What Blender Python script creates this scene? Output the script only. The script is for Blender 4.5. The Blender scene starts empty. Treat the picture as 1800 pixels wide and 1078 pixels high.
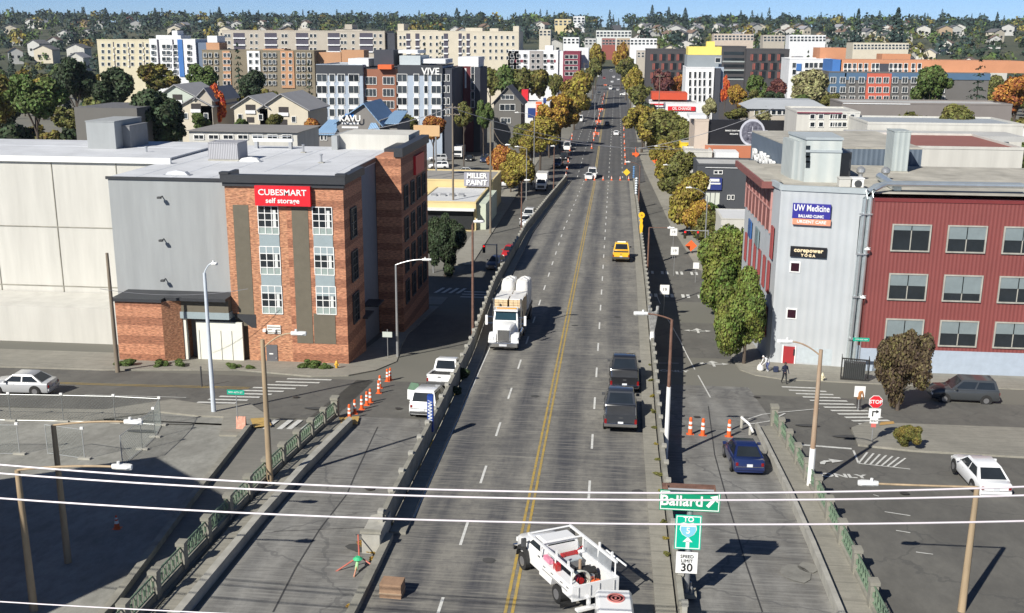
import bpy, bmesh, math, random
from mathutils import Matrix, Vector
C = bpy.context.scene
R = math.radians
# ------------------------------------------------------------------ camera
FOC, PX0, PY0, CAMH = 1845.0, 900.0, 539.0, 30.5
PITCH = math.atan((539-65)/FOC); ROLL = R(-0.4)
YAW = math.atan((1082-900)*math.cos(PITCH)/FOC)
_f = Vector((-math.sin(YAW)*math.cos(PITCH), math.cos(YAW)*math.cos(PITCH), -math.sin(PITCH)))
_r = Vector((math.cos(YAW), math.sin(YAW), 0)); _u = _r.cross(_f)
CR = math.cos(ROLL)*_r - math.sin(ROLL)*_u; CU = math.cos(ROLL)*_u + math.sin(ROLL)*_r
cam = bpy.data.objects.new('camera', bpy.data.cameras.new('camera')); C.collection.objects.link(cam)
cam.matrix_world = Matrix(((CR.x, CU.x, -_f.x, 0), (CR.y, CU.y, -_f.y, 0), (CR.z, CU.z, -_f.z, CAMH), (0, 0, 0, 1)))
cam.data.sensor_width = 36; cam.data.lens = FOC/1800*36; cam.data.clip_end = 20000; cam.data.clip_start = .5
C.camera = cam
# ------------------------------------------------------------------ sky and sun
SUN_AZ, SUN_EL = 31, 37          # shadows run 31 degrees east of north
W = bpy.data.worlds.new('World'); C.world = W; W.use_nodes = True
nt = W.node_tree; bgn = nt.nodes['Background']; sky = nt.nodes.new('ShaderNodeTexSky')
sky.sky_type = 'NISHITA'; sky.sun_disc = False; sky.sun_elevation = R(SUN_EL); sky.sun_rotation = R(180+SUN_AZ)
sky.altitude = 7000; sky.air_density = 1.0; sky.dust_density = .0; sky.ozone_density = 4.0
nt.links.new(sky.outputs[0], bgn.inputs[0]); bgn.inputs[1].default_value = 0.078
sl = bpy.data.lights.new('sun', 'SUN'); sl.energy = 5.0; sl.angle = R(.5); sl.color = (1, .955, .87)
so = bpy.data.objects.new('sun', sl); C.collection.objects.link(so)
so.rotation_euler = (R(90-SUN_EL), 0, R(-SUN_AZ))
C.view_settings.view_transform = 'Standard'; C.view_settings.look = 'None'; C.view_settings.exposure = 0.38
C.view_settings.gamma = 1
# ------------------------------------------------------------------ ground heights, and places taken from image pixels
TP = [(10, 9.0), (20, 8.85), (37, 8.1), (45, 7.75), (52, 7.25), (61, 6.3), (74, 4.7), (85, 3.3), (94, 2.3), (105, 1.4), (115, .5), (124, .1), (132, 0),
      (700, 0), (1000, 6), (1500, 33), (2200, 54), (2600, 56), (4000, 30)]
def T(y):
    if y <= TP[0][0]: return TP[0][1]
    for (a, b), (c, d) in zip(TP, TP[1:]):
        if y <= c: return b+(d-b)*(y-a)/(c-a)
    return TP[-1][1]
def ray(px, py): return (_f*FOC+CR*(px-PX0)+CU*(PY0-py)).normalized()
def G(px, py, dz=0.):            # where the ground lies under an image pixel
    d = ray(px, py); t = 10.
    while t < 6000:
        p = d*t
        if CAMH+p.z < T(p.y)+dz: break
        t *= 1.003
    a, b = t/1.003, t
    for _ in range(30):
        m = (a+b)/2; p = d*m
        if CAMH+p.z < T(p.y)+dz: b = m
        else: a = m
    p = d*a
    return Vector((p.x, p.y, CAMH+p.z))
def DZ(y): return .042*(232-y)
def D(px, py, dz=0.):            # on the elevated roadway
    d = ray(px, py); a = .042*232+dz
    t = (a-CAMH)/(d.z+.042*d.y); p = d*t
    return Vector((p.x, p.y, CAMH+p.z))
def A(px, py, Y):                # on the upright plane at distance Y
    d = ray(px, py); t = Y/d.y
    return Vector((d.x*t, Y, CAMH+d.z*t))
# ------------------------------------------------------------------ materials
MATS = {}
def mat(name, col, rough=.75, var=.14, sc=1.5, stretch=(1, 1, 1), metal=0., bump=0., emit=None, alpha=1., isl=0., col2=None, coat=0., det=4):
    if name in MATS: return MATS[name]
    m = bpy.data.materials.new(name); m.use_nodes = True; N = m.node_tree.nodes; L = m.node_tree.links
    b = N['Principled BSDF']; b.inputs['Roughness'].default_value = rough; b.inputs['Metallic'].default_value = metal
    if coat: b.inputs['Coat Weight'].default_value = coat; b.inputs['Coat Roughness'].default_value = .08
    if alpha < 1: b.inputs['Alpha'].default_value = alpha
    c = (*col, 1); b.inputs['Base Color'].default_value = c
    if var > 0 or isl > 0:
        tc = N.new('ShaderNodeTexCoord'); mp = N.new('ShaderNodeMapping'); mp.inputs['Scale'].default_value = stretch
        L.new(tc.outputs['Object'], mp.inputs[0])
        no = N.new('ShaderNodeTexNoise'); no.inputs['Scale'].default_value = sc; no.inputs['Detail'].default_value = det; no.inputs['Roughness'].default_value = .65
        L.new(mp.outputs[0], no.inputs[0])
        mr = N.new('ShaderNodeMapRange'); mr.inputs[1].default_value = .3; mr.inputs[2].default_value = .7
        L.new(no.outputs[0], mr.inputs[0])
        mx = N.new('ShaderNodeMix'); mx.data_type = 'RGBA'
        c2 = col2 or [v*(1+var) for v in col]; c1 = [v*(1-var) for v in col]
        if col2: c1 = col
        mx.inputs[6].default_value = (*c1, 1); mx.inputs[7].default_value = (*c2, 1)
        L.new(mr.outputs[0], mx.inputs[0]); out = mx.outputs[2]
        if isl:
            ge = N.new('ShaderNodeNewGeometry'); hs = N.new('ShaderNodeHueSaturation')
            m2 = N.new('ShaderNodeMapRange'); m2.inputs[3].default_value = 1-isl; m2.inputs[4].default_value = 1+isl
            m3 = N.new('ShaderNodeMapRange'); m3.inputs[3].default_value = .5-.06*isl; m3.inputs[4].default_value = .5+.06*isl
            L.new(ge.outputs['Random Per Island'], m2.inputs[0]); L.new(m2.outputs[0], hs.inputs['Value'])
            L.new(ge.outputs['Random Per Island'], m3.inputs[0]); L.new(m3.outputs[0], hs.inputs['Hue'])
            L.new(out, hs.inputs['Color']); out = hs.outputs[0]
        L.new(out, b.inputs['Base Color'])
        if bump:
            bp = N.new('ShaderNodeBump'); bp.inputs[0].default_value = bump; bp.inputs[1].default_value = .03
            L.new(no.outputs[0], bp.inputs['Height']); L.new(bp.outputs[0], b.inputs['Normal'])
    if emit: b.inputs['Emission Color'].default_value = (*emit[:3], 1); b.inputs['Emission Strength'].default_value = emit[3]
    MATS[name] = m; return m
def brickmat(name, a, b_, mort, scale=2.2, band=None, bandc=None):
    m = bpy.data.materials.new(name); m.use_nodes = True; N = m.node_tree.nodes; L = m.node_tree.links
    b = N['Principled BSDF']; b.inputs['Roughness'].default_value = .85
    tc = N.new('ShaderNodeTexCoord'); sp = N.new('ShaderNodeSeparateXYZ'); L.new(tc.outputs['Object'], sp.inputs[0])
    ad = N.new('ShaderNodeMath'); L.new(sp.outputs[0], ad.inputs[0]); L.new(sp.outputs[1], ad.inputs[1])
    cb = N.new('ShaderNodeCombineXYZ'); L.new(ad.outputs[0], cb.inputs[0]); L.new(sp.outputs[2], cb.inputs[1])
    br = N.new('ShaderNodeTexBrick'); L.new(cb.outputs[0], br.inputs[0]); br.inputs['Scale'].default_value = scale
    br.inputs['Color1'].default_value = (*a, 1); br.inputs['Color2'].default_value = (*b_, 1); br.inputs['Mortar'].default_value = (*mort, 1)
    br.inputs['Mortar Size'].default_value = .012; br.inputs['Bias'].default_value = -.1
    out = br.outputs[0]
    no = N.new('ShaderNodeTexNoise'); no.inputs['Scale'].default_value = 9; no.inputs['Detail'].default_value = 3
    mp = N.new('ShaderNodeMapping'); mp.inputs['Scale'].default_value = (.35, 1.3, 1); L.new(cb.outputs[0], mp.inputs[0]); L.new(mp.outputs[0], no.inputs[0])
    hs = N.new('ShaderNodeHueSaturation'); m2 = N.new('ShaderNodeMapRange'); m2.inputs[1].default_value = .35; m2.inputs[2].default_value = .65
    m2.inputs[3].default_value = .62; m2.inputs[4].default_value = 1.35
    L.new(no.outputs[0], m2.inputs[0]); L.new(m2.outputs[0], hs.inputs['Value']); L.new(out, hs.inputs['Color']); out = hs.outputs[0]
    if band:
        mo = N.new('ShaderNodeMath'); mo.operation = 'MODULO'; mo.inputs[1].default_value = band
        off = N.new('ShaderNodeMath'); off.inputs[1].default_value = 50; L.new(sp.outputs[2], off.inputs[0]); L.new(off.outputs[0], mo.inputs[0])
        gt = N.new('ShaderNodeMath'); gt.operation = 'GREATER_THAN'; gt.inputs[1].default_value = band*.55; L.new(mo.outputs[0], gt.inputs[0])
        mx = N.new('ShaderNodeMix'); mx.data_type = 'RGBA'; mx.blend_type = 'MULTIPLY'; L.new(gt.outputs[0], mx.inputs[0])
        L.new(out, mx.inputs[6]); mx.inputs[7].default_value = (*bandc, 1); out = mx.outputs[2]
    L.new(out, b.inputs['Base Color']); MATS[name] = m; return m
def ribmat(name, a, b_, period, axis='xy', rough=.6):     # ribbed metal siding: vertical ribs of two tones
    m = bpy.data.materials.new(name); m.use_nodes = True; N = m.node_tree.nodes; L = m.node_tree.links
    b = N['Principled BSDF']; b.inputs['Roughness'].default_value = rough
    tc = N.new('ShaderNodeTexCoord'); sp = N.new('ShaderNodeSeparateXYZ'); L.new(tc.outputs['Object'], sp.inputs[0])
    ad = N.new('ShaderNodeMath')
    if axis == 'xy': L.new(sp.outputs[0], ad.inputs[0]); L.new(sp.outputs[1], ad.inputs[1])
    else: L.new(sp.outputs['xyz'.index(axis)], ad.inputs[0]); ad.inputs[1].default_value = 0
    mu = N.new('ShaderNodeMath'); mu.operation = 'MULTIPLY'; mu.inputs[1].default_value = 2*math.pi/period; L.new(ad.outputs[0], mu.inputs[0])
    si = N.new('ShaderNodeMath'); si.operation = 'SINE'; L.new(mu.outputs[0], si.inputs[0])
    mr = N.new('ShaderNodeMapRange'); mr.inputs[1].default_value = -.4; mr.inputs[2].default_value = .9; L.new(si.outputs[0], mr.inputs[0])
    no = N.new('ShaderNodeTexNoise'); no.inputs['Scale'].default_value = .5; no.inputs['Detail'].default_value = 5; L.new(tc.outputs['Object'], no.inputs[0])
    mx = N.new('ShaderNodeMix'); mx.data_type = 'RGBA'; mx.inputs[6].default_value = (*a, 1); mx.inputs[7].default_value = (*b_, 1)
    L.new(mr.outputs[0], mx.inputs[0])
    hs = N.new('ShaderNodeHueSaturation'); m2 = N.new('ShaderNodeMapRange'); m2.inputs[3].default_value = .85; m2.inputs[4].default_value = 1.13
    L.new(no.outputs[0], m2.inputs[0]); L.new(m2.outputs[0], hs.inputs['Value']); L.new(mx.outputs[2], hs.inputs['Color'])
    L.new(hs.outputs[0], b.inputs['Base Color'])
    bp = N.new('ShaderNodeBump'); bp.inputs[0].default_value = .4; bp.inputs[1].default_value = .03; L.new(si.outputs[0], bp.inputs['Height']); L.new(bp.outputs[0], b.inputs['Normal'])
    MATS[name] = m; return m
def roadmat(name, base, light, dark, track=0., x0=0., lane=3., joints=0., cracks=0., stain=.5):
    """worn paving: fine grain, blotches, tyre paths along Y, cross joints every few metres, cracks"""
    m = bpy.data.materials.new(name); m.use_nodes = True; N = m.node_tree.nodes; L = m.node_tree.links
    b = N['Principled BSDF']; b.inputs['Roughness'].default_value = .88
    tc = N.new('ShaderNodeTexCoord'); sp = N.new('ShaderNodeSeparateXYZ'); L.new(tc.outputs['Object'], sp.inputs[0])
    def noise(scale, stretch, det=5, lo=.35, hi=.65, dist=0):
        mp = N.new('ShaderNodeMapping'); mp.inputs['Scale'].default_value = stretch; L.new(tc.outputs['Object'], mp.inputs[0])
        n = N.new('ShaderNodeTexNoise'); n.inputs['Scale'].default_value = scale; n.inputs['Detail'].default_value = det; n.inputs['Roughness'].default_value = .7
        n.inputs['Distortion'].default_value = dist
        L.new(mp.outputs[0], n.inputs[0]); r = N.new('ShaderNodeMapRange'); r.inputs[1].default_value = lo; r.inputs[2].default_value = hi
        L.new(n.outputs[0], r.inputs[0]); return r.outputs[0]
    def mul(s, f):
        q = N.new('ShaderNodeMath'); q.operation = 'MULTIPLY'; L.new(s, q.inputs[0])
        if isinstance(f, float): q.inputs[1].default_value = f
        else: L.new(f, q.inputs[1])
        return q.outputs[0]
    def mix(fac, a, c):
        x = N.new('ShaderNodeMix'); x.data_type = 'RGBA'
        if isinstance(fac, float): x.inputs[0].default_value = fac
        else: L.new(fac, x.inputs[0])
        for k, v in ((6, a), (7, c)):
            if isinstance(v, tuple): x.inputs[k].default_value = (*v, 1)
            else: L.new(v, x.inputs[k])
        return x.outputs[2]
    col = mix(noise(.35, (1, .5, 1)), base, light)
    col = mix(mul(noise(2.2, (1, .55, 1), 6, .42, .72), stain), col, dark)
    if track:
        a1 = N.new('ShaderNodeMath'); a1.operation = 'SUBTRACT'; L.new(sp.outputs[0], a1.inputs[0]); a1.inputs[1].default_value = x0
        a2 = N.new('ShaderNodeMath'); a2.operation = 'MULTIPLY'; L.new(a1.outputs[0], a2.inputs[0]); a2.inputs[1].default_value = 2*math.pi/lane
        a3 = N.new('ShaderNodeMath'); a3.operation = 'COSINE'; L.new(a2.outputs[0], a3.inputs[0])
        a4 = N.new('ShaderNodeMapRange'); a4.inputs[1].default_value = -.55; a4.inputs[2].default_value = .75; L.new(a3.outputs[0], a4.inputs[0])
        col = mix(mul(mul(a4.outputs[0], noise(.5, (1.2, .1, 1), 5, .22, .6)), track), col, dark)
        col = mix(mul(noise(1.2, (1.3, .05, 1), 3, .5, .85), track*.25), col, light)
    if joints:
        j = N.new('ShaderNodeMath'); j.operation = 'MODULO'; L.new(sp.outputs[1], j.inputs[0]); j.inputs[1].default_value = joints
        k = N.new('ShaderNodeMath'); k.operation = 'LESS_THAN'; L.new(j.outputs[0], k.inputs[0]); k.inputs[1].default_value = .07
        col = mix(mul(k.outputs[0], .55), col, dark)
        col = mix(mul(noise(3., (.13, 2.2, 1), 4, .46, .68), .75), col, light); col = mix(mul(noise(2.2, (.16, 2.6, 1), 4, .52, .7), .6), col, dark)
    if cracks:
        vo = N.new('ShaderNodeTexVoronoi'); vo.feature = 'DISTANCE_TO_EDGE'; vo.inputs['Scale'].default_value = cracks
        no = N.new('ShaderNodeTexNoise'); no.inputs['Scale'].default_value = 1.3; no.inputs['Detail'].default_value = 5; L.new(tc.outputs['Object'], no.inputs[0])
        va = N.new('ShaderNodeVectorMath'); va.operation = 'ADD'; L.new(tc.outputs['Object'], va.inputs[0]); L.new(no.outputs['Color'], va.inputs[1])
        L.new(va.outputs[0], vo.inputs[0])
        lt = N.new('ShaderNodeMath'); lt.operation = 'LESS_THAN'; lt.inputs[1].default_value = .008; L.new(vo.outputs['Distance'], lt.inputs[0])
        col = mix(mul(lt.outputs[0], .5), col, dark)
    fine = N.new('ShaderNodeTexNoise'); fine.inputs['Scale'].default_value = 28; fine.inputs['Detail'].default_value = 2; L.new(tc.outputs['Object'], fine.inputs[0])
    hs = N.new('ShaderNodeHueSaturation'); m2 = N.new('ShaderNodeMapRange'); m2.inputs[3].default_value = .8; m2.inputs[4].default_value = 1.2
    L.new(fine.outputs[0], m2.inputs[0]); L.new(m2.outputs[0], hs.inputs['Value']); L.new(col, hs.inputs['Color'])
    L.new(hs.outputs[0], b.inputs['Base Color']); MATS[name] = m; return m
def glassmat(name, col=(.02, .025, .03), rough=.08):
    return mat(name, col, rough, var=.25, sc=.6)
white = mat('white_paint', (.78, .78, .76), .5, .05); carwhite = mat('white_car_paint', (.8, .8, .79), .3, .02, coat=.6)
glass = glassmat('dark_glass'); glassb = mat('curtained_glass', (.05, .06, .07), .12, .0, isl=0., sc=.8, col2=(.35, .38, .36))
steel = mat('galvanised_steel', (.45, .46, .47), .4, .1, metal=.6); black = mat('black_rubber', (.02, .02, .02), .8, .1)
chrome = mat('chrome', (.7, .7, .7), .15, .0, metal=1.); dkgrey = mat('dark_grey_metal', (.06, .062, .065), .5, .1)
conc = mat('weathered_concrete', (.26, .25, .21), .9, .3, .9, bump=.3); conc2 = mat('pale_concrete', (.36, .35, .31), .9, .2, 1.2)
timber = mat('weathered_timber_pole', (.2, .165, .125), .9, .25, 4, (1, 1, .1)); brown = mat('rusty_brown_steel', (.16, .085, .06), .8, .3, 3)
orange = mat('traffic_orange', (.75, .13, .03), .5, .08); yellowp = mat('yellow_line_paint', (.5, .33, .05), .7, .25, 2.5, col2=(.27, .22, .11))
linew = mat('worn_white_line_paint', (.72, .72, .68), .8, .2, 3, col2=(.48, .48, .45)); red = mat('red_sign', (.62, .02, .03), .45, .05)
green = mat('green_sign', (.0, .26, .13), .45, .06); plate = mat('licence_plate', (.6, .62, .65), .4, .1)
lampred = mat('red_lamp_lens', (.2, .008, .008), .2, .1); lampwhite = mat('clear_lamp_lens', (.8, .8, .78), .1, .1)
# ------------------------------------------------------------------ mesh helpers
class MB:
    def __init__(s): s.v = []; s.f = []; s.m = []; s.tf = None
    def add(s, vs, fs, m=0):
        o = len(s.v)
        if s.tf is not None: vs = [s.tf @ Vector(v) for v in vs]
        s.v += [tuple(v) for v in vs]; s.f += [tuple(o+i for i in f) for f in fs]; s.m += [m]*len(fs); return s
    def box(s, x0, x1, y0, y1, z0, z1, m=0):
        return s.add([(x0, y0, z0), (x1, y0, z0), (x1, y1, z0), (x0, y1, z0), (x0, y0, z1), (x1, y0, z1), (x1, y1, z1), (x0, y1, z1)],
                     [(0, 3, 2, 1), (4, 5, 6, 7), (0, 1, 5, 4), (1, 2, 6, 5), (2, 3, 7, 6), (3, 0, 4, 7)], m)
    def hexa(s, b, t, m=0):      # 4 bottom corners, 4 top corners
        return s.add(list(b)+list(t), [(0, 3, 2, 1), (4, 5, 6, 7), (0, 1, 5, 4), (1, 2, 6, 5), (2, 3, 7, 6), (3, 0, 4, 7)], m)
    def cyl(s, p0, p1, r0, r1=None, n=10, m=0):
        r1 = r0 if r1 is None else r1; p0 = Vector(p0); p1 = Vector(p1); d = (p1-p0).normalized()
        a = d.orthogonal().normalized(); b = d.cross(a); vs = []
        for p, r in ((p0, r0), (p1, r1)):
            for k in range(n):
                t = 2*math.pi*k/n; vs.append(p+(a*math.cos(t)+b*math.sin(t))*r)
        fs = [(k, (k+1) % n, n+(k+1) % n, n+k) for k in range(n)]+[tuple(range(n-1, -1, -1)), tuple(range(n, 2*n))]
        return s.add(vs, fs, m)
    def tube(s, pts, r, n=6, m=0):
        pts = [Vector(p) for p in pts]; rings = []; base = len(s.v); vs = []
        for i, p in enumerate(pts):
            d = (pts[min(i+1, len(pts)-1)]-pts[max(i-1, 0)]).normalized()
            a = d.cross(Vector((.01, .02, 1))).normalized() if abs(d.z) < .98 else d.cross(Vector((1, 0, 0))).normalized()
            b = d.cross(a); rr = r[i] if isinstance(r, (list, tuple)) else r
            vs += [p+(a*math.cos(2*math.pi*k/n)+b*math.sin(2*math.pi*k/n))*rr for k in range(n)]
        fs = [(i*n+k, i*n+(k+1) % n, (i+1)*n+(k+1) % n, (i+1)*n+k) for i in range(len(pts)-1) for k in range(n)]
        fs += [tuple(range(n-1, -1, -1)), tuple(range((len(pts)-1)*n, len(pts)*n))]
        return s.add(vs, fs, m)
    def lathe(s, prof, n=12, m=0, c=(0, 0, 0)):   # (r, z) profile about the z axis
        vs = [(c[0]+r*math.cos(2*math.pi*k/n), c[1]+r*math.sin(2*math.pi*k/n), c[2]+z) for r, z in prof for k in range(n)]
        q = len(prof); fs = [(i*n+k, i*n+(k+1) % n, (i+1)*n+(k+1) % n, (i+1)*n+k) for i in range(q-1) for k in range(n)]
        return s.add(vs, fs+[tuple(range(n-1, -1, -1)), tuple(range((q-1)*n, q*n))], m)
    def prism(s, poly, a, b, axis='z', m=0):     # polygon in the other two axes, extruded from a to b
        n = len(poly)
        def P(u, v, w): return {'z': (u, v, w), 'y': (u, w, v), 'x': (w, u, v)}[axis]
        vs = [P(u, v, a) for u, v in poly]+[P(u, v, b) for u, v in poly]
        return s.add(vs, [tuple(range(n-1, -1, -1)), tuple(range(n, 2*n))]+[(k, (k+1) % n, n+(k+1) % n, n+k) for k in range(n)], m)
    def loft(s, rings, m=0, cap=True):
        n = len(rings[0]); vs = [v for r in rings for v in r]
        fs = [(i*n+k, i*n+(k+1) % n, (i+1)*n+(k+1) % n, (i+1)*n+k) for i in range(len(rings)-1) for k in range(n)]
        if cap: fs += [tuple(range(n-1, -1, -1)), tuple(range((len(rings)-1)*n, len(rings)*n))]
        return s.add(vs, fs, m)
    def mesh(s, name, mats, smooth=False, fixn=True):
        me = bpy.data.meshes.new(name); me.from_pydata(s.v, [], s.f)
        mats = mats if isinstance(mats, (list, tuple)) else [mats]
        for q in mats: me.materials.append(q)
        me.polygons.foreach_set('material_index', s.m)
        if fixn:
            bm = bmesh.new(); bm.from_mesh(me); bmesh.ops.recalc_face_normals(bm, faces=bm.faces); bm.to_mesh(me); bm.free()
        if smooth:
            me.polygons.foreach_set('use_smooth', [True]*len(me.polygons))
            try: me.set_sharp_from_angle(angle=R(40))
            except Exception: pass
        me.update(); return me
    def build(s, name, mats, parent=None, loc=None, smooth=False, bevel=0, fixn=True):
        return put(name, s.mesh(name, mats, smooth, fixn), parent, loc, bevel)
def put(name, me, parent=None, loc=None, bevel=0, rz=0):
    o = bpy.data.objects.new(name, me); C.collection.objects.link(o)
    if parent is not None: o.parent = parent
    if loc is not None: o.location = loc
    if rz: o.rotation_euler.z = rz
    if bevel:
        b = o.modifiers.new('bevel', 'BEVEL'); b.width = bevel; b.segments = 2; b.limit_method = 'ANGLE'; b.angle_limit = R(35)
    return o
def tag(o, label, cat, group=None, kind=None):
    if label: o['label'] = label
    if cat: o['category'] = cat
    if group: o['group'] = group
    if kind: o['kind'] = kind
    return o
def thing(name, label, cat, loc=(0, 0, 0), rz=0., group=None, rx=0., ry=0.):
    o = bpy.data.objects.new(name, None); C.collection.objects.link(o); o.empty_display_size = .3
    o.location = loc; o.rotation_euler = (rx, ry, rz); return tag(o, label, cat, group)
def copy_tree(o, parent=None):
    c = o.copy(); C.collection.objects.link(c)
    if parent is not None: c.parent = parent
    for ch in list(KIDS.get(o.name, [])) or list(o.children): copy_tree(ch, c)
    return c
KIDS = {}
TEXTS = {}
def text(name, s, size, m, parent, loc, rot=(R(90), 0, 0), depth=.01, align='CENTER', bold=.0, sx=1., font=None, spacing=1.):
    cu = bpy.data.curves.new(name, 'FONT'); cu.body = s; cu.size = size; cu.align_x = align; cu.align_y = 'CENTER'; cu.extrude = depth; cu.offset = bold
    cu.space_character = spacing; cu.resolution_u = 3
    o = bpy.data.objects.new(name, cu); C.collection.objects.link(o)
    bpy.context.view_layer.update()
    me = bpy.data.meshes.new_from_object(o.evaluated_get(bpy.context.evaluated_depsgraph_get())); bpy.data.objects.remove(o)
    me.materials.clear(); me.materials.append(m)
    q = put(name, me, parent, loc); q.rotation_euler = rot; q.scale = (sx, 1, 1); return q
def clip(poly, axis, lim, keep_less):
    out = []; n = len(poly)
    for i in range(n):
        a, b = poly[i], poly[(i+1) % n]
        ia = (a[axis] <= lim) if keep_less else (a[axis] >= lim); ib = (b[axis] <= lim) if keep_less else (b[axis] >= lim)
        if ia: out.append(a)
        if ia != ib:
            t = (lim-a[axis])/(b[axis]-a[axis]); out.append((a[0]+(b[0]-a[0])*t, a[1]+(b[1]-a[1])*t))
    return out
def drape(mb, poly, dz, m=0, zf=T, thick=0.):
    poly = [(p[0], p[1]) for p in poly]; ys = [p[1] for p in poly]
    cuts = [-1e5]+[a for a, b in TP]+[1e5] if zf is T else [-1e5, 1e5]
    for a, b in zip(cuts, cuts[1:]):
        if min(ys) >= b or max(ys) <= a: continue
        q = clip(clip(poly, 1, b, True), 1, a, False)
        if len(q) < 3: continue
        mb.add([(x, y, zf(y)+dz) for x, y in q], [tuple(range(len(q)))], m)
        if thick:
            n = len(q)
            for i in range(n):
                (x0, y0), (x1, y1) = q[i], q[(i+1) % n]
                mb.add([(x0, y0, zf(y0)+dz), (x1, y1, zf(y1)+dz), (x1, y1, zf(y1)+dz-thick), (x0, y0, zf(y0)+dz-thick)], [(0, 1, 2, 3)], m)
def sheet(name, polys, dz, m, zf=T, thick=0., kind='structure'):
    mb = MB()
    for p in polys: drape(mb, p, dz, 0, zf, thick)
    o = mb.build(name, m, fixn=False)
    # all flat faces look up
    for p in o.data.polygons:
        if abs(p.normal.z) > .7 and p.normal.z < 0: p.flip()
    o.data.update()
    if kind: o['kind'] = kind
    return o
def strip(path, w):               # a polyline widened to quads
    out = []
    for (a, b) in zip(path, path[1:]):
        d = Vector((b[0]-a[0], b[1]-a[1])).normalized(); n = Vector((-d.y, d.x))*w/2
        out.append([(a[0]+n.x, a[1]+n.y), (b[0]+n.x, b[1]+n.y), (b[0]-n.x, b[1]-n.y), (a[0]-n.x, a[1]-n.y)])
    return out
def g2(*pts): return [tuple(G(*p)[:2]) for p in pts]
rnd = random.Random(7)
# ================================================================== ground, streets and the elevated roadway
asph = roadmat('street_asphalt', (.105, .101, .09), (.15, .145, .128), (.075, .074, .07), cracks=.16, stain=.4)
asph2 = roadmat('far_street_asphalt', (.075, .075, .076), (.11, .108, .105), (.05, .05, .052), track=.5, lane=1.5, stain=.4)
deckm = roadmat('worn_deck_paving', (.135, .13, .118), (.26, .248, .215), (.055, .056, .064), track=1.0, x0=.7, lane=2.92, joints=4.6, stain=.6)
rampm = roadmat('ramp_concrete', (.15, .143, .128), (.27, .265, .245), (.085, .085, .085), track=.5, x0=.7, lane=1.6, joints=9., cracks=.12, stain=.5)
walkm = roadmat('sidewalk_concrete', (.24, .23, .195), (.31, .295, .25), (.15, .145, .125), joints=1.6, cracks=0, stain=.4)
lotm = roadmat('gravel_lot', (.23, .225, .2), (.34, .335, .3), (.13, .13, .11), stain=.5)
groundm = mat('city_ground', (.13, .13, .11), .95, .3, .02, col2=(.2, .19, .16))
hillm = mat('wooded_hill_ground', (.035, .05, .025), .95, .3, .01, col2=(.09, .09, .05))
def ground():
    ys = [10, 20, 37, 45, 52, 61, 74, 94, 109, 124, 132, 300, 500, 700]; mb = MB(); xs = [-1500, -300, -80, 0, 80, 300, 1500]
    for i in range(len(ys)-1):
        for j in range(len(xs)-1):
            mb.add([(xs[j], ys[i], T(ys[i])), (xs[j+1], ys[i], T(ys[i])), (xs[j+1], ys[i+1], T(ys[i+1])), (xs[j], ys[i+1], T(ys[i+1]))], [(0, 1, 2, 3)])
    mb.build('ground', groundm)['kind'] = 'structure'
    mb = MB(); ys = [700, 800, 1000, 1200, 1500, 1800, 2200, 2600, 4000, 9000]; xs = [-6000, -1500, -600, -200, 0, 200, 600, 1500, 6000]
    def h(x, y): return T(y)+(0 if y < 900 else 3.5*math.sin(x*.0045+y*.002))
    for i in range(len(ys)-1):
        for j in range(len(xs)-1):
            mb.add([(xs[j], ys[i], h(xs[j], ys[i])), (xs[j+1], ys[i], h(xs[j+1], ys[i])), (xs[j+1], ys[i+1], h(xs[j+1], ys[i+1])), (xs[j], ys[i+1], h(xs[j], ys[i+1]))], [(0, 1, 2, 3)])
    mb.build('hills', hillm, smooth=True)['kind'] = 'structure'
ground()
# --- streets
sheet('road', [[(-19.62, 61.30), (-17.87, 64.17), (-10, 64.17), (-10, 300), (-19, 300), (-19.93, 96.50), (-18.10, 84.70), (-19.47, 79.57)],
               [(-133.38, 63.61), (-17.85, 63.61), (-18.21, 79.11), (-19.46, 78.89), (-23.29, 77.07), (-29.71, 78.66), (-135.01, 73.22)]], .02, asph)
sheet('road', [[(3.07, 61.30), (11.32, 65.85), (11.2, 36), (60, 36), (61.30, 61.30), (19.42, 61.54), (15.57, 62.50), (16.07, 66.86), (17.56, 68.78), (41.33, 69.12), (62.09, 70.37), (63.03, 82.98), (24.15, 82.64), (14.39, 82.98), (11.26, 86.31),
                (11.15, 94.67), (11.87, 125.76), (12.2, 142), (10, 174), (7.4, 250), (6.5, 300), (3, 300)]], .02, asph)
sheet('cross_street', [[(-150, 122), (-19, 119), (12, 119), (150, 125), (150, 139), (12, 139), (-19, 137), (-150, 137)]], .035, asph)
sheet('avenue', [[(-14, 230), (7, 230), (7, 300), (6.5, 700), (-13, 700), (-14, 300)]], .05, asph2)
sheet('market_street', [[(-300, 640), (300, 640), (300, 668), (-300, 668)]], .06, asph2)
mb = MB()
for a, b in ((700, 1000), (1000, 1500), (1500, 2150)):
    mb.add([(-13, a, T(a)+.4), (6.5, a, T(a)+.4), (6.5, b, T(b)+2.), (-13, b, T(b)+2.)], [(0, 1, 2, 3)])
mb.build('avenue', asph2)['kind'] = 'structure'
# --- ramps either side of the elevated road
sheet('ramp', [[(-15.9, 20), (-10, 20), (-10, 64.73), (-16.44, 64.73), (-16.19, 62.50)]], .04, rampm)
sheet('ramp', [[(3, 20), (9.4, 20), (9.67, 65.85), (11.22, 66.41), (11.02, 81.84), (3.15, 81.84)]], .04, rampm)
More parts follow.
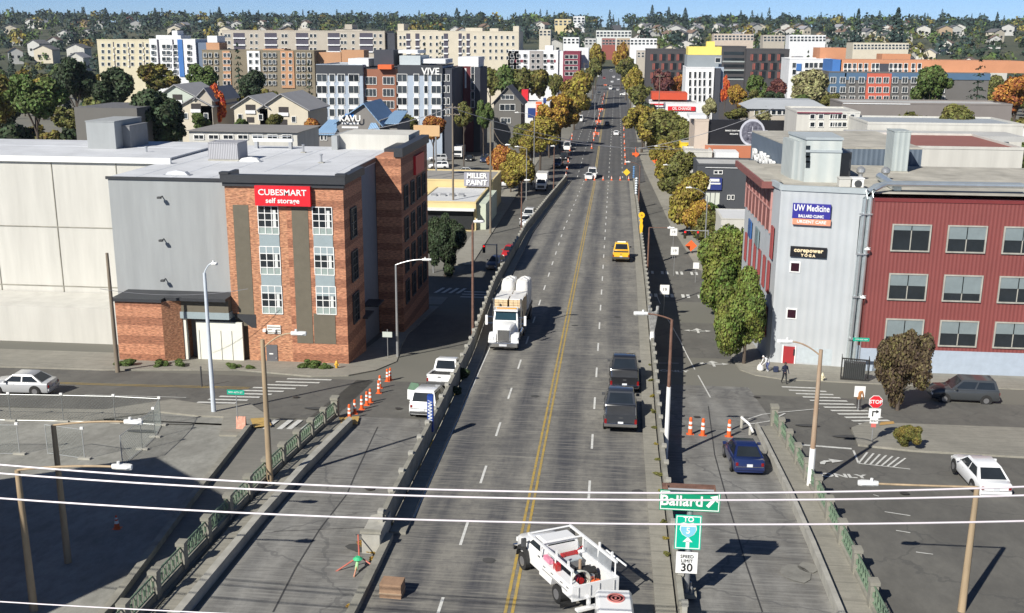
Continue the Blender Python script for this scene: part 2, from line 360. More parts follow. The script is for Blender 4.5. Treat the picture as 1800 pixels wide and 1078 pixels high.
# --- elevated roadway
LX = [(20, -9.9), (43, -9.9), (45, -10.0), (60, -10.1), (78, -10.4), (102, -11.5), (145, -11.9), (185, -11.0), (215, -10.2), (232, -9.7)]
RX = [(20, 3.1), (45, 3.05), (60, 3.1), (78, 3.35), (106, 3.65), (136, 3.85), (180, 4.1), (218, 4.25), (232, 4.3)]
def lerp(tab, y):
    if y <= tab[0][0]: return tab[0][1]
    for (a, b), (c, d) in zip(tab, tab[1:]):
        if y <= c: return b+(d-b)*(y-a)/(c-a)
    return tab[-1][1]
def band(name, xa, xb, y0, y1, dz, m, step=4., thick=0.):
    mb = MB(); n = max(1, int((y1-y0)/step)); 
    for i in range(n):
        a = y0+(y1-y0)*i/n; b = y0+(y1-y0)*(i+1)/n
        q = [(xa(a), a), (xb(a), a), (xb(b), b), (xa(b), b)]
        vs = [(x, y, DZ(y)+dz) for x, y in q]; mb.add(vs, [(0, 1, 2, 3)])
        if thick:
            lo = [(x, y, DZ(y)+dz-thick) for x, y in q]
            mb.add([vs[0], vs[3], lo[3], lo[0]], [(0, 1, 2, 3)]); mb.add([vs[1], lo[1], lo[2], vs[2]], [(0, 1, 2, 3)])
            if i == 0: mb.add([vs[0], vs[1], lo[1], lo[0]], [(0, 1, 2, 3)])
            if i == n-1: mb.add([vs[2], vs[3], lo[3], lo[2]], [(0, 1, 2, 3)])
    o = mb.build(name, m); o['kind'] = 'structure'; return o
L_ = lambda d: (lambda y: lerp(LX, y)+d); R_ = lambda d: (lambda y: lerp(RX, y)+d)
band('elevated_road', L_(.02), R_(-.02), 20, 232, .12, deckm)
mb = MB()
for i in range(53):               # concrete body of the approach: sides down to the street
    a = 20+i*4; b = a+4
    for tab, s in ((LX, 1), (RX, -1)):
        xa, xb = lerp(tab, a), lerp(tab, b)
        mb.add([(xa, a, DZ(a)+.1), (xb, b, DZ(b)+.1), (xb, b, T(b)-1), (xa, a, T(a)-1)], [(0, 1, 2, 3)])
mb.build('retaining_wall', conc)['kind'] = 'structure'
band('sidewalk', L_(.1), L_(.85), 44, 228, .26, walkm, thick=.3)
band('sidewalk', R_(-.85), R_(-.05), 20, 228, .30, walkm, thick=.3)
band('kerb', L_(.0), L_(.35), 20, 43.5, .42, conc, thick=.5)
def parapet(name, label, tab, side, y0, y1):
    t = thing(name, label, 'parapet', (0, y0, 0)); O = Vector((0, y0, 0))
    w = MB(); n = int((y1-y0)/3); e = side*.03
    for i in range(n):
        a = y0+(y1-y0)*i/n; b = y0+(y1-y0)*(i+1)/n; xa, xb = lerp(tab, a)+e, lerp(tab, b)+e; s = side*.15
        def ring(x, y, zz): return [(x, y-y0, DZ(y)+zz), (x+s, y-y0, DZ(y)+zz)]
        hp_ = 1.45 if side < 0 else 1.08
        for z0, z1, g in ((.1, hp_-.24, 0), (hp_-.22, hp_, .04)):
            A0 = [(xa-g*side, a-y0, DZ(a)+z0), (xa+s+g*side, a-y0, DZ(a)+z0), (xb+s+g*side, b-y0, DZ(b)+z0), (xb-g*side, b-y0, DZ(b)+z0)]
            w.hexa(A0, [(p[0], p[1], p[2]+z1-z0) for p in A0])
    w.build('wall', conc, t)
    y = y0; pm = None
    while y < y1-.5:
        if pm is None: pm = MB().box(-.1, .1, -.13, .13, -.9, 1.17+(.37 if side < 0 else 0)).box(-.13, .13, -.15, .15, 1.05+(.37 if side < 0 else 0), 1.2+(.37 if side < 0 else 0)).mesh('post', conc2)
        put('post', pm, t, (lerp(tab, y)+side*.2, y-y0, DZ(y))); y += 2.6
    return t
parapet('parapet_wall', 'long weathered concrete parapet along the left edge of the elevated road', LX, -1, 43.5, 226)
parapet('parapet_wall', 'long concrete parapet along the right edge of the elevated road', RX, 1, 37, 226)
# --- kerbs and pavements
sheet('sidewalk', [[(-17.35, 20), (-16.6, 20), (-16.61, 63.05), (-17.76, 64.17)]], .16, walkm, thick=.3)
sheet('kerb', [[(-16.62, 20), (-16.32, 20), (-16.20, 62.26), (-16.61, 63.05)]], .5, conc2, thick=.6)
sheet('sidewalk', [[(9.5, 20), (10.9, 20), (11.22, 66.41), (9.88, 66.08)]], .16, walkm, thick=.3)
sheet('kerb', [[(9.25, 20), (9.5, 20), (9.87, 65.40), (9.67, 65.40)]], .55, conc2, thick=.7)
sheet('path', [[(-17.6, 20), (-18.00, 61.66), (-22.35, 60.61), (-19.4, 36), (-19, 20)]], .05, roadmat('path_concrete', (.17, .165, .145), (.22, .21, .185), (.12, .12, .105), joints=9, stain=.3))
sheet('kerb', [[(-19.45, 20), (-19.2, 20), (-19.3, 36), (-21.05, 51.98), (-22.24, 60.39), (-22.54, 60.39), (-21.35, 51.98), (-19.6, 36)]], .38, conc, thick=.5)
sheet('lot', [[(-120, 20), (-19.5, 20), (-19.7, 36), (-21.46, 51.98), (-22.53, 59.94), (-24.63, 63.95), (-27.33, 64.62), (-30.85, 65.40), (-33.41, 62.72), (-122.18, 59.05)]], .03, lotm)
near_k = [(-122.74, 61.78), (-46.07, 62.14), (-33.49, 63.50), (-30.41, 67.20), (-26.96, 65.96), (-24.69, 66.98), (-22.37, 63.84), (-22.35, 60.61)]
sheet('sidewalk', [[(-122.18, 59.05), (-45.84, 59.39), (-32.85, 60.39), (-29.75, 63.61), (-26.86, 62.94), (-25.01, 62.94), (-23.60, 58.50), (-22.28, 58.61)]+near_k[::-1]], .14, walkm, thick=.3)
far_k = [(-134.99, 73.10), (-40.28, 76.60), (-29.70, 78.55), (-23.29, 77.07), (-20.49, 77.98), (-18.86, 80.48), (-17.99, 84.70), (-19.16, 92.66), (-19.66, 98.31), (-19.15, 120.19)]
sheet('sidewalk', [far_k+[(-21.39, 120.19), (-22.08, 84.13), (-136.55, 82.98)]], .15, walkm, thick=.3)
right_k = [(63.00, 82.64), (24.15, 82.41), (14.39, 82.87), (12.20, 84.36), (11.21, 86.52), (11.11, 90.01), (11.57, 108.46), (12.02, 120.19)]
sheet('sidewalk', [right_k+[(14.26, 120.19), (14.73, 94.67), (63.12, 94.67)]], .15, walkm, thick=.3)
sheet('sidewalk', [[(11.9, 141), (14.5, 141), (13, 180), (9.5, 300), (6.5, 300), (7.4, 250), (9.9, 174)]], .15, walkm, thick=.3)
sheet('sidewalk', [[(-19, 140), (-19, 640), (-22, 640), (-22, 140)]], .15, walkm, thick=.3)
sheet('sidewalk', [[(7, 300), (7, 640), (10, 640), (10, 300)]], .15, walkm, thick=.3)
isl = [(15.57, 62.50), (16.12, 66.86), (17.50, 68.67), (41.32, 69.01), (40.79, 60.17), (18.61, 61.66)]
sheet('traffic_island', [isl], .15, walkm, thick=.3)
sheet('lot', [[(-21, 190), (-80, 190), (-80, 300), (-21, 300)]], .03, roadmat('parking_lot_asphalt', (.15, .145, .13), (.19, .185, .165), (.1, .1, .09), stain=.4))
# --- painted lines
def dline(x0, x1, y0, y1, dash=None, w=.12, m=linew, name='lane_marking', dz=.13):
    mb = MB(); y = y0
    while y < y1:
        e = min(y+(dash[0] if dash else 4.), y1)
        f = lambda q: x0+(x1-x0)*(q-y0)/(y1-y0)
        mb.add([(f(y)-w/2, y, DZ(y)+dz), (f(y)+w/2, y, DZ(y)+dz), (f(e)+w/2, e, DZ(e)+dz), (f(e)-w/2, e, DZ(e)+dz)], [(0, 1, 2, 3)])
        y += dash[1] if dash else 4.
    o = mb.build(name, m); o['kind'] = 'structure'
for dx in (-.14, .14): dline(-3.58+dx, -3.9+dx, 22, 228, w=.13, m=yellowp, name='yellow_centre_line')
dline(-6.35, -6.9, 28, 150, (2.6, 7.6), .13); dline(-6.9, -6.3, 150, 228, (2.6, 7.6), .13)
dline(-.7, -1.0, 26.5, 228, (2.6, 7.6), .13)
dline(-9.1, -9.5, 46, 100, w=.08); 
def gline(path, w=.12, m=linew, dz=.06, name='road_marking'): return sheet(name, strip(path, w), dz, m)
for dx in (-.16, .16): gline([(-4.1+dx, 232), (-4.6+dx, 420), (-4.6+dx, 636)], .16, mat('pale_yellow_line', (.42, .33, .15), .8, .2), .08)
for x in (-1., 2.1, -8., -11.):
    y = 236
    while y < 630: gline([(x, y), (x, y+3)], .14, dz=.08); y += 9
for k in (670, 680): gline([(-12, k), (6, k)], .6, dz=.08)
gline([(-12, 637), (6, 637)], .5, dz=.08); gline([(-12, 628), (6, 628)], .3, dz=.08)
gline([(-35.76, 71.79), (-26.56, 72.42)], .13, yellowp, .04); gline([(-134.10, 67.88), (-35.76, 71.79)], .13, yellowp, .04)
gline([(-35.75, 71.39), (-26.54, 71.96)], .13, yellowp, .04); gline([(-134.03, 67.43), (-35.75, 71.39)], .13, yellowp, .04)
gline([(-37.14, 67.88), (-29.83, 68.33)], .12, linew, .04)
mbs = []
for k in range(9):               # bars of the left crossing
    a = G(585-21*k, 669+5.1*k); 
    mbs += strip([(a.x-3.6+.1*k, a.y-.2), (a.x-.1, a.y)], .42)
sheet('crosswalk', mbs, .045, linew)
mbs = []
for x0 in (478, 503, 520, 545, 561):
    a = G(x0-12, 756); b = G(x0+8, 740); mbs += strip([tuple(a[:2]), tuple(b[:2])], .36)
sheet('crosswalk', mbs, .065, linew)
mbs = []
for k in range(13):
    t = k/12; a = G(1362+148*t, 675+72*t); b = G(1428+147*t, 678+68*t)
    mbs += strip([tuple(a[:2]), tuple(b[:2])], .42)
sheet('crosswalk', mbs, .05, linew)
mbs = []
for row, x0, x1, q in ((125.3, 5.0, 12.6, .38), (138.6, 5.0, 11.8, .34)):
    x = x0
    while x < x1:
        mbs += strip([(x, row-.9), (x, row+.9)], q); mbs += strip([(x+.62, row-.9), (x+.62, row+.9)], q); x += 1.95
for yy in (121, 122.6, 124.2): mbs += strip([(-17.8, yy), (-12.6, yy)], .5)
for k in range(4): mbs += strip([(-18.5-k*.9, 123.), (-17.9-k*.9, 126)], .4)
sheet('crosswalk', mbs, .06, linew)
gline(g2((1395, 782), (1497, 790)), .35, dz=.04)
gline([(11.46, 122.21), (12.47, 122.45)], .3, dz=.06)
gline([(5.74, 124.87), (6.28, 113.25), (7.00, 99.23), (7.47, 84.13), (7.70, 74.95)], .1, dz=.07)
gline([(4.11, 88.43), (6.21, 88.74)], .2, dz=.06)
# turn arrow, words, hatching, parking ticks
def gtext(name, s, size, px, py, sy=1.6, rz=0, dz=.06):
    p = G(px, py); e = 1.
    sl_ = math.atan2(T(p.y+e)-T(p.y-e), 2*e)
    o = text(name, s, size, linew, None, (p.x, p.y, p.z+dz), (sl_, 0, rz), depth=.0, bold=.035); o.scale = (1, sy, 1); o['kind'] = 'structure'; return o
gtext('road_word', 'ONLY', .95, 1482, 838, 1.0, dz=.05); gtext('road_word', 'ONLY', .9, 1185, 654, 1.2, dz=.08)
def arrow(px, py, pts, rz=0., sc=1.):
    p = G(px, py); c, s = math.cos(rz), math.sin(rz)
    sheet('road_arrow', [[(p.x+sc*(x*c-y*s), p.y+sc*(x*s+y*c)) for x, y in q] for q in pts], .075, linew)
ra = [[(-.75, -.7), (-.5, -.75), (-.3, -.3), (.1, -.12), (.1, .12), (-.35, .0), (-.65, -.3)], [(.05, -.4), (.85, 0), (.05, .4)]]
arrow(1458, 812, ra, .1)
tri = [[(-.12, -1.5), (.12, -1.5), (.12, .2), (-.12, .2)], [(-.5, .2), (.5, .2), (0, 1.1)], [(.1, -.6), (.9, -.35), (.9, -.1), (.1, -.3)], [(.8, -.7), (1.4, -.2), (.8, .25)], [(-.1, -.6), (-.9, -.35), (-.9, -.1), (-.1, -.3)], [(-.8, -.7), (-1.4, -.2), (-.8, .25)]]
arrow(1253, 640, tri); arrow(1226, 582, tri)
hp = g2((1500, 793), (1509, 816), (1600, 826), (1600, 808))
gline(hp[:3], .12, dz=.045)
for k in range(7):
    t = k/9; a = Vector(hp[1]).lerp(Vector(hp[2]), t); b = Vector(hp[0]).lerp(Vector(hp[3]), min(1, t+.25))
    gline([tuple(a), tuple(b)], .12, dz=.045)
for q in (((1555, 901), (1600, 908)), ((1575, 934), (1600, 938)), ((1535, 871), (1545, 874)), ((1610, 972), (1640, 976))): gline(g2(*q), .08, dz=.045)
for q in (((1315, 738), (1340, 730), (1375, 726), (1440, 720)), ((1318, 747), (1352, 742)), ((1352, 742), (1380, 728))): gline(g2(*q), .14, dz=.065)
sheet('tactile_paving', [g2((440, 740), (470, 738), (478, 752), (446, 756)), g2((596, 738), (632, 736), (628, 750), (600, 750))], .17, mat('tactile_yellow', (.5, .33, .1), .8, .2))
sheet('tactile_paving', [g2((1545, 752), (1572, 749), (1570, 745), (1548, 746))], .175, mat('tactile_orange', (.5, .3, .1), .8, .2))
# long sealed cracks in the ramps
crk = mat('sealed_crack', (.05, .05, .05), .8, .1)
for q in (((1245, 715), (1256, 800), (1275, 870), (1310, 990), (1340, 1078)),): gline(g2(*q), .07, crk, .05)
for q in (((664, 752), (610, 870), (560, 935), (520, 1000), (480, 1078)),): gline(g2(*q), .07, crk, .05)
gline([(-15.4, 44), (-10.3, 45.2)], .05, crk, .05)
# ================================================================== building kit
def wmesh(w, h, kind='dark', nx=1, ny=1, ft=.07, dep=.12):
    """a window: frame with mullions round recessed glass, hung on the -Y face, origin at its centre"""
    key = ('w', round(w, 2), round(h, 2), kind, nx, ny)
    if key in CACHE: return CACHE[key]
    mb = MB(); fm = {'dark': white, 'white': white, 'black': dkgrey, 'curt': white, 'red': MATS.get('window_red', white), 'bare': dkgrey, 'pale': conc2}[kind]
    ft = min(ft, w*.12)
    mb.box(-w/2, w/2, -.02, .02, -h/2, h/2, 1)
    for a, b, c, d in ((-w/2-ft/2, -w/2+ft, -h/2, h/2), (w/2-ft, w/2+ft/2, -h/2, h/2)): mb.box(a, b, -dep, .01, c-ft/2, d+ft/2, 0)
    for a, b in ((-h/2-ft/2, -h/2+ft), (h/2-ft, h/2+ft/2)): mb.box(-w/2+ft, w/2-ft, -dep+.01, .01, a, b, 0)
    for k in range(1, nx): mb.box(-w/2+w*k/nx-ft/2, -w/2+w*k/nx+ft/2, -.06, -.02, -h/2+ft, h/2-ft, 0)
    for k in range(1, ny): mb.box(-w/2+ft, w/2-ft, -.055, -.021, -h/2+h*k/ny-ft/2, -h/2+h*k/ny+ft/2, 0)
    me = mb.mesh('window', [fm, glassb if kind in ('curt',) else glass]); CACHE[key] = me; return me
CACHE = {}
class Bld:
    """a building set up from image pixels: a box whose south face stands at distance Y"""
    def __init__(s, name, label, cat, pl, pr, pt, Y, dep, wall, roofm=None, zb=None, group=None, par=.7, side=None):
        a = A(pl, pt, Y); b = A(pr, pt, Y); s.x0, s.x1, s.Y, s.dep = a.x, b.x, Y, dep; s.z1 = (a.z+b.z)/2
        s.z0 = T(Y)-.5 if zb is None else zb
        s.t = thing(name, label, cat, ((s.x0+s.x1)/2, Y, s.z0+.5), 0, group); s.o = Vector(s.t.location); s.nw = 0
        s.block(s.x0, s.x1, Y, Y+dep, s.z0, s.z1, wall, 'wall', side)
        s.roof(s.x0, s.x1, Y, Y+dep, s.z1, roofm or MATS['flat_roof'], wall, par)
    def L(s, x, y, z): return (x-s.o.x, y-s.o.y, z-s.o.z)
    def block(s, x0, x1, y0, y1, z0, z1, m, name='wall', side=None):
        mb = MB(); a = s.L(x0, y0, z0); b = s.L(x1, y1, z1)
        mb.box(a[0], b[0], a[1], b[1], a[2], b[2]); ms = [m]
        if side: ms.append(side); mb.m[2:] = [0, 1, 0, 1]
        me = mb.mesh(name, ms, fixn=False); o = put(name, me, s.t); o.location = (0, 0, 0); return o
    def roof(s, x0, x1, y0, y1, z, m, pm, par=.7):
        a = s.L(x0, y0, z); b = s.L(x1, y1, z); mb = MB(); w = .25
        mb.box(a[0]+.05, b[0]-.05, a[1]+.05, b[1]-.05, a[2]+.005, a[2]+.06, 0)
        if par:
            for q in ((a[0]-.06, b[0]+.06, a[1]-.06, a[1]+w), (a[0]-.06, b[0]+.06, b[1]-w, b[1]+.06), (a[0]-.06, a[0]+w, a[1]+w, b[1]-w), (b[0]-w, b[0]+.06, a[1]+w, b[1]-w)):
                mb.box(*q, a[2]+.002, a[2]+par*.5, 1)
        mb.build('roof', [m, pm], s.t)
    def px(s, x, y, dy=0.): p = A(x, y, s.Y+dy); return p
    def panel(s, l, t, r, b, m, name='facade_panel', out=.12, dy=0.):
        p = s.px(l, t, dy); q = s.px(r, b, dy); mb = MB(); a = s.L(p.x, s.Y+dy-out, q.z); c = s.L(q.x, s.Y+dy+.02, p.z)
        mb.box(a[0], c[0], a[1], c[1], a[2], c[2]); return mb.build(name, m, s.t)
    def box(s, l, t, r, b, y0, y1, m, name='roof_box', zb=None):
        """a box standing between two distances, its front read at y0"""
        p = A(l, t, y0); q = A(r, b, y0); a = s.L(p.x, y0, q.z if zb is None else zb); c = s.L(q.x, y1, p.z); mb = MB()
        mb.box(a[0], c[0], a[1], c[1], a[2], c[2]); return mb.build(name, m, s.t)
    def win(s, cols, rows, w, h, kind='dark', nx=1, ny=1, out=.0, dy=0., name='window'):
        """cols: pixel x of centres; rows: pixel y of centres; w,h in metres"""
        for y in rows:
            for x in cols:
                if s.nw >= 100: return
                k_ = 'curt' if kind in ('white', 'dark') and rnd.random() < .38 else kind; p = s.px(x, y, dy); o = put(name, wmesh(w, h, k_, nx, ny), s.t, s.L(p.x, s.Y+dy-.03-out, p.z)); s.nw += 1
    def sidewin(s, side, ys, zs, w, h, kind='dark', nx=1, ny=1, name='window'):
        x = s.x1+.03 if side > 0 else s.x0-.03
        for z in zs:
            for y in ys:
                if s.nw >= 100: return
                o = put(name, wmesh(w, h, kind, nx, ny), s.t, s.L(x, s.Y+y, z)); o.rotation_euler.z = R(90*side); s.nw += 1
def rng(a, b, n): return [a+(b-a)*i/(n-1) for i in range(n)] if n > 1 else [a]
mat('flat_roof', (.42, .42, .41), .9, .15, .2); mat('grey_roof', (.3, .3, .3), .9, .2, .3); mat('shingle_roof', (.12, .12, .125), .9, .25, 2)
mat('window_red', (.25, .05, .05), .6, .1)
def signboard(name, label, px0, py0, px1, py1, Y, bg, lines, thick=.15, cat='sign', group=None, border=None, parent=None, o=Vector((0, 0, 0))):
    a = A(px0, py0, Y); b = A(px1, py1, Y); w = b.x-a.x; h = a.z-b.z; c = Vector(((a.x+b.x)/2, Y, (a.z+b.z)/2))
    t = parent or thing(name, label, cat, c, 0, group)
    off = Vector((0, 0, 0)) if parent is None else c-o
    mb = MB(); mb.box(-w/2, w/2, -thick/2, thick/2, -h/2, h/2); q = mb.build('board' if parent is None else name, bg, t, off)
    for (s, size, u, v, m, *sx) in lines:
        l = text('lettering', s, size*h, m, t if parent is None else q, (u*w, -thick/2-.02, v*h), depth=.012, bold=.01, sx=sx[0] if sx else 1)
    return t
# ================================================================== storage building (left)
brick = brickmat('orange_brick', (.5, .235, .125), (.34, .14, .075), (.38, .29, .21), 2.4)
brickb = brickmat('banded_brick', (.48, .21, .115), (.41, .17, .095), (.4, .26, .18), 2.4, 1.55, (.66, .62, .62))
olive = mat('olive_stucco', (.135, .12, .09), .9, .08, 1.5); dark_trim = mat('charcoal_trim', (.035, .037, .042), .5, .1)
greywall = mat('grey_stucco', (.31, .325, .33), .9, .1, .9, (1, 1, .12)); bluegrey = mat('blue_grey_panel', (.28, .34, .36), .6, .06)
offw = mat('off_white_wall', (.52, .51, .47), .85, .1, .8, (1, 1, .1)); roofw = mat('white_membrane_roof', (.62, .65, .69), .7, .12, .25)
roofg = mat('pale_grey_roof', (.55, .565, .59), .8, .12, .3); paledoor = mat('cream_roller_door', (.72, .72, .64), .6, .04)
redsig = mat('red_sign_board', (.7, .018, .03), .4, .03)
st = thing('storage_building', 'long self storage building of orange brick towers and grey stucco beside the left ramp', 'building', (-25.5, 78.8, 4.6))
O = Vector(st.location)
def sp(name, m, *boxes, parent=st, o=O):
    mb = MB()
    for b in boxes: mb.box(b[0]-o.x, b[1]-o.x, b[2]-o.y, b[3]-o.y, b[4]-o.z, b[5]-o.z)
    return mb.build(name, m, parent)
ZT = 19.35
# brick tower: front at Y 78.8
TX0, TX1, TY = -30.05, -20.65, 78.8
nt_x = -29.9      # foot of tower is cut away on the left for a canopy
sp('brick_tower', brick, (nt_x+1.1, -25.2, TY, TY+6, 0, ZT), (TX0, nt_x+1.1, TY, TY+6, 8.9, ZT))
sp('brick_tower', brickb, (-25.2, TX1, TY, TY+6, 0, ZT))
def frontpanel(l, t, r, b, m, name, out=.1):
    p = A(l, t, TY); q = A(r, b, TY); return sp(name, m, (p.x, q.x, TY-out, TY+.02, q.z, p.z))
frontpanel(409, 360, 447, 553, olive, 'stucco_panel', .03); frontpanel(512, 362, 551, 604, olive, 'stucco_panel', .03); frontpanel(551, 551, 591, 605, olive, 'stucco_panel', .035)
for l, r, ts in ((453, 491, ((362, 412), (433, 483), (502, 552))), (549, 585, ((364, 413), (434, 484), (503, 553)))):
    for i, (t, b) in enumerate(ts):
        p = A((l+r)/2+i*3.3+ (0), (t+b)/2, TY); p1 = A(l, t, TY); p2 = A(r, b, TY); w = p2.x-p1.x; h = p1.z-p2.z
        wd = thing('w', None, None); bpy.data.objects.remove(wd)
        o = MB()
        for k in range(4): o.box(-w/2+w*k/3-.03, -w/2+w*k/3+.03, -.07, -.03, -h/2, h/2)
        for k in range(5): o.box(-w/2, w/2, -.065, -.035, -h/2+h*k/4-.03, -h/2+h*k/4+.03)
        f = o.build('window', white, st, p-O)
        MB().box(-w/2, w/2, -.03, -.0, -h/4, h/2).build('pane', glass, f)
        MB().box(-w/2, w/2, -.028, -.0, -h/2, -h/4).build('pane', mat('pale_spandrel_glass', (.3, .36, .34), .2, .1), f)
        if i < 2:
            q = A(0, ts[i+1][0], TY); sp('spandrel_panel', bluegrey, (p.x-w/2, p.x+w/2, TY-.05, TY+.02, q.z, p.z-h/2-.05))
        MB().box(-.12, .12, -.035, -.032, -.7, .7).build('blind', mat('pale_blind', (.6, .62, .6), .8, .05), f, (w*.3, 0, .1))
MB().box(-.2, 9.65, -.35, .25, 0, .62).box(-.1, 9.5, -.2, .2, -.3, 0).box(9.1, 9.65, .25, 6.2, 0, .62).box(-.2, .15, .25, 3.0, 0, .62).build('cornice', dark_trim, st, Vector((TX0, TY, ZT+.1))-O)
MB().box(-.25, .5, -.38, .3, .621, .8).build('cornice', dark_trim, st, Vector((TX0, TY, ZT+.1))-O); MB().box(8.9, 9.7, -.38, .3, .621, .8).build('cornice', dark_trim, st, Vector((TX0, TY, ZT+.1))-O)
sp('roof', roofg, (TX0+.2, TX1-.4, TY+.25, TY+6.0, ZT+.01, ZT+.14))
sb = signboard('sign_board', None, 448, 326, 547, 363, TY-.3, redsig, [('CUBESMART', .42, 0, .17, white, 1.06), ('self storage', .36, -.0, -.24, white, 1.05)], .35, parent=st, o=O)
p = A(482, 579, TY); MB().box(-.55, .55, -.1, .02, -.35, .35, 0).box(-.5, .5, -.13, -.1, -.28, -.2, 1).box(-.5, .5, -.13, -.1, -.05, .03, 1).box(-.5, .5, -.13, -.1, .17, .25, 1).build('louvre_vent', [white, conc], st, p-O)
p = A(479, 628, TY); d = MB().box(-.45, .45, -.06, .02, -1.05, 1.05).build('door', mat('grey_steel_door', (.12, .12, .13), .5, .05), st, p-O); MB().box(-.22, .1, -.08, -.06, .25, .35).build('door_sign', white, d); MB().box(.3, .38, -.12, -.06, -.1, .02).build('handle', steel, d)
# canopy recess at the tower foot
sp('stucco_panel', olive, (-29.95, -28.0, TY+.4, TY+.9, 0, 8.9)); 
MB().add([(0, 0, 0), (1.9, 0, 0), (1.9, 0, -1.1), (1.5, 0, -1.1)], [(0, 1, 2, 3)]).build('bracket', dark_trim, st, Vector((nt_x-.1, TY-.02, 8.85))-O)
for x in (-27.4, -26.6): MB().box(-.12, .12, -.3, 0, -.1, .12).build('floodlight', white, st, Vector((x, TY, 7.6))-O)
# grey stucco block
GY = 79.9
sp('wall', greywall, (-40.0, TX0+.05, GY, 106, 0, ZT+.0))
sp('wall', mat('shaded_blue_stucco', (.22, .235, .27), .9, .06), (-30.1, -21.6, TY+6, 106, 0, ZT))  # side wall of the grey block, its shade put into a darker, bluer colour
sp('roof', roofg, (-40.1, -21.5, GY-.05, 106, ZT, ZT+.12))
sp('parapet_trim', dark_trim, (-40.15, TX0-.2, GY-.12, GY+.05, ZT-.02, ZT+.2), (-21.62, -21.45, TY+6.3, 94, ZT+.1, ZT+.45))
for px, py in ((285, 345), (288, 420), (291, 490)):
    p = A(px, py, GY); MB().cyl((0, 0, 0), (0, -.5, -.05), .05).box(-.14, .14, -.7, -.4, -.12, .04).build('wall_lamp', dkgrey, st, p-O)
# lower brick shed in front of the grey wall, roller door
LZ = 10.1
sp('brick_wing', brickb, (-38.9, -35.1, 77.0, GY-.01, 0, LZ))
MB().prism([(-35.1, 77.0), (-33.95, 78.1), (-33.95, GY-.01), (-35.1, GY-.01)], 0, LZ, 'z').build('brick_wing', brick, st, -O)
sp('door_surround', bluegrey, (-34.2, -30.02, 78.0, GY-.02, 8.55, 9.1)); sp('stucco_panel', olive, (-33.94, -30.06, 78.05, GY-.03, 9.1, LZ))
sp('roof', dark_trim, (-39.1, -35.0, 76.8, GY, LZ, LZ+.25), (-35.0, -30.06, 77.5, GY, LZ+.01, LZ+.25))
dd = sp('roller_door', paledoor, (-33.0, -29.2, 78.5, 78.7, 4, 8.2))
for k in range(5): sp('door_track', mat('door_shadow_gap', (.35, .35, .33), .8, .05), (-33.7+k*.9, -33.66+k*.9, 78.46, 78.5, 4.9, 7.5), parent=dd)
sp('door_post', paledoor, (-34.0, -33.7, 78.2, 78.5, 3.5, 8.5))
# white block behind to the left, penthouse, far tower
sp('wall', offw, (-75, -40.0, 89.5, 106, 0, ZT+.25), (-75, -40.02, 84, 89.4, 0, 7.5))
for x in range(-74, -41, 6): sp('wall_joint', conc, (x, x+.07, 89.44, 89.51, 3, ZT))
for z in (8, 13.5): sp('wall_joint', conc, (-75, -40.1, 89.45, 89.52, z, z+.08))
sp('roof', roofg, (-75, -39.9, 89.3, 106, ZT+.25, ZT+.36)); sp('parapet_trim', white, (-75, -38.8, 89.2, 89.5, ZT+.1, ZT+.6))
p = A(598, 265, 104); q = A(727, 238, 104)
sp('penthouse', offw, (p.x, -20.4, 104, 110, ZT, q.z)); sp('penthouse', greywall, (p.x-.6, p.x-.01, 103, 110, ZT, q.z-.1))
sp('brick_tower', brickb, (-21.55, -19.2, 94, 107.5, 0, 19.9)); sp('cornice', dark_trim, (-19.8, -19.0, 93.8, 107.7, 19.9, 20.7), (-21.6, -19.8, 98, 107.7, 19.9, 20.2))
sp('sign_board', redsig, (-19.2, -18.95, 100, 104.5, 17.5, 19.3))
for z in (7, 10, 13, 16):
    for y in (95.8, 99, 102.2, 105): o = put('window', wmesh(1.6, 2.2, 'black', 2, 2), st, Vector((-19.17, y, z))-O); o.rotation_euler.z = R(90)
for z in (9, 12.5, 16): o = put('window', wmesh(1.8, 2.4, 'black', 3, 4), st, Vector((TX1+.03, 81.5, z))-O); o.rotation_euler.z = R(90)
for y in (85, 89): MB().box(0, 1.4, -1.2, 1.2, 0, .12).build('awning', dark_trim, st, Vector((-21.6, y, 7.4))-O)
for x in range(-38, -22, 3): sp('membrane_seam', roofw, (x, x+.08, GY+.4, 105, ZT+.12, ZT+.135))
for y in (86, 96): sp('membrane_seam', roofw, (-75, -40.2, y+4.0, y+4.08, ZT+.36, ZT+.375))
# rooftop machinery
def roofunit(name, label, px0, py0, px1, py1, Y, m, zb=ZT+.12, dep=2.0, group=None, cat='air conditioner'):
    a = A(px0, py0, Y); b = A(px1, py1, Y); t = thing(name, label, cat, ((a.x+b.x)/2, Y, zb), 0, group); w = b.x-a.x; h = a.z-zb
    MB().box(-w/2, w/2, 0, dep, .15, h).build('casing', m, t, bevel=.04); MB().box(-w/2-.05, w/2+.05, -.05, dep+.05, 0, .15).build('curb', conc2, t)
    MB().box(-w/2-.04, w/2+.04, -.04, dep+.04, h, h+.08).build('lid', m, t); return t, w, h
louv = ribmat('louvred_metal', (.25, .25, .27), (.5, .5, .52), .16)
roofunit('rooftop_unit', 'big louvred grey air unit on the storage building roof', 365, 252, 419, 286, 92, louv, dep=2.6)
roofunit('stair_housing', 'tall grey stair housing on the roof at the far left of the storage building', 150, 214, 205, 266, 98, greywall, dep=6, cat='roof structure')
roofunit('stair_housing', 'darker grey box standing right of the roof stair housing', 207, 222, 231, 264, 99.5, mat('mid_grey_metal', (.2, .205, .21), .6, .08), dep=4, cat='roof structure')
t = thing('duct_rack', 'low white duct rack with rails on the storage roof left of the penthouse', 'duct', A(480, 262, 103)); t.location.z = ZT+.12
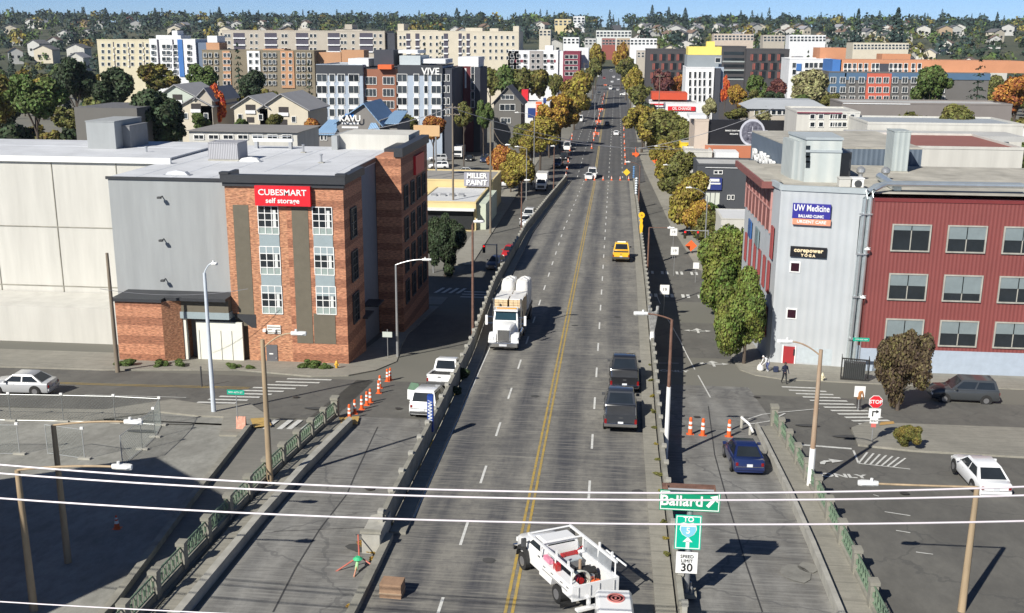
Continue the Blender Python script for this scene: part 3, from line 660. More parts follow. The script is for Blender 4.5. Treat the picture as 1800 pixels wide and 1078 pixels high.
MB().box(-2, 2, 0, .5, .7, 1.0).build('duct', white, t); MB().box(-1.9, -1.6, 0, .5, 0, .7).box(1.6, 1.9, 0, .5, 0, .7).build('rack', steel, t); MB().box(-2.2, 1.8, .1, .2, 1.2, 1.28).build('rail', steel, t)
for px, py, lb in ((313, 312, 'small grey curved vent near the front edge of the storage roof'), (440, 288, 'white flat curb box right of the big rooftop air unit')):
    p = g_ = A(px, py, 82 if px < 400 else 92); t = thing('roof_vent', lb, 'vent', (p.x, p.y, ZT+.12)); MB().prism([(-1, 0), (-.7, .3), (0, .42), (.7, .3), (1, 0)], -.3, .3, 'y').build('hood', roofg if px < 400 else white, t); MB().box(-1.1, 1.1, -.4, .4, -.02, .05).build('curb', steel, t)
def scale_from_camera(names, s, dz):      # scales the named things up about the camera, pushing them farther along the sight lines
    for o in list(C.collection.objects):
        if o.parent is None and o.name.split('.')[0] in names and not o.get('cam_scaled'):
            o.location = Vector(o.location)*s-Vector((0, 0, dz)); o.scale = (s, s, s); o['cam_scaled'] = 1
scale_from_camera(('storage_building', 'rooftop_unit', 'stair_housing', 'duct_rack', 'roof_vent'), 1.0503, 1.534)
# ================================================================== clinic building (right)
cream = ribmat('pale_ribbed_wall', (.42, .445, .465), (.44, .462, .48), .62, 'x', .8); creamw = mat('pale_blue_grey_wall', (.36, .4, .42), .8, .06)
redw = ribmat('red_ribbed_siding', (.2, .052, .048), (.23, .062, .056), .3, 'x'); cr_roof = mat('stained_concrete_roof', (.38, .36, .31), .9, .25, .45)
brn = mat('red_brown_panel', (.22, .08, .07), .6, .08)
cl = thing('clinic_building', 'four storey pale clinic building with red door and blue clinic sign at the right corner', 'building', (16.5, 85.5, 4.0)); OC = Vector(cl.location)
CZ = 18.7
def cp(name, m, polys, z0, z1, parent=cl):
    mb = MB()
    for p in polys: mb.prism([(x-OC.x, y-OC.y) for x, y in p], z0-OC.z, z1-OC.z, 'z')
    return mb.build(name, m, parent)
c0, c1 = Vector((13.5, 85.85)), Vector((20.05, 84.6)); dirx = (c1-c0).normalized(); dn = Vector((dirx.y, -dirx.x))   # outward (south)
cp('wall', cream, [[tuple(c0), tuple(c1), (20.6, 104), (13.0, 104), (13.35, 89)]], -3, CZ)
cp('roof', cr_roof, [[(13.55, 86.0), (20.1, 84.9), (45, 84.9), (45, 103.8), (13.2, 103.8)]], CZ+.01, CZ+.08)
cp('parapet_trim', creamw, [[tuple(c0+dn*.1), tuple(c1+dn*.1), tuple(c1-dn*.3), tuple(c0-dn*.3)], [(13.4, 86.2), (13.7, 86.2), (13.45, 89), (13.1, 89)]], CZ, CZ+.42)
# overhanging top storey band with red framed glazing on the street side
cp('eaves', brn, [[(12.3, 88.6), (13.6, 88.6), (13.4, 104.2), (11.8, 104.2)]], CZ-.25, CZ+.3)
cp('eaves', cr_roof, [[(12.5, 88.8), (14, 88.8), (13.6, 104), (12.0, 104)]], CZ+.3, CZ+.36)
gz = MB()
def wx(y): return 13.35-(y-89)*.0235
for k in range(7):
    y0 = 89.2+k*2.05; y1 = y0+1.85
    gz.hexa([(wx(y0)-.08-OC.x, y0-OC.y, CZ-4.0-OC.z), (wx(y0)+.1-OC.x, y0-OC.y, CZ-4.0-OC.z), (wx(y1)+.1-OC.x, y1-OC.y, CZ-4.0-OC.z), (wx(y1)-.08-OC.x, y1-OC.y, CZ-4.0-OC.z)],
            [(wx(y0)-.08-OC.x, y0-OC.y, CZ-.4-OC.z), (wx(y0)+.1-OC.x, y0-OC.y, CZ-.4-OC.z), (wx(y1)+.1-OC.x, y1-OC.y, CZ-.4-OC.z), (wx(y1)-.08-OC.x, y1-OC.y, CZ-.4-OC.z)])
gz.build('glazing_band', brn, cl); 
gm = MB()
for k in range(8): y = 89.1+k*2.05; gm.box(wx(y)-.16-OC.x, wx(y)-OC.x, y-OC.y-.07, y-OC.y+.07, CZ-4.1-OC.z, CZ-.4-OC.z)
gm.hexa([(13.15-OC.x, 89-OC.y, CZ-2.1-OC.z), (13.3-OC.x, 89-OC.y, CZ-2.1-OC.z), (wx(104)-OC.x, 103.6-OC.y, CZ-2.1-OC.z), (wx(104)-.15-OC.x, 103.6-OC.y, CZ-2.1-OC.z)], [(13.15-OC.x, 89-OC.y, CZ-2.-OC.z), (13.3-OC.x, 89-OC.y, CZ-2.-OC.z), (wx(104)-OC.x, 103.6-OC.y, CZ-2.-OC.z), (wx(104)-.15-OC.x, 103.6-OC.y, CZ-2.-OC.z)])
gm.build('glazing_bars', mat('pale_red_bars', (.42, .22, .2), .6, .05), cl)
def on_west(y, z, me, name):
    o = put(name, me, cl, Vector((wx(y)-.04, y, z))-OC); o.rotation_euler.z = R(-90-1.3); return o
for y in (87.6,): on_west(y, 14.1, wmesh(1.1, 2.6, 'red', 2, 1), 'window')
for y in (88.2, 90.6, 93.2, 96, 98.8, 101.6):
    for z in (11, 7.2): on_west(y, z, wmesh(1.0, 2.6, 'red', 2, 1), 'window')
for y, m, nm in ((99.6, mat('blue_banner', (.03, .1, .28), .5, .1), 'blue_sign_panel'), (95.2, mat('teal_grey_banner', (.16, .22, .24), .5, .1), 'grey_sign_panel')):
    o = on_west(y, 13.1, MB().box(-1.2, 1.2, -.12, 0, -.8, .8).mesh(nm, m), nm)
def south(px, py):          # a point on the slanting south face, from an image pixel
    d = ray(px, py); n = Vector((dn.x, dn.y)); den = d.x*n.x+d.y*n.y; t = (c0.x*n.x+c0.y*n.y)/den; return Vector((d.x*t, d.y*t, CAMH+d.z*t))
rotc = math.atan2(dirx.y, dirx.x)
def sface(name, l, t, r, b, m, out=.08, parent=cl):
    p = south((l+r)/2, (t+b)/2); a = south(l, (t+b)/2); q = south(r, (t+b)/2); w = (q-a).length; h = south((l+r)/2, t).z-south((l+r)/2, b).z
    o = MB().box(-w/2, w/2, -out, .03, -h/2, h/2).build(name, m, cl, p-OC); o.rotation_euler.z = rotc; return o, w, h
navy = mat('navy_sign', (.035, .03, .26), .4, .04); peach = mat('peach_sign', (.72, .28, .17), .5, .04); blk = mat('black_sign', (.012, .012, .015), .4, .1); cream_t = mat('cream_letters', (.8, .66, .42), .5, .04)
o, w, h = sface('sign_board', 1393, 358, 1460, 384, navy, .3)
text('lettering', 'UW Medicine', .72, white, o, (0, -.32, .24), bold=.012, sx=.68); text('lettering', 'BALLARD CLINIC', .32, white, o, (0, -.32, -.4), bold=.01, sx=.8)
o, w, h = sface('sign_board', 1393, 384.5, 1460, 395, peach, .3); text('lettering', 'URGENT CARE', .34, white, o, (0, -.32, 0), bold=.008)
o, w, h = sface('sign_board', 1389, 434, 1453, 452, blk, .2); text('lettering', 'corepower', .46, cream_t, o, (0, -.22, .14), bold=.02, spacing=1.1); text('lettering', 'Y O G A', .3, cream_t, o, (0, -.22, -.27), bold=.015)
for l, t in ((1390, 462), (1384, 544)):
    o, w, h = sface('window', l-2, t-2, l+17, t+17, white, .06); MB().box(-w*.38, w*.38, -.02, .0, -h*.38, h*.38).build('pane', mat('dark_red_glass', (.03, .008, .015), .2, .1), o, (0, -.06, 0))
for l, t, b in ((1508, 380, 448), (1501, 464, 530), (1493, 547, 611)):
    o, w, h = sface('window', l-(l-1490)*.0, t, l+7, b, glass, .04)
    for k in range(1, 4): MB().box(-w/2, w/2, -.03, 0, -.04, .04).build('mullion', dkgrey, o, (0, -.04, -h/2+h*k/4))
o, w, h = sface('door', 1376, 609, 1396, 649, mat('red_door', (.32, .025, .03), .45, .06), .08); MB().box(.15, .28, -.03, 0, -.05, .5).build('door_window', glass, o, (.2, -.08, .3)); MB().box(-w/2-.1, -w/2, -.04, 0, -h/2, h/2+.1).box(w/2, w/2+.1, -.04, 0, -h/2, h/2+.1).build('door_frame', white, o, (0, -.03, 0))
sface('faded_patch', 1400, 612, 1462, 640, mat('painted_over_patch', (.42, .47, .5), .85, .1, 3), .01)
# penthouse and roof plant
p0 = A(1412, 330, 90.5); p1 = A(1474, 330, 90.5); zt = A(1440, 246, 90.5).z
cp('penthouse', ribmat('pale_green_panels', (.44, .48, .47), (.5, .53, .51), 1.3, 'x'), [[(p0.x, 90.5), (p1.x, 90.5), (p1.x+.1, 96), (p0.x-.6, 96)]], CZ, zt)
cp('penthouse_trim', creamw, [[(p0.x-.08, 90.4), (p1.x+.08, 90.4), (p1.x+.15, 96), (p0.x-.7, 96)]], zt, zt+.2)
cp('penthouse_trim', creamw, [[(p0.x-.05, 90.42), (p1.x+.05, 90.42), (p1.x+.05, 90.5), (p0.x-.05, 90.5)]], CZ+2.6, CZ+2.8)
for k in range(4): q = A(1420, 262+k*9, 90.5); MB().box(-.17, .17, -.06, .02, -.28, .28).build('window', glass, cl, q-OC)
t0 = A(1386, 300, 92); cp('stair_tower', ribmat('grey_green_siding', (.36, .4, .4), (.44, .47, .46), .4), [[(p0.x-.75, 92.5), (p0.x-.02, 91), (p0.x-.02, 95.5), (p0.x-1.1, 96)]], CZ, zt-.3)
cp('stair_tower', dkgrey, [[(p1.x+.02, 91.5), (p1.x+1.3, 92.5), (p1.x+1.3, 97), (p1.x+.02, 97)]], CZ, zt-1.2)
for px, lb, mm in ((1486, 'boxy cream air unit beside the clinic roof penthouse', offw), (1509, 'white fan unit with a round grille on the clinic roof', white)):
    t, w, h = roofunit('rooftop_unit', lb, px-10, 315, px+9, 331, 86.5, mm, CZ+.1, 1.0)
    if px > 1500: MB().lathe([(.3, 0), (.3, .03), (.17, .03), (.17, .05)], 16).build('fan_grille', dkgrey, t, (0, -.02, h*.55)).rotation_euler = (R(90), 0, 0)
# shiny ducts running over the roof and down the south wall
gal = mat('shiny_duct', (.62, .68, .7), .28, .08, metal=.7)
t = thing('air_duct', 'pair of shiny ducts climbing the pale wall beside the red building and crossing the roof', 'duct', (20.0, 84.3, 4.4)); OD = Vector(t.location)
for i, (dx, hh) in enumerate(((0, .0), (.48, .12))):
    b = south(1497+i*10, 652); pts = [Vector((19.55+dx, 84.28-dx*.15, 5)), Vector((19.75+dx*.9, 84.2, CZ-.3+hh)), Vector((19.95+dx*.9, 84.35, CZ+.25+hh)), Vector((20.5+dx*.8, 84.6, CZ+.62)), Vector((21.4+dx, 85.2+dx, CZ+.75)), Vector((32, 85.5+dx, CZ+.75))]
    MB().tube([q-OD for q in pts], .2, 10).build('duct', gal, t, smooth=True)
for z in (7, 10.5, 14, 17.2): MB().box(-.35, .75, -.3, -.2, -.06, .06).build('strap', steel, t, Vector((19.7, 84.2, z))-OD)
MB().tube([Vector((22.6, 86, CZ+.3))-OD, Vector((22.6, 92, CZ+.5))-OD], .33, 10).build('duct', gal, t, smooth=True)
# ================================================================== red building, far right
rb = thing('red_building', 'dark red ribbed building with big windows right of the pale clinic wall', 'building', (28, 83.5, 4.2)); OR = Vector(rb.location)
MB().box(-7.65, 20, 0, 22, 2.2, 14.1).build('wall', redw, rb); MB().box(-7.68, 20.02, -.03, 22, -1, 2.2).build('base_wall', mat('pale_base_wall', (.36, .42, .5), .8, .08), rb)
MB().box(-7.7, 20.05, -.06, .3, 14.1, 14.35).build('parapet_trim', mat('dark_red_trim', (.18, .03, .03), .5, .1), rb)
for px, py, w, h in ((1588, 418, 2.9, 2.1), (1582, 504, 2.9, 2.1), (1576, 583, 2.9, 2.1)):
    for k in range(4):
        p = A(px, py, 83.5); put('window', wmesh(w, h, 'pale', 2, 1), rb, p-OR+Vector((.55+k*4.2, -.03, 0)))
        bh = random.Random(px*7+k).choice((0, .1, .3, -.4, .6)); MB().box(-w/2, w/2, -.09, -.05, min(bh, h/2-.1), h/2).build('window_shade', mat('grey_blind', (.2, .24, .25), .4, .1), rb, p-OR+Vector((.55+k*4.2, 0, 0)))
for z in (6.5, 10.4): MB().cyl((0, 0, 0), (-.3, -.35, .1), .05).lathe([(.05, .1), (.22, .0), (.24, -.05)], 10, c=(-.3, -.4, 0)).build('wall_lamp', white, rb, (-7.7, 0, z))
t = thing('utility_box', 'tall black fenced enclosure against the pale wall by the ducts', 'enclosure', south(1498, 664)+Vector((0, -.6, 0))); 
t.location.z = T(t.location.y)+.15; t.rotation_euler.z = rotc
fm = MB()
for k in range(15): fm.box(-1.05+k*.15, -1.0+k*.15, -.62, -.58, 0, 1.9)
for k in range(8): fm.box(-1.07, -1.03, -.6+k*.16, -.56+k*.16, 0, 1.9); fm.box(1.05, 1.09, -.6+k*.16, -.56+k*.16, 0, 1.9)
fm.box(-1.08, 1.1, -.64, -.57, 1.82, 1.92).box(-1.08, 1.1, -.64, -.57, .1, .2)
fm.build('fence', black, t); MB().box(-.85, .8, -.4, .3, 0, 1.5).build('cabinet', mat('grey_cabinet', (.12, .13, .13), .5, .1), t, bevel=.03)

scale_from_camera(('clinic_building', 'rooftop_unit', 'air_duct', 'red_building'), 1.0527, 1.607)
for o in C.collection.objects:
    if 'cam_scaled' in o: del o['cam_scaled']

t = thing('shadow_block', 'unseen brick block outside the lower left of the view, added to cast the shadow over the lot', 'building', (-33, 30, 8))  # unseen building, added and shaped only to throw the shadow on the lot
MB().prism([(7.7, 2.1), (-1.3, 9.1), (-14, 0), (3, -8.1)], -2, 11.5, 'z').build('wall', brick, t); MB().prism([(7.8, 2.1), (-1.3, 9.25), (-14.2, 0), (3, -8.3)], 11.5, 11.9, 'z').build('roof', roofg, t)
# ================================================================== railings of the ramps
rgreen = mat('green_railing_paint', (.1, .17, .11), .6, .25, 3, col2=(.19, .25, .17))
def railing(name, label, pts, n, side):
    a, b = Vector(pts[0]), Vector(pts[1]); t = thing(name, label, 'railing', (a.x, a.y, T(a.y)))
    base = MB(); lat = MB(); rail = MB(); pm = MB().prism([(-.16, -.2), (.16, -.2), (.16, .2), (-.16, .2)], 0, 1.28).prism([(-.2, -.24), (.2, -.24), (.2, .24), (-.2, .24)], 1.18, 1.34).mesh('post', conc)
    def P(k, z, dx=0): p = a.lerp(b, k); return Vector((p.x-a.x+dx, p.y-a.y, T(p.y)-T(a.y)+z))
    for i in range(n):
        k0, k1 = i/n, (i+1)/n
        base.hexa([P(k0, -.2, -.1), P(k0, -.2, .1), P(k1, -.2, .1), P(k1, -.2, -.1)], [P(k0, .32, -.1), P(k0, .32, .1), P(k1, .32, .1), P(k1, .32, -.1)])
        for z in (.42, 1.12): rail.tube([P(k0+.003, z), P(k1-.003, z)], .045, 6)
        m = 7
        for j in range(m):
            u0 = k0+(k1-k0)*(j+.1)/m; u1 = k0+(k1-k0)*(j+.9)/m
            lat.tube([P(u0, .45), P(u1, 1.1)], .02, 4); lat.tube([P(u1, .45), P(u0, 1.1)], .02, 4)
            um = (u0+u1)/2; lat.tube([P(um, .66), P(um, .9)], .07, 4)
    base.build('kerb_wall', conc, t); rail.build('rail', rgreen, t); lat.build('lattice', rgreen, t)
    for i in range(n+1):
        o = put('post', pm, t, P(i/n, 0))
        if i == n: o.scale = (1.3, 1.3, 1.12)
    return t
railing('ramp_railing', 'green lattice railing between concrete posts along the left ramp', ((-18.2, 23.5), (-17.87, 64.28)), 15, -1)
railing('ramp_railing', 'green lattice railing between concrete posts along the right ramp', ((10.98, 24.5), (11.08, 66.86)), 14, 1)
# noses of the gores
t = thing('gore_wall', 'squat concrete nose wall where the left parapet begins', 'wall', (-10.4, 42.2, 7.7)); MB().prism([(-.35, 0), (.5, 0), (.5, 2.4), (-.35, 1.9)], 0, 1.2).build('block', conc2, t, bevel=.04); MB().box(-.4, .55, -.05, .2, 1.2, 1.32).build('cap', conc, t)
t = thing('barrier_end', 'white bent barrier end piece at the head of the right ramp kerb', 'barrier', (9.15, 63.6, T(63.6))); MB().tube([(-.4, 1.6, .75), (0, .8, .62), (.15, 0, .4)], .08, 8).build('beam', white, t); MB().cyl((-.35, 1.7, 0), (-.35, 1.7, .8), .1).cyl((.05, .5, 0), (.05, .5, .6), .1).build('post', conc2, t)
# ================================================================== poles and lamps
def lamp_post(label, base, top, lamp, m=steel, r=.13, headm=None, arm_from=.0, group='street lamps', wood=False, arc=.8, foot=None, zbase=None, cat='street lamp', headlen=1.):
    """base: world foot; top: image pixel of the pole top; lamp: image pixel of the lamp end, in the plane of the pole"""
    b = Vector(base); tz = A(top[0], top[1], b.y); lp = A(lamp[0], lamp[1], b.y); h = tz.z-b.z
    t = thing('street_lamp', label, cat, b, 0, group)
    MB().cyl((0, 0, 0), (0, 0, h), r*1.25, r*.8, 10).build('pole', m, t, smooth=True)
    if foot: MB().cyl((0, 0, 0), (0, 0, foot[0]), r*1.32, r*1.25, 10).build('pole_base', foot[1], t)
    d = lp.x-b.x; z1 = lp.z-b.z; z0 = h-arm_from; s = 1 if d > 0 else -1; n = 8
    hl = .75*headlen; dd = d-s*hl
    pts = [(dd*k/n, 0, z0+(z1-z0)*math.sin(math.pi/2*min(1, k/n))**.9) for k in range(n+1)]
    MB().tube(pts, .045, 6).build('arm', m if not wood else steel, t, smooth=True)
    MB().loft([[(dd+s*hl*u, w, z1+zz) for w, zz in ((-w_, 0), (-w_*.7, .1), (w_*.7, .1), (w_, 0), (w_*.6, -.08), (-w_*.6, -.08))] for u, w_ in ((-.05, .06), (.25, .15), (.8, .17), (1., .08))]).cyl((dd+s*hl*.3, 0, z1+.1), (dd+s*hl*.3, 0, z1+.22), .06).build('lamp_head', headm or white, t)
    return t
tan = mat('tan_steel_pole', (.36, .27, .17), .7, .25, 2, (1, 1, .15)); wht = mat('white_steel_pole', (.55, .6, .66), .5, .08); rust = mat('rust_tan_pole', (.3, .19, .12), .8, .35, 3, (1, 1, .2), col2=(.4, .31, .22))
lamp_post('tan lamp post standing on the left green railing', G(475, 850), (462, 597), (538, 587), tan, .14, arm_from=.5)
lamp_post('rust stained lamp post on the right green railing with a white painted foot', G(1423, 858), (1443, 615), (1366, 600), rust, .13, arm_from=.35, foot=(2.3, white))
t = lamp_post('slender white lamp post on the corner by the left crossing', G(376, 727), (365, 480), (382, 464), wht, .13, headlen=.5)
lamp_post('grey lamp post in the shade beside the storage building', G(699, 630), (695, 466), (758, 457), steel, .1)
lamp_post('lamp post half hidden by the dark evergreen tree', G(762, 480), (762, 421), (812, 413), steel, .09)
def deckx(px, py, side): p = D(px, py); return Vector((lerp(LX, p.y)-.35 if side < 0 else lerp(RX, p.y)+.45, p.y, T(p.y)))
for px, py, top, lamp, side, lb in ((823, 606, (826, 395), (850, 390), -1, 'tall rusty lamp post rising outside the left parapet nearest the camera'),
        (911, 420, (912, 322), (932, 317), -1, 'rusty lamp post outside the left parapet by the parked white cars'),
        (1162, 790, (1170, 562), (1114, 551), 1, 'rusty lamp post outside the right parapet reaching over the elevated road'),
        (1131, 480, (1139, 400), (1186, 401), 1, 'rusty lamp post beside the yellow sculpture with its arm over the side street'),
        (1119, 362, (1122, 292), (1100, 285), 1, 'thin brown lamp post near the far end of the right parapet'),
        (952, 345, (953, 262), (968, 257), -1, 'thin lamp post at the far end of the left parapet')):
    b = deckx(px, py, side); lamp_post(lb, b, top, lamp, brown, .1, foot=(8.5-b.z*.6, white) if px == 1162 else None)
for px, py, top, lamp, lb in ((862, 412, (862, 215), (897, 255), 'tall timber utility pole by the paint shop carrying a lamp'), (1237, 470, (1240, 345), (1206, 330), 'lamp post among the autumn trees on the right pavement'),
        (1200, 365, (1204, 300), (1166, 290), 'second lamp post among the right street trees'), (1190, 325, (1194, 262), (1150, 257), 'third lamp post further up the right street trees'),
        (925, 352, (926, 262), (905, 258), 'lamp post behind the left street trees'), (938, 330, (938, 205), (905, 198), 'tall lamp post left of the avenue near the excavator'),
        (1160, 280, (1162, 240), (1140, 236), 'far lamp post behind the orange diamond signs'), (1045, 215, (1046, 168), (1030, 165), 'distant lamp post in the avenue left kerb'), (1127, 235, (1129, 190), (1113, 187), 'distant lamp post on the avenue right kerb')):
    lamp_post(lb, G(px, py), top, lamp, timber if 'timber' in lb else steel, .14 if 'timber' in lb else .09)
def off_lamp(label, foot, head, side):
    """lamp posts that stand outside the photograph, their heads inside it"""
    b = G(*foot); lamp_post(label, b, (foot[0]-side*3, head[1]+6), head, tan, .13)
off_lamp('lamp post at the far left whose white head hangs over the construction lot', (120, 990), (250, 743), -1)
off_lamp('second lamp post at the far left with its head over the shaded lot', (60, 1075), (232, 822), -1)
off_lamp('lamp post at the far right reaching over the turn lane', (1690, 1075), (1508, 849), 1)
def utility_pole(label, base, top, arms=2, r=.16, wires=True):
    b = Vector(base); tz = A(top[0], top[1], b.y); h = tz.z-b.z; t = thing('utility_pole', label, 'utility pole', b, 0, 'timber utility poles')
    MB().cyl((0, 0, 0), (0, 0, h), r*1.2, r*.75, 10).build('pole', timber, t, smooth=True)
    for k in range(arms):
        MB().box(-1.2, 1.2, -.08, .08, h-.7-k*1.1, h-.58-k*1.1).build('crossarm', timber, t)
        for x in (-1.1, -.4, .4, 1.1): MB().cyl((x, 0, h-.58-k*1.1), (x, 0, h-.42-k*1.1), .05).build('insulator', conc2, t)
    return t
t = utility_pole('leaning timber pole in front of the low brick wing at the far left', G(207, 655), (190, 445), 0)
utility_pole('tallest timber pole between the parking lot and the paint shop', G(797, 402), (796, 182), 2)
for px, py, top, lb in ((1362, 250, (1362, 185), 'thin timber pole behind the black billboard'), (652, 262, (654, 190), 'timber pole before the blue roofed building'), (310, 255, (306, 205), 'timber pole behind the storage roof left of the red tree'),
        (1155, 262, (1156, 130), 'pole at the autumn trees right of the avenue'), (1025, 195, (1026, 110), 'pole left of the avenue near the crossing')):
    utility_pole(lb, G(px, py), top, 1, .12)
# ================================================================== overhead wires
wirem = mat('pale_cable', (.62, .57, .6), .4, .03)
for y0, ym, y1, Y, lb in ((831, 864, 862, 27.2, 'topmost of the four pale overhead cables'), (845, 876, 876, 27.0, 'second overhead cable just below the topmost'), (888, 918, 920, 26.8, 'third overhead cable crossing under the Ballard sign'), (1068, 1095, 1100, 26.5, 'lowest overhead cable at the bottom edge')):
    a = A(176, y0, Y); m = A(900, ym, Y); b = A(1598, y1, Y)
    # parabola through the three points, carried on to either side
    import itertools
    X = [a.x, m.x, b.x]; Zs = [a.z, m.z, b.z]
    def para(x): return sum(Zs[i]*math.prod((x-X[j])/(X[i]-X[j]) for j in range(3) if j != i) for i in range(3))
    pts = [(x, Y, para(x)) for x in [a.x-18+(b.x-a.x+36)*k/40 for k in range(41)]]
    tag(MB().tube(pts, .028 if y0 < 1000 else .02, 6).build('overhead_wire', wirem), lb, 'wire', 'overhead cables across the view')
def far_wire(p, q, label, sag=.5, r=.02):
    p, q = Vector(p), Vector(q); pts = [p.lerp(q, k/12)+Vector((0, 0, -sag*4*(k/12)*(1-k/12))) for k in range(13)]
    tag(MB().tube(pts, r, 4).build('overhead_wire', mat('grey_cable', (.3, .3, .32), .5, .05)), label, 'wire', 'thin wires beyond')
far_wire(A(176, 508, 74), A(436, 508, 80), 'thin cable running from the leaning pole past the grey wall'); far_wire(A(795, 190, 160), A(1115, 262, 210), 'thin cable slung over the elevated road beyond the truck', 1, .05)
far_wire(A(1115, 262, 210), A(1360, 190, 200), 'thin cable from the avenue to the billboard pole', 1, .05); far_wire(A(862, 225, 165), A(1200, 262, 190), 'second thin cable over the far elevated road', 1, .05); far_wire(A(560, 235, 165), A(795, 188, 160), 'thin cable from the blue roofed building to the tallest pole', 1, .05)
# ================================================================== signs
def sign_post(name, label, base, h, cat='sign', r=.035, m=steel, group=None, rz=0.):
    t = thing(name, label, cat, base, rz, group); MB().cyl((0, 0, 0), (0, 0, h), r, r, 8).build('post', m, t); return t
def plate_(t, name, w, h, z, m, y=-.05, rot=0., back=steel, shape=None):
    pts = shape or [(-w/2, -h/2), (w/2, -h/2), (w/2, h/2), (-w/2, h/2)]
    o = MB().prism(pts, -.012, .012, 'y').build(name, [m], t, (0, y, z)); o.rotation_euler.z = rot; return o
blackt = mat('black_letters', (.015, .015, .015), .5, .0); octo = lambda r: [(r*math.cos(R(22.5+45*k)), r*math.sin(R(22.5+45*k))) for k in range(8)]
# gore sign with three boards
t = thing('road_sign', 'tall gore post with green Ballard board, green interstate board and white speed limit board', 'road sign', (3.52, 39.62, DZ(39.6)+.1)); OS = Vector(t.location)
MB().cyl((0, 0, 0), (0, 0, 4.75), .13, .13, 12).build('post', steel, t, smooth=True)
MB().box(-.42, .42, -.3, .3, 0, .18).build('footing', conc, t); MB().cyl((.2, .2, .1), (.2, .2, .5), .04).cyl((-.2, .2, .1), (-.2, .2, .5), .04).cyl((.2, -.2, .1), (.2, -.2, .5), .04).cyl((-.2, -.2, .1), (-.2, -.2, .5), .04).build('anchor_bolts', steel, t)
def gb(name, l, tp, r, b, m, border, y=-.2):
    p = A(l, tp, 39.6+y); q = A(r, b, 39.6+y); w = q.x-p.x; h = (p.z-q.z); o = MB().box(-w/2, w/2, -.02, .02, -h/2, h/2).build(name, m, t, ((p.x+q.x)/2-OS.x, y, (p.z+q.z)/2-OS.z))
    if border:
        k = .035; e = MB()
        for a, c, d, f in ((-w/2+k, w/2-k, h/2-2*k, h/2-k), (-w/2+k, w/2-k, -h/2+k, -h/2+2*k), (-w/2+k, -w/2+2*k, -h/2+2*k, h/2-2*k), (w/2-2*k, w/2-k, -h/2+2*k, h/2-2*k)): e.box(a, c, -.028, -.02, d, f)
        e.build('border', white, o)
    return o, w, h
o, w, h = gb('sign_board', 1160, 861, 1265, 901, green, True); text('lettering', 'Ballard', .62, white, o, (-.32, -.035, -.02), bold=.012)
aw = MB().box(-.07, .07, -.03, -.022, -.3, .12).prism([(-.2, .1), (.2, .1), (0, .34)], -.03, -.022, 'y').build('arrow', white, o, (w*.37, 0, .02)); aw.rotation_euler.y = R(38)
MB().box(-w/2+.1, w/2-.2, -.05, .35, 0, .1).build('sign_light_bar', brown, o, (0, 0, h/2+.05)); MB().cyl((-.9, -.3, .18), (.9, -.3, .18), .05).build('lamp_tube', steel, o, (0, 0, h/2)); 
for x in (-.95, .95): MB().tube([(x, .1, .05), (x, -.1, .3), (x, -.35, .2)], .025, 5).build('lamp_bracket', brown, o, (0, 0, h/2))
o, w, h = gb('sign_board', 1188, 905, 1231, 967, mat('bright_green_sign', (.0, .42, .27), .4, .04), True); text('lettering', 'TO', .3, white, o, (0, -.035, h*.38), bold=.008)
shd = [(-.33, .28), (-.2, .33), (0, .29), (.2, .33), (.33, .28), (.36, .0), (.25, -.22), (0, -.38), (-.25, -.22), (-.36, .0)]
MB().prism([(x*.95, z*.95) for x, z in shd], -.032, -.022, 'y').build('shield', white, o, (0, 0, .12)); MB().prism([(x*.86, z*.86-.015) for x, z in shd if z < .3]+[], -.038, -.031, 'y').build('shield_field', mat('pale_blue_shield', (.2, .5, .68), .5, .08), o, (0, 0, .12)); text('lettering', '5', .36, white, o, (0, -.045, .07), bold=.006); MB().box(-.3, .3, -.042, -.03, .13, .24).build('shield_band', white, o, (0, 0, .13))
MB().box(-.07, .07, -.03, -.022, -.28, .05).prism([(-.2, .03), (.2, .03), (0, .25)], -.03, -.022, 'y').build('arrow', white, o, (0, 0, -.45))
o, w, h = gb('sign_board', 1189, 970, 1225, 1009, white, False); text('lettering', 'SPEED', .2, blackt, o, (0, -.03, .28)); text('lettering', 'LIMIT', .2, blackt, o, (0, -.03, .08)); text('lettering', '30', .5, blackt, o, (0, -.03, -.22), bold=.006)
# stop sign group at right island
t = sign_post('stop_sign', 'red octagonal stop sign with a white right turn arrow board on the right island', G(1532, 779), 3.05)
plate_(t, 'octagon', 0, 0, 2.75, white, shape=octo(.44)); plate_(t, 'octagon', 0, 0, 2.75, red, y=-.07, shape=octo(.41)); text('lettering', 'STOP', .33, white, t, (0, -.095, 2.75), bold=.008)
plate_(t, 'arrow_board', .72, .62, 2.0, white); MB().box(-.16, -.09, -.02, 0, -.2, .1).box(-.16, .1, -.02, 0, .08, .15).prism([(.08, .0), (.08, .23), (.26, .115)], -.02, 0, 'y').build('turn_arrow', blackt, t, (0, -.065, 2.0))
plate_(t, 'small_board', .5, .35, 1.5, white); text('lettering', 'ONLY', .16, blackt, t, (0, -.08, 1.5)); plate_(t, 'red_board', .3, .25, 1.2, mat('faded_red', (.6, .15, .13), .6, .05))
def street_name(label, base, h, s, w=1.1, px=None):
    t = sign_post('street_name_sign', label, base, h, cat='street sign'); plate_(t, 'name_board', w, .3, h+.02, mat('teal_street_sign', (.0, .36, .24), .4, .05)); text('lettering', s, .16, white, t, (0, -.075, h+.02)); return t
b = G(419, 757); street_name('teal street name sign on a post at the left crossing corner', b, A(417, 690, b.y).z-b.z, 'NW 46TH ST'); 
b = G(1507, 668); street_name('teal street name sign before the red building', b, A(1510, 597, b.y).z-b.z, '15TH AVE NW', 1.3)
b = G(1246, 520); street_name('teal street name sign on the lamp pole at the right cross street', b, A(1246, 432, b.y).z-b.z, 'NW LEARY', 1.2)
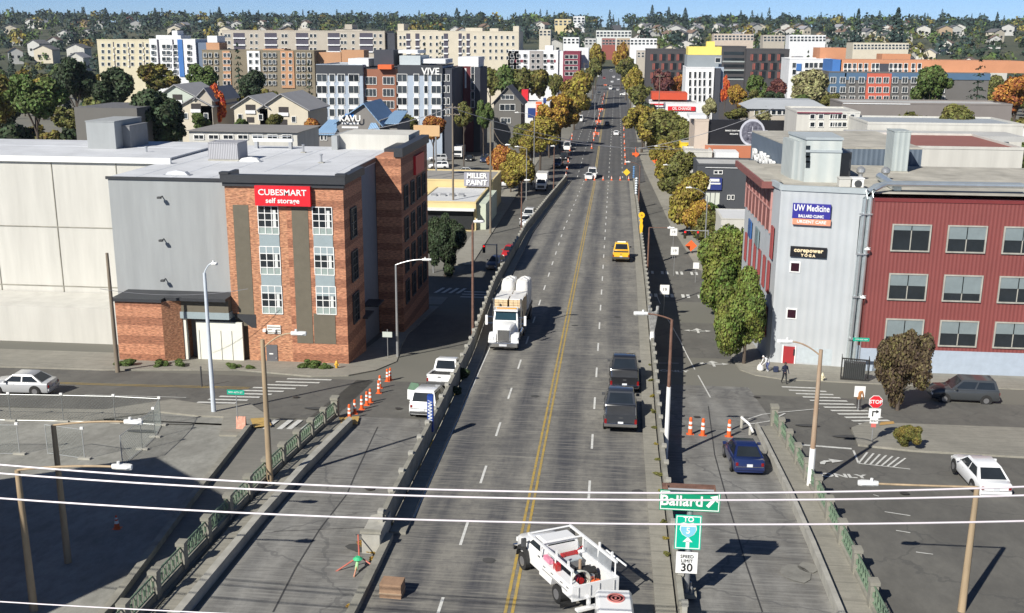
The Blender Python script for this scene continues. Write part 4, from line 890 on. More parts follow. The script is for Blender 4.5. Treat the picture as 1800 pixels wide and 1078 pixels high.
b = G(682, 632); t = sign_post('road_sign', 'back of a pale rectangular sign on a thin post beside the storage building', b, A(682, 583, b.y).z-b.z+.2, cat='road sign'); plate_(t, 'board', .85, .48, A(682, 588, b.y).z-b.z, mat('sign_back', (.5, .54, .5), .5, .05))
for px, py, fy, lb in ((1182, 408, 455, 'upper white square sign standing in the side street'), (1184, 441, 485, 'middle white square sign standing in the side street'), (1166, 509, 560, 'white square 19 sign hung in the shaded side street'), (1222, 467, 497, 'white square sign on the right pavement edge'), (1508, 688, 722, 'white square sign behind the person in the brown jacket')):
    b = G(px, fy); h = A(px, py, b.y).z-b.z; t = sign_post('road_sign', lb, b, h+.3, cat='road sign', group='white square signs'); plate_(t, 'board', 1.0 if px < 1200 else .75, 1.05 if px < 1200 else .8, h, white)
    if px in (1166, 1182, 1184): text('lettering', '19', .5, blackt, t, (0, -.07, h))
def diamond(label, px, py, fy, w, m=orange, folded=False):
    b = G(px, fy); h = A(px, py, b.y).z-b.z; t = sign_post('work_sign', label, b, h, cat='road work sign', group='orange road work signs')
    plate_(t, 'diamond', 0, 0, h, m, shape=[(0, -w), (w, 0), (0, w), (-w, 0)]); MB().tube([(-.5, -.3, .02), (0, 0, .35), (.5, .3, .02)], .03, 5).tube([(.5, -.3, .02), (0, 0, .35), (-.5, .3, .02)], .03, 5).build('stand', dkgrey, t)
diamond('orange diamond work sign at the right cross street corner', 1214, 432, 447, .85); diamond('orange diamond work sign beyond the autumn trees', 1151, 281, 293, .95); diamond('orange diamond work sign left of the other far one', 1118, 272, 285, .7)
diamond('small yellow diamond sign by the blue sculpture', 1101, 303, 318, .8, mat('yellow_sign', (.75, .5, .03), .5, .05))
t = thing('message_board', 'dark roadside message board on a trailer beside the far avenue', 'message board', G(1117, 275)); MB().box(-1.5, 1.5, -.1, .1, 2.4, 3.7).build('screen', dkgrey, t); MB().cyl((0, 0, .5), (0, 0, 2.4), .1).build('mast', orange, t); MB().box(-.9, .9, -.7, .7, .4, .9).build('trailer', orange, t)
# traffic signals
def signal(label, px, py, fx, fy, heads, arm=None):
    b = G(fx, fy); p = A(px, py, b.y); t = thing('traffic_signal', label, 'traffic signal', b, 0, 'traffic signals'); h = p.z-b.z
    MB().cyl((0, 0, 0), (0, 0, h+.6), .11, .08, 8).build('pole', steel, t)
    if abs(p.x-b.x) > .3: MB().cyl((0, 0, h+.5), (p.x-b.x, 0, h+.5), .05, .05, 8).build('mast_arm', steel, t)
    for dx in heads:
        q = MB().box(-.17, .17, -.12, .12, -.52, .52).build('signal_head', black, t, (p.x-b.x+dx, -.15, h), bevel=.03)
        for k, c in enumerate(('lampred', 'amb', 'grn')):
            m = (mat('red_signal', (.5, .01, .01), .3, 0, emit=(.9, .02, .02, 1.2)) if k == 0 else mat('dark_signal_lens', (.05, .045, .02), .3, 0))
            MB().lathe([(.12, 0), (.12, .03)], 10).build('lens', m, q, (0, -.13, .34-.34*k)).rotation_euler = (R(90), 0, 0)
    return t
signal('traffic signal head above the street left of the elevated road', 851, 437, 873, 500, (0,)); signal('traffic signal pair left of the teal sign at the right cross street', 1204, 412, 1240, 500, (0, 1.6))
# concrete/steel gateway sculptures on the parapets
scb = mat('sculpture_blue', (.02, .06, .28), .4, .25, 3); scy = mat('sculpture_yellow', (.85, .5, .02), .4, .08); scg = mat('sculpture_grey', (.42, .42, .4), .5, .3, 3, col2=(.16, .16, .16)); scw = mat('sculpture_pattern', (.6, .66, .72), .5, .2, 4)
def sculpture(label, px, py0, py1, side, m, m2, kind):
    p = D(px, py0); x = lerp(LX, p.y)-.1 if side < 0 else lerp(RX, p.y)+.1; b = Vector((x, p.y, DZ(p.y)+1.05)); top = A(px, py1, p.y).z-b.z
    t = thing('gateway_sculpture', label, 'sculpture', b, 0, 'painted metal sculptures on the parapets')
    if kind == 'post':
        MB().box(-.17, .17, -.17, .17, -.3, top).build('column', m, t)
        for k in range(12):
            z = .3+k*(top*.62)/12; s = (-1)**k; q = MB().tube([(-.12*s, -.19, z), (.1*s, -.19, z+.1), (-.06*s, -.19, z+.17), (.12*s, -.19, z+.27)], .02, 4).build('painted_mark', m2, t)
    elif kind == 'yellow':
        MB().prism([(-.14, 0), (.14, 0), (.24, top*.35), (.14, top*.5), (.2, top*.62), (.12, top*.68), (.12, top-.8), (-.12, top-.8), (-.12, top*.7), (-.3, top*.62), (-.14, top*.55), (-.24, top*.35)], -.1, .1, 'y').build('body', m, t)
        MB().prism([(.42*math.cos(k*math.pi/8), top-.42+.42*math.sin(k*math.pi/8)) for k in range(16)], -.1, .1, 'y').build('disc', m, t); MB().prism([(.15*math.cos(k*math.pi/6), top-.42+.15*math.sin(k*math.pi/6)) for k in range(12)], -.12, .12, 'y').build('hub', mat('dark_yellow', (.4, .22, .02), .5, .1), t)
        MB().cyl((0, 0, -.4), (0, 0, .3), .08).build('stem', white, t)
    elif kind == 'lattice':
        n = 14
        for k in range(n):
            z0 = .6+(top-1.2)*k/n; r0 = .16+.2*k/n
            MB().tube([(-r0, -r0*.5, z0), (r0, -r0*.5, z0+.42)], .03, 4).tube([(r0, -r0*.5, z0), (-r0, -r0*.5, z0+.42)], .03, 4).tube([(-r0, r0*.5, z0), (-r0, -r0*.5, z0+.4)], .03, 4).build('lattice', m, t)
        MB().hexa([(-.12, -.07, .3), (.12, -.07, .3), (.12, .07, .3), (-.12, .07, .3)], [(-.34, -.12, top-.5), (.34, -.12, top-.5), (.34, .12, top-.5), (-.34, .12, top-.5)]).build('core', m, t)
        MB().tube([(-.3, 0, top-.6), (-.33, 0, top)], .12, 6).tube([(.3, 0, top-.6), (.33, 0, top)], .12, 6).build('horn', m, t); MB().lathe([(.02, -.5), (.2, -.1), (.17, .5)], 8).build('foot', white, t)
    else:
        n = 7
        for k in range(n): MB().lathe([(.1, 0), (.28, top/n*.5), (.1, top/n)], 8, c=(0, 0, top*k/n)).build('bead', m, t)
sculpture('tall blue sculpture column with white script on the left parapet', 742, 778, 694, -1, scb, mat('script_white', (.75, .78, .8), .5, .05), 'post')
sculpture('yellow sculpture with a round head on the right parapet', 1127, 424, 373, 1, scy, scy, 'yellow'); sculpture('twisted grey lattice sculpture on the right parapet', 1149, 616, 538, 1, scg, scg, 'lattice')
sculpture('white beaded sculpture at the far right parapet', 1116, 352, 312, 1, scw, scw, 'beads'); sculpture('pale blue sculpture column near the end of the right parapet', 1109, 322, 292, 1, mat('sculpture_pale_blue', (.12, .25, .45), .5, .2), scw, 'beads')
# ================================================================== small street things
cone_b = MB().box(-.19, .19, -.19, .19, 0, .04).lathe([(.14, .04), (.035, .7)], 12).mesh('body', orange); cone_c = MB().lathe([(.104, .3), (.078, .44)], 12).lathe([(.068, .52), (.054, .6)], 12).mesh('band', mat('reflective_white', (.85, .83, .8), .3, .03))
def cone(label, p, group, s=1.):
    t = thing('traffic_cone', label, 'traffic cone', p, 0, group); put('body', cone_b, t); put('band', cone_c, t); t.scale = (s, s, s); return t
tub_b = MB().box(-.22, .22, -.22, .22, 0, .05).lathe([(.13, .05), (.09, 1.05), (.04, 1.1)], 12).mesh('body', orange); tub_c = MB().lathe([(.122, .42), (.115, .58)], 12).lathe([(.107, .7), (.1, .85)], 12).mesh('band', MATS['reflective_white'])
def tcone(label, p, group, s=1.):
    t = thing('traffic_cone', label, 'tall traffic cone', p, 0, group); put('body', tub_b, t); put('band', tub_c, t); t.scale = (s, s, s); return t
ordn = ['nearest', 'second', 'third', 'fourth', 'fifth', 'sixth', 'seventh', 'eighth', 'farthest']
for i, q in enumerate(((614.5, 737), (624, 728), (636, 720.5), (645, 713), (651, 708), (666, 692), (668, 683), (681, 671), (686, 669))):
    tcone(f'{ordn[i]} tall orange cone in the line toward the white pickups', G(*q), 'line of tall cones by the left ramp', .95)
for i, q in enumerate(((1213, 765), (1235, 767), (1281, 769))): tcone(['leftmost', 'middle', 'rightmost'][i]+' of the three tall cones across the right ramp', G(*q), 'three tall cones on the right ramp', 1.1)
cone('lone orange cone in the big shadow at the lower left', G(206, 930), None, 1.)
k = 0
for i in range(13):
    p = G(989+1.1*i, 318-6.5*i); cone('orange cone in the row beside the far left kerb', (p.x+.6, p.y, max(T(p.y), DZ(p.y))+.1), 'row of far cones along the left kerb', 1.4)
for i in range(14):
    p = G(1040+1.7*i, 262-7.2*i); tcone('orange barrel in the long row down the far avenue', (p.x, p.y, .1), 'barrels down the far avenue', 1.3)
for i in range(6): p = D(1030+15*i, 318); cone('orange cone in the row across the far end of the elevated road', (p.x, p.y, DZ(p.y)+.12), 'cones across the far elevated road', 1.3)
for i in range(6): p = G(1099-.5*i, 290-12*i); tcone('orange barrel along the far right kerb', (p.x, p.y, .1), 'barrels on the far right kerb', 1.2)
for i in range(5):
    p = G(1048+4*i, 240-22*i); t = thing('barricade', 'low orange and white barricade standing in the far avenue', 'barricade', (p.x, p.y, .08), 0, 'barricades in the far avenue'); MB().box(-1.1, 1.1, -.05, .05, .5, .8).box(-1.1, 1.1, -.05, .05, .95, 1.2).build('board', orange, t); MB().box(-.9, -.8, -.3, .3, 0, 1.2).box(.8, .9, -.3, .3, 0, 1.2).build('leg', white, t)
def hydrant(label, p, m):
    t = thing('fire_hydrant', label, 'fire hydrant', p); MB().lathe([(.17, 0), (.17, .06), (.11, .08), (.11, .5), (.15, .52), (.15, .56), (.12, .58), (.1, .7), (.04, .76), (.04, .82)], 12).build('body', m, t, smooth=True); MB().cyl((-.2, 0, .42), (.2, 0, .42), .06).cyl((0, -.2, .38), (0, 0, .38), .075).build('outlets', m, t)
hydrant('yellow fire hydrant at the foot of the brick tower', G(592, 650), mat('hydrant_yellow', (.65, .38, .05), .4, .1)); hydrant('cream fire hydrant on the pavement before the clinic', G(1445, 672), mat('hydrant_cream', (.65, .6, .42), .4, .1))
# tripod work-sign stand seen from behind and its fallen board
p = Vector(G(632, 998)); t = thing('sign_stand', 'folding red tripod sign stand with a green hub near the left gore', 'sign stand', p)
rs = mat('faded_red_leg', (.5, .14, .1), .6, .15)
MB().tube([(0, 0, .55), (-.95, -.55, .02)], .035, 6).build('leg', rs, t); MB().tube([(0, 0, .55), (1.05, -.3, .02)], .035, 6).build('leg', rs, t); MB().tube([(0, 0, .55), (-.35, 1.3, .9)], .035, 6).build('leg', rs, t); MB().tube([(0, 0, .55), (.0, -1.0, .1)], .035, 6).build('leg', mat('pale_orange_leg', (.6, .3, .2), .6, .1), t)
MB().lathe([(.16, 0), (.22, .06), (.1, .16)], 12).build('hub', mat('bright_green_plastic', (.05, .45, .2), .5, .05), t, (0, -.25, .5)); MB().cyl((0, -.3, .45), (0, -.6, .2), .07).build('clamp', mat('pale_green_plastic', (.35, .6, .3), .5, .05), t); MB().box(-.12, .12, -.02, .02, -.02, .02).build('cap', dkgrey, t, (-.35, 1.3, .9))
t = thing('plywood_crate', 'small plywood box lying on the elevated road by the gore', 'wooden box', D(690, 1050)); t.rotation_euler.z = R(-3)
MB().box(-.45, .45, -.35, .35, .0, .75).build('box', mat('plywood', (.3, .19, .12), .8, .2, 3), t); MB().box(-.47, .47, -.37, -.35, .3, .38).box(.45, .47, -.35, .35, .3, .38).build('batten', mat('pale_batten', (.42, .3, .2), .8, .1), t)
# chain link construction fence round the lot
mesh_m = mat('chain_link_mesh', (.3, .36, .34), .5, .1, alpha=.22); fpost = mat('fence_tube', (.5, .52, .52), .4, .1, metal=.4)
def fpanel(a, b, label):
    a = Vector((a[0], a[1], T(a[1]))); b = Vector((b[0], b[1], T(b[1]))); t = thing('fence_panel', label, 'fence panel', a, 0, 'chain link fence panels round the lot'); d = b-a; H = 1.85
    for q in (Vector((0, 0, 0)), d): MB().cyl(q, q+Vector((0, 0, H)), .025, .025, 6).build('post', fpost, t)
    for z in (.08, H-.03): MB().tube([Vector((0, 0, z)), d+Vector((0, 0, z))], .02, 5).build('rail', fpost, t)
    w = MB(); n = int(d.length/.22)
    for k in range(-8, n):
        for s in (0, 1):
            u0 = k/n; u1 = (k+8)/n; za, zb = .1, H-.05
            if u0 < 0: za = .1+(H-.15)*(-u0)/(u1-u0); u0 = 0
            if u1 > 1: zb = .1+(H-.15)*(1-k/n)/((k+8)/n-k/n); u1 = 1
            p, q = d*u0+Vector((0, 0, za if not s else H+.05-za)), d*u1+Vector((0, 0, zb if not s else H+.05-zb)); w.tube([p, q], .006, 3)
    w.build('mesh', mat('chain_link_wire', (.2, .23, .22), .6, .1), t)
    f = MB().box(-.35, .35, -.12, .12, 0, .14).build('foot_block', conc2, t, (0, 0, .0)); MB().box(-.09, .09, -.05, .05, H-.02, H+.12).build('clamp', white, t)
fp = [(-41.27, 59.72), (-37.92, 59.94), (-34.58, 60.28), (-31.22, 60.50), (-28.15, 60.39)]
for i in range(4): fpanel(fp[i], fp[i+1], f'{ordn[i+1]} chain link panel counted along the left pavement')
f2 = [(-28.15, 60.39), (-27.34, 57.72), (-26.93, 55.07), (-26.59, 51.87)]
for i in range(3): fpanel(f2[i], f2[i+1], ['corner chain link panel turning toward the camera', 'leaning middle chain link panel beside the ramp path', 'last chain link panel nearest the camera'][i])
fpanel((-33.31, 53.10), (-36.62, 52.66), 'separate chain link panel near the left edge of the lot'); fpanel((-29.26, 52.77), (-31.81, 53.43), 'short chain link panel standing inside the big shadow')
t = thing('barricade', 'small folded orange and white barricade on the left corner pavement', 'barricade', G(425, 757)); 
for s in (-1, 1): q = MB().box(-.3, .3, -.02, .02, .1, .95).build('panel', mat('orange_white_plastic', (.6, .3, .22), .6, .35, 5), t, (0, s*.15, 0)); q.rotation_euler.x = R(8*s)
t = thing('utility_pole', 'thin dark bollard pole on the pavement before the roller door', 'pole', G(355, 680)); MB().cyl((0, 0, 0), (0, 0, 1.6), .06, .06).build('pole', dkgrey, t)
# ================================================================== vehicles
def paint(name, col): return mat(name, col, .28, .03, coat=.7)
tyre_m = MB().cyl((-.115, 0, 0), (.115, 0, 0), .35, .35, 18).mesh('tyre', black); rim_m = MB().cyl((-.125, 0, 0), (.125, 0, 0), .2, .2, 12).mesh('rim', mat('alloy_rim', (.35, .35, .36), .35, .05, metal=.7))
def ring(y, w, z0, z1, t=.86):
    return [(-w*.93, y, z0), (-w, y, z0+.12), (-w, y, z1-(z1-z0)*.3), (-w*.96, y, z1-.07), (-w*t, y, z1), (w*t, y, z1), (w*.96, y, z1-.07), (w, y, z1-(z1-z0)*.3), (w, y, z0+.12), (w*.93, y, z0)]
def facequad(q, m0=.08, m1=.1, out=.015):      # a pane let into a quad face: a, b bottom; c, d top
    a, b, c, d = [Vector(v) for v in q]; n = (b-a).cross(d-a).normalized()*out
    def P(u, v): return (a.lerp(b, u)).lerp(d.lerp(c, u), v)+n
    return [P(m0, m1), P(1-m0, m1), P(1-m0, 1-m1), P(m0, 1-m1)]
SPEC = {  # stations (y, halfwidth, top), cabin (rear base, front base, rear roof, front roof, belt z, roof z, hw base, hw roof), wheel y, length
 'sedan': dict(st=((-2.35, .74, .72), (-2.28, .84, .94), (-1.5, .9, 1.0), (.9, .91, .97), (1.9, .88, .85), (2.28, .76, .66)), cab=(-1.95, 1.05, -1.15, .3, .93, 1.44, .83, .6), wy=(-1.4, 1.4), z0=.22),
 'hatch': dict(st=((-2.1, .74, .8), (-2.05, .84, 1.0), (-1.4, .88, 1.03), (.8, .89, 1.0), (1.7, .86, .88), (2.05, .76, .68)), cab=(-2.05, .95, -1.6, .1, .98, 1.55, .82, .64), wy=(-1.25, 1.3), z0=.24),
 'suv': dict(st=((-2.4, .8, .85), (-2.35, .9, 1.1), (-1.6, .95, 1.12), (1.0, .95, 1.1), (2.0, .92, 1.02), (2.38, .82, .8)), cab=(-2.32, 1.1, -2.05, .3, 1.08, 1.78, .88, .72), wy=(-1.45, 1.5), z0=.3),
 'van': dict(st=((-2.6, .9, .9), (-2.58, .98, 1.2), (-1.6, 1.0, 1.2), (1.5, 1.0, 1.2), (2.3, .96, 1.08), (2.6, .86, .85)), cab=(-2.58, 2.0, -2.5, 1.35, 1.18, 2.3, .96, .84), wy=(-1.6, 1.7), z0=.3),
 'pickup': dict(st=((-2.95, .9, .98), (-2.9, .98, 1.08), (-.75, 1.0, 1.1), (-.7, 1.0, 1.2), (1.2, 1.0, 1.2), (2.5, .96, 1.12), (2.9, .86, .9)), cab=(-.8, 1.4, -.6, .62, 1.2, 1.98, .93, .78), wy=(-1.85, 1.85), z0=.42)}
def vmesh(kind, col):
    key = ('v', kind, col.name)
    if key in CACHE: return CACHE[key]
    S = SPEC[kind]; mb = MB(); mb.loft([ring(y, w, S['z0'], z) for y, w, z in S['st']])
    cb = S['cab']; body = mb
    b = [(-cb[6], cb[0], cb[4]), (cb[6], cb[0], cb[4]), (cb[6], cb[1], cb[4]), (-cb[6], cb[1], cb[4])]; t = [(-cb[7], cb[2], cb[5]), (cb[7], cb[2], cb[5]), (cb[7], cb[3], cb[5]), (-cb[7], cb[3], cb[5])]
    t2 = [(x*.93, y+(.06 if i < 2 else -.08), z+.045) for i, (x, y, z) in enumerate(t)]
    mb.loft([b, t, t2])
    out = dict(body=mb.mesh('body', col, smooth=True))
    out['rear_window'] = MB().add(facequad([b[0], b[1], t[1], t[0]]), [(0, 1, 2, 3)]).mesh('rear_window', glass, fixn=False)
    out['windscreen'] = MB().add(facequad([b[2], b[3], t[3], t[2]], .05, .08), [(0, 1, 2, 3)]).mesh('windscreen', glass, fixn=False)
    for s, q in ((1, [b[1], b[2], t[2], t[1]]), (-1, [b[3], b[0], t[0], t[3]])):
        f = facequad(q, .07, .14); P = [Vector(v) for v in f]; m = MB()
        for u0, u1 in ((0, .47), (.52, 1)):
            m.add([P[0].lerp(P[1], u0), P[0].lerp(P[1], u1), P[3].lerp(P[2], u1), P[3].lerp(P[2], u0)], [(0, 1, 2, 3)])
        out['side_window%d' % s] = m.mesh('side_window', glass, fixn=False)
    CACHE[key] = out; return out
def vehicle(kind, label, col, p, rz=0., cat=None, slope=0., cover=None, bar=None, detail=True, group=None, plate_=True, door=False):
    cat = cat or {'sedan': 'car', 'hatch': 'car', 'suv': 'car', 'van': 'van', 'pickup': 'pickup truck'}[kind]
    nm = {'sedan': 'parked_car', 'hatch': 'parked_car', 'suv': 'parked_car', 'van': 'van', 'pickup': 'pickup_truck'}[kind]
    t = thing(nm, label, cat, p, rz, group, rx=math.atan(slope)*math.cos(rz), ry=-math.atan(slope)*math.sin(rz)); S = SPEC[kind]; M = vmesh(kind, col)
    for k, me in M.items(): put(k.rstrip('-1') if 'side' in k else k, me, t)
    W_ = S['st'][2][1]; L0 = S['st'][0][0]; L1 = S['st'][-1][0]; sc = 1.12 if kind == 'pickup' else 1
    for y in S['wy']:
        for s in (-1, 1):
            w = put('wheel', tyre_m, t, (s*(W_-.085), y, .35*sc)); w.scale = (1.1, sc, sc)
            if detail: put('rim', rim_m, w)
    zt = S['st'][1][2]; zl = zt-.26
    for s in (-1, 1):
        MB().box(-.07, .07, -.03, .03, -.16 if kind == 'pickup' else -.09, .14 if kind == 'pickup' else .09).build('tail_light', lampred, t, (s*(W_-(.1 if kind == 'pickup' else .2)), L0+.0, zl), bevel=.01)
        MB().box(-.18, .18, -.05, .03, -.08, .07).build('headlight', lampwhite, t, (s*(W_-.3), L1-.02, S['st'][-1][2]-.12))
        cb = S['cab']; MB().box(-.1, .1, -.05, .05, -.08, .08).cyl((-s*.12, 0, 0), (-s*.02, 0, 0), .03).build('mirror', dkgrey if kind == 'pickup' else col, t, (s*(cb[6]+.16), cb[1]-.35, cb[4]+.12), bevel=.02)
    if plate_: MB().box(-.16, .16, -.01, .01, -.08, .08).build('licence_plate', plate, t, (0, L0-.03, .62 if kind != 'pickup' else .72))
    if detail:
        MB().box(-.012, .012, -.004, .004, -.02, .02).build('door_handle', dkgrey, t, (-W_-.004, .1, zt-.12)); MB().box(-.012, .012, -.004, .004, -.02, .02).build('door_handle', dkgrey, t, (W_+.004, .1, zt-.12))
        MB().box(-W_*.86, W_*.86, -.006, .0, 0, .03).build('trim_strip', chrome, t, (0, L0-.02, zt-.42))
        for s in (-1, 1):
            for y in S['wy']: MB().cyl((s*(W_-.012), y, .35*sc), (s*(W_+.012), y, .35*sc), .43*sc, .43*sc, 18).build('wheel_arch', black, t)
    if kind == 'pickup':
        MB().box(-.98, .98, -.14, .05, 0, .2).build('rear_bumper', chrome if cover else dkgrey, t, (0, L0, .5), bevel=.02); MB().box(-.95, .95, -.02, .12, 0, .24).build('front_bumper', dkgrey, t, (0, L1, .45))
        if cover: MB().box(-.86, .86, -2.88, -.9, 0, .05).build('bed_cover', cover, t, (0, 0, 1.09), bevel=.02)
        else:
            MB().box(-.84, .84, -2.8, -.92, 0, .012).build('bed_floor', mat('dark_bed_liner', (.05, .05, .05), .8, .2), t, (0, 0, 1.1))
            MB().box(-.98, -.84, -2.9, -.88, 0, .16).box(.84, .98, -2.9, -.88, 0, .16).box(-.84, .84, -2.92, -2.82, 0, .16).build('bed_rails', col, t, (0, 0, 1.07))
        MB().box(-.9, .9, -.012, .0, 0, .5).build('tailgate', col, t, (0, L0-.012, .72)); MB().box(-.12, .12, -.01, .0, 0, .08).build('tailgate_handle', dkgrey, t, (0, L0-.02, 1.0))
    else: MB().box(-W_*.9, W_*.9, -.06, .05, 0, .16).build('rear_bumper', dkgrey if kind != 'sedan' else col, t, (0, L0-.0, .35), bevel=.02)
    if bar: MB().box(-.5, .5, -.12, .12, 0, .1).build('light_bar', bar, t, (0, (S['cab'][2]+S['cab'][3])/2, S['cab'][5]+.05))
    return t
SL = -.042
def dv(px, py): p = D(px, py); return Vector((p.x, p.y, DZ(p.y)+.12))
blackp = paint('black_paint', (.018, .019, .022)); bluep = paint('blue_paint', (.01, .02, .085)); ylw = paint('amber_paint', (.8, .46, .03)); silver = paint('silver_paint', (.4, .41, .42)); redp = paint('red_paint', (.4, .02, .02)); navyp = paint('navy_paint', (.02, .03, .07)); whitep = paint('white_paint_gloss', (.74, .75, .76)); dgreyp = paint('graphite_paint', (.05, .055, .06))
def rearat(px, py, L): p = dv(px, py); return Vector((p.x, p.y+L, DZ(p.y+L)+.12))
vehicle('pickup', 'dark graphite pickup with a covered bed, the nearer of the two on the elevated road', paint('graphite_blue', (.03, .034, .042)), rearat(1090, 767, 2.95), R(0), slope=SL, cover=mat('bed_cover_vinyl', (.055, .057, .06), .55, .15))
vehicle('pickup', 'black pickup just ahead of the graphite one on the elevated road', blackp, rearat(1097, 697, 2.95), R(0), slope=SL, cover=mat('bed_cover_vinyl', (.055, .057, .06), .55, .15))
vehicle('pickup', 'amber yellow pickup driving away beside the yellow sculpture', ylw, rearat(1092, 464, 2.95), R(-1), slope=SL, bar=white)
def gv(px, py, L=0, rz=0): p = G(px, py); q = Vector((p.x-L*math.sin(rz), p.y+L*math.cos(rz), 0)); q.z = T(q.y)+.04; return q
def gs(y): return (T(y+2)-T(y-2))/4
p = gv(771, 688, 2.9, R(-4)); vehicle('pickup', 'white pickup, the farther of two stopped by the left parapet', whitep, p, R(-3), slope=gs(p.y))
p = gv(742, 738, 2.4, R(-3)); tt = vehicle('suv', 'white sport utility vehicle with its left door standing open by the left parapet', whitep, p, R(-3), slope=gs(p.y))
dr = MB().box(-.03, .03, 0, 1.05, .45, 1.15).build('open_door', whitep, tt, (-.96, .95, 0)); dr.rotation_euler.z = R(68); MB().prism([(0, 1.15), (1.05, 1.15), (.75, 1.68), (.12, 1.68)], -.02, .02, 'x').build('door_window', mat('door_glass', (.12, .2, .14), .1, .1), dr)
p = gv(1317, 839, 2.35, R(2)); tt = vehicle('sedan', 'dark blue sedan driving away on the right ramp', bluep, p, R(2), slope=gs(p.y))
# far and parked vehicles
ncar = 0
for px, py, kind, col, rz, lb, deck_ in (
    (1041, 314, 'van', carwhite, 180, 'white work van facing the camera at the far end of the elevated road', 1), (1035, 316, 'sedan', whitep, 180, 'small white car in front of the white work van at the crest', 1),
    (1083, 238, 'sedan', whitep, 0, 'white sedan driving away alone in the right lane of the far avenue', 0), (1067, 221, 'sedan', blackp, 0, 'dark car left of the lone white sedan in the far avenue', 0), (1020, 214, 'van', carwhite, 180, 'white van parked under the left street trees of the far avenue', 0),
    (997, 264, 'van', carwhite, 180, 'white box van parked behind the dark cars at the left kerb', 0), (991, 281, 'suv', blackp, 178, 'black utility vehicle parked behind the blue pickup at the left kerb', 0), (981, 294, 'pickup', bluep, 176, 'blue pickup parked at the left kerb beside the row of cones', 0),
    (930, 386, 'suv', whitep, 176, 'white car parked beside the left parapet, farther of the pair', 0), (925, 396, 'hatch', whitep, 176, 'white hatchback parked beside the left parapet, nearer of the pair', 0), (896, 452, 'hatch', redp, 174, 'red car parked beside the left parapet behind the truck', 0),
    (771, 297, 'suv', whitep, 100, 'white car parked side-on in the lot behind the paint shop', 0), (770, 284, 'suv', silver, 95, 'silver car parked behind the side-on white car', 0), (826, 283, 'sedan', blackp, 178, 'black car parked in the lot left of the blue one', 0), (852, 285, 'suv', navyp, 178, 'navy car at the right end of the lot row', 0), (816, 306, 'sedan', silver, 90, 'silver car partly hidden behind the paint shop roof', 0),
    (884, 328, 'sedan', whitep, 95, 'white car behind the yellow paint shop corner', 0), (895, 322, 'suv', whitep, 100, 'second white car behind the yellow paint shop', 0), (872, 470, 'sedan', navyp, 170, 'dark car at the shaded left cross street', 0),
    (1079, 138, 'suv', whitep, 0, 'white vehicle nearest the far crossing in the right lane', 0), (1053, 136, 'van', carwhite, 180, 'white van waiting left of the line beyond the crossing', 0), (1097, 168, 'sedan', whitep, 90, 'white car crossing side-on at the far junction', 0), (1104, 166, 'suv', whitep, 90, 'second white car following across the far junction', 0),
    (1073, 158, 'van', carwhite, 180, 'white van stopped at the middle of the far junction', 0), (1086, 160, 'sedan', silver, 0, 'silver car in the far junction', 0), (1062, 140, 'suv', redp, 180, 'red car waiting beyond the far junction', 0), (1076, 146, 'sedan', whitep, 180, 'small white car between lanes past the junction', 0), (1087, 142, 'sedan', whitep, 0, 'white car ahead on the right past the junction', 0),
    (1053, 166, 'sedan', dgreyp, 180, 'grey car at the near left edge of the junction', 0), (1074, 128, 'van', carwhite, 180, 'pale van farther up the avenue', 0), (1082, 120, 'sedan', whitep, 0, 'tiny white car far up the avenue', 0), (1072, 112, 'suv', silver, 180, 'tiny silver car far up the avenue', 0), (1080, 106, 'sedan', whitep, 0, 'farthest white car visible in the avenue', 0),
    (40, 690, 'sedan', silver, 92, 'silver car on the left cross street outside the photographed part', 0), (1690, 705, 'suv', dgreyp, 88, 'grey car on the right cross street outside the photographed part', 0), (1720, 850, 'sedan', whitep, 2, 'white car on the right turn lane outside the photographed part', 0)):
    p = dv(px, py) if deck_ else gv(px, py); p.z += 0 if deck_ else .03
    vehicle(kind, lb, col, p, R(rz), slope=SL if deck_ else 0, detail=p.y < 200)
t = thing('box_truck', 'white box truck parked facing the camera left of the parapet', 'truck', gv(951, 336)); MB().box(-1.15, 1.15, 1.2, 6.2, .9, 3.4).build('cargo_box', carwhite, t, bevel=.04); MB().box(-1.05, 1.05, -.9, 1.1, .5, 1.5).hexa([(-1.05, -.3, 1.5), (1.05, -.3, 1.5), (1.05, 1.1, 1.5), (-1.05, 1.1, 1.5)], [(-.95, .1, 2.4), (.95, .1, 2.4), (.95, 1.1, 2.4), (-.95, 1.1, 2.4)]).build('cab', carwhite, t, bevel=.04)
MB().add([(-.88, -.28, 1.58), (.88, -.28, 1.58), (.82, .04, 2.3), (-.82, .04, 2.3)], [(0, 1, 2, 3)]).build('windscreen', glass, t); MB().box(-.7, .7, -.93, -.9, .7, 1.2).build('grille', dkgrey, t)
for y in (0, 4.6):
    for s in (-1, 1): w = put('wheel', tyre_m, t, (s*.98, y, .42)); w.scale = (1.3, 1.2, 1.2); put('rim', rim_m, w)
t = thing('box_truck', 'white front of a truck among the cars in the construction lot', 'truck', gv(804, 281)); MB().box(-1.2, 1.2, 0, 6, .7, 3.3).build('body', carwhite, t, bevel=.05); MB().box(-1.05, 1.05, -.03, 0, 1.6, 2.3).build('windscreen', glass, t); MB().box(-.8, .8, -.04, 0, .8, 1.2).build('grille', dkgrey, t); MB().cyl((-1.1, 1, .45), (1.1, 1, .45), .45, .45, 12).cyl((-1.1, 5, .45), (1.1, 5, .45), .45, .45, 12).build('wheels', black, t)
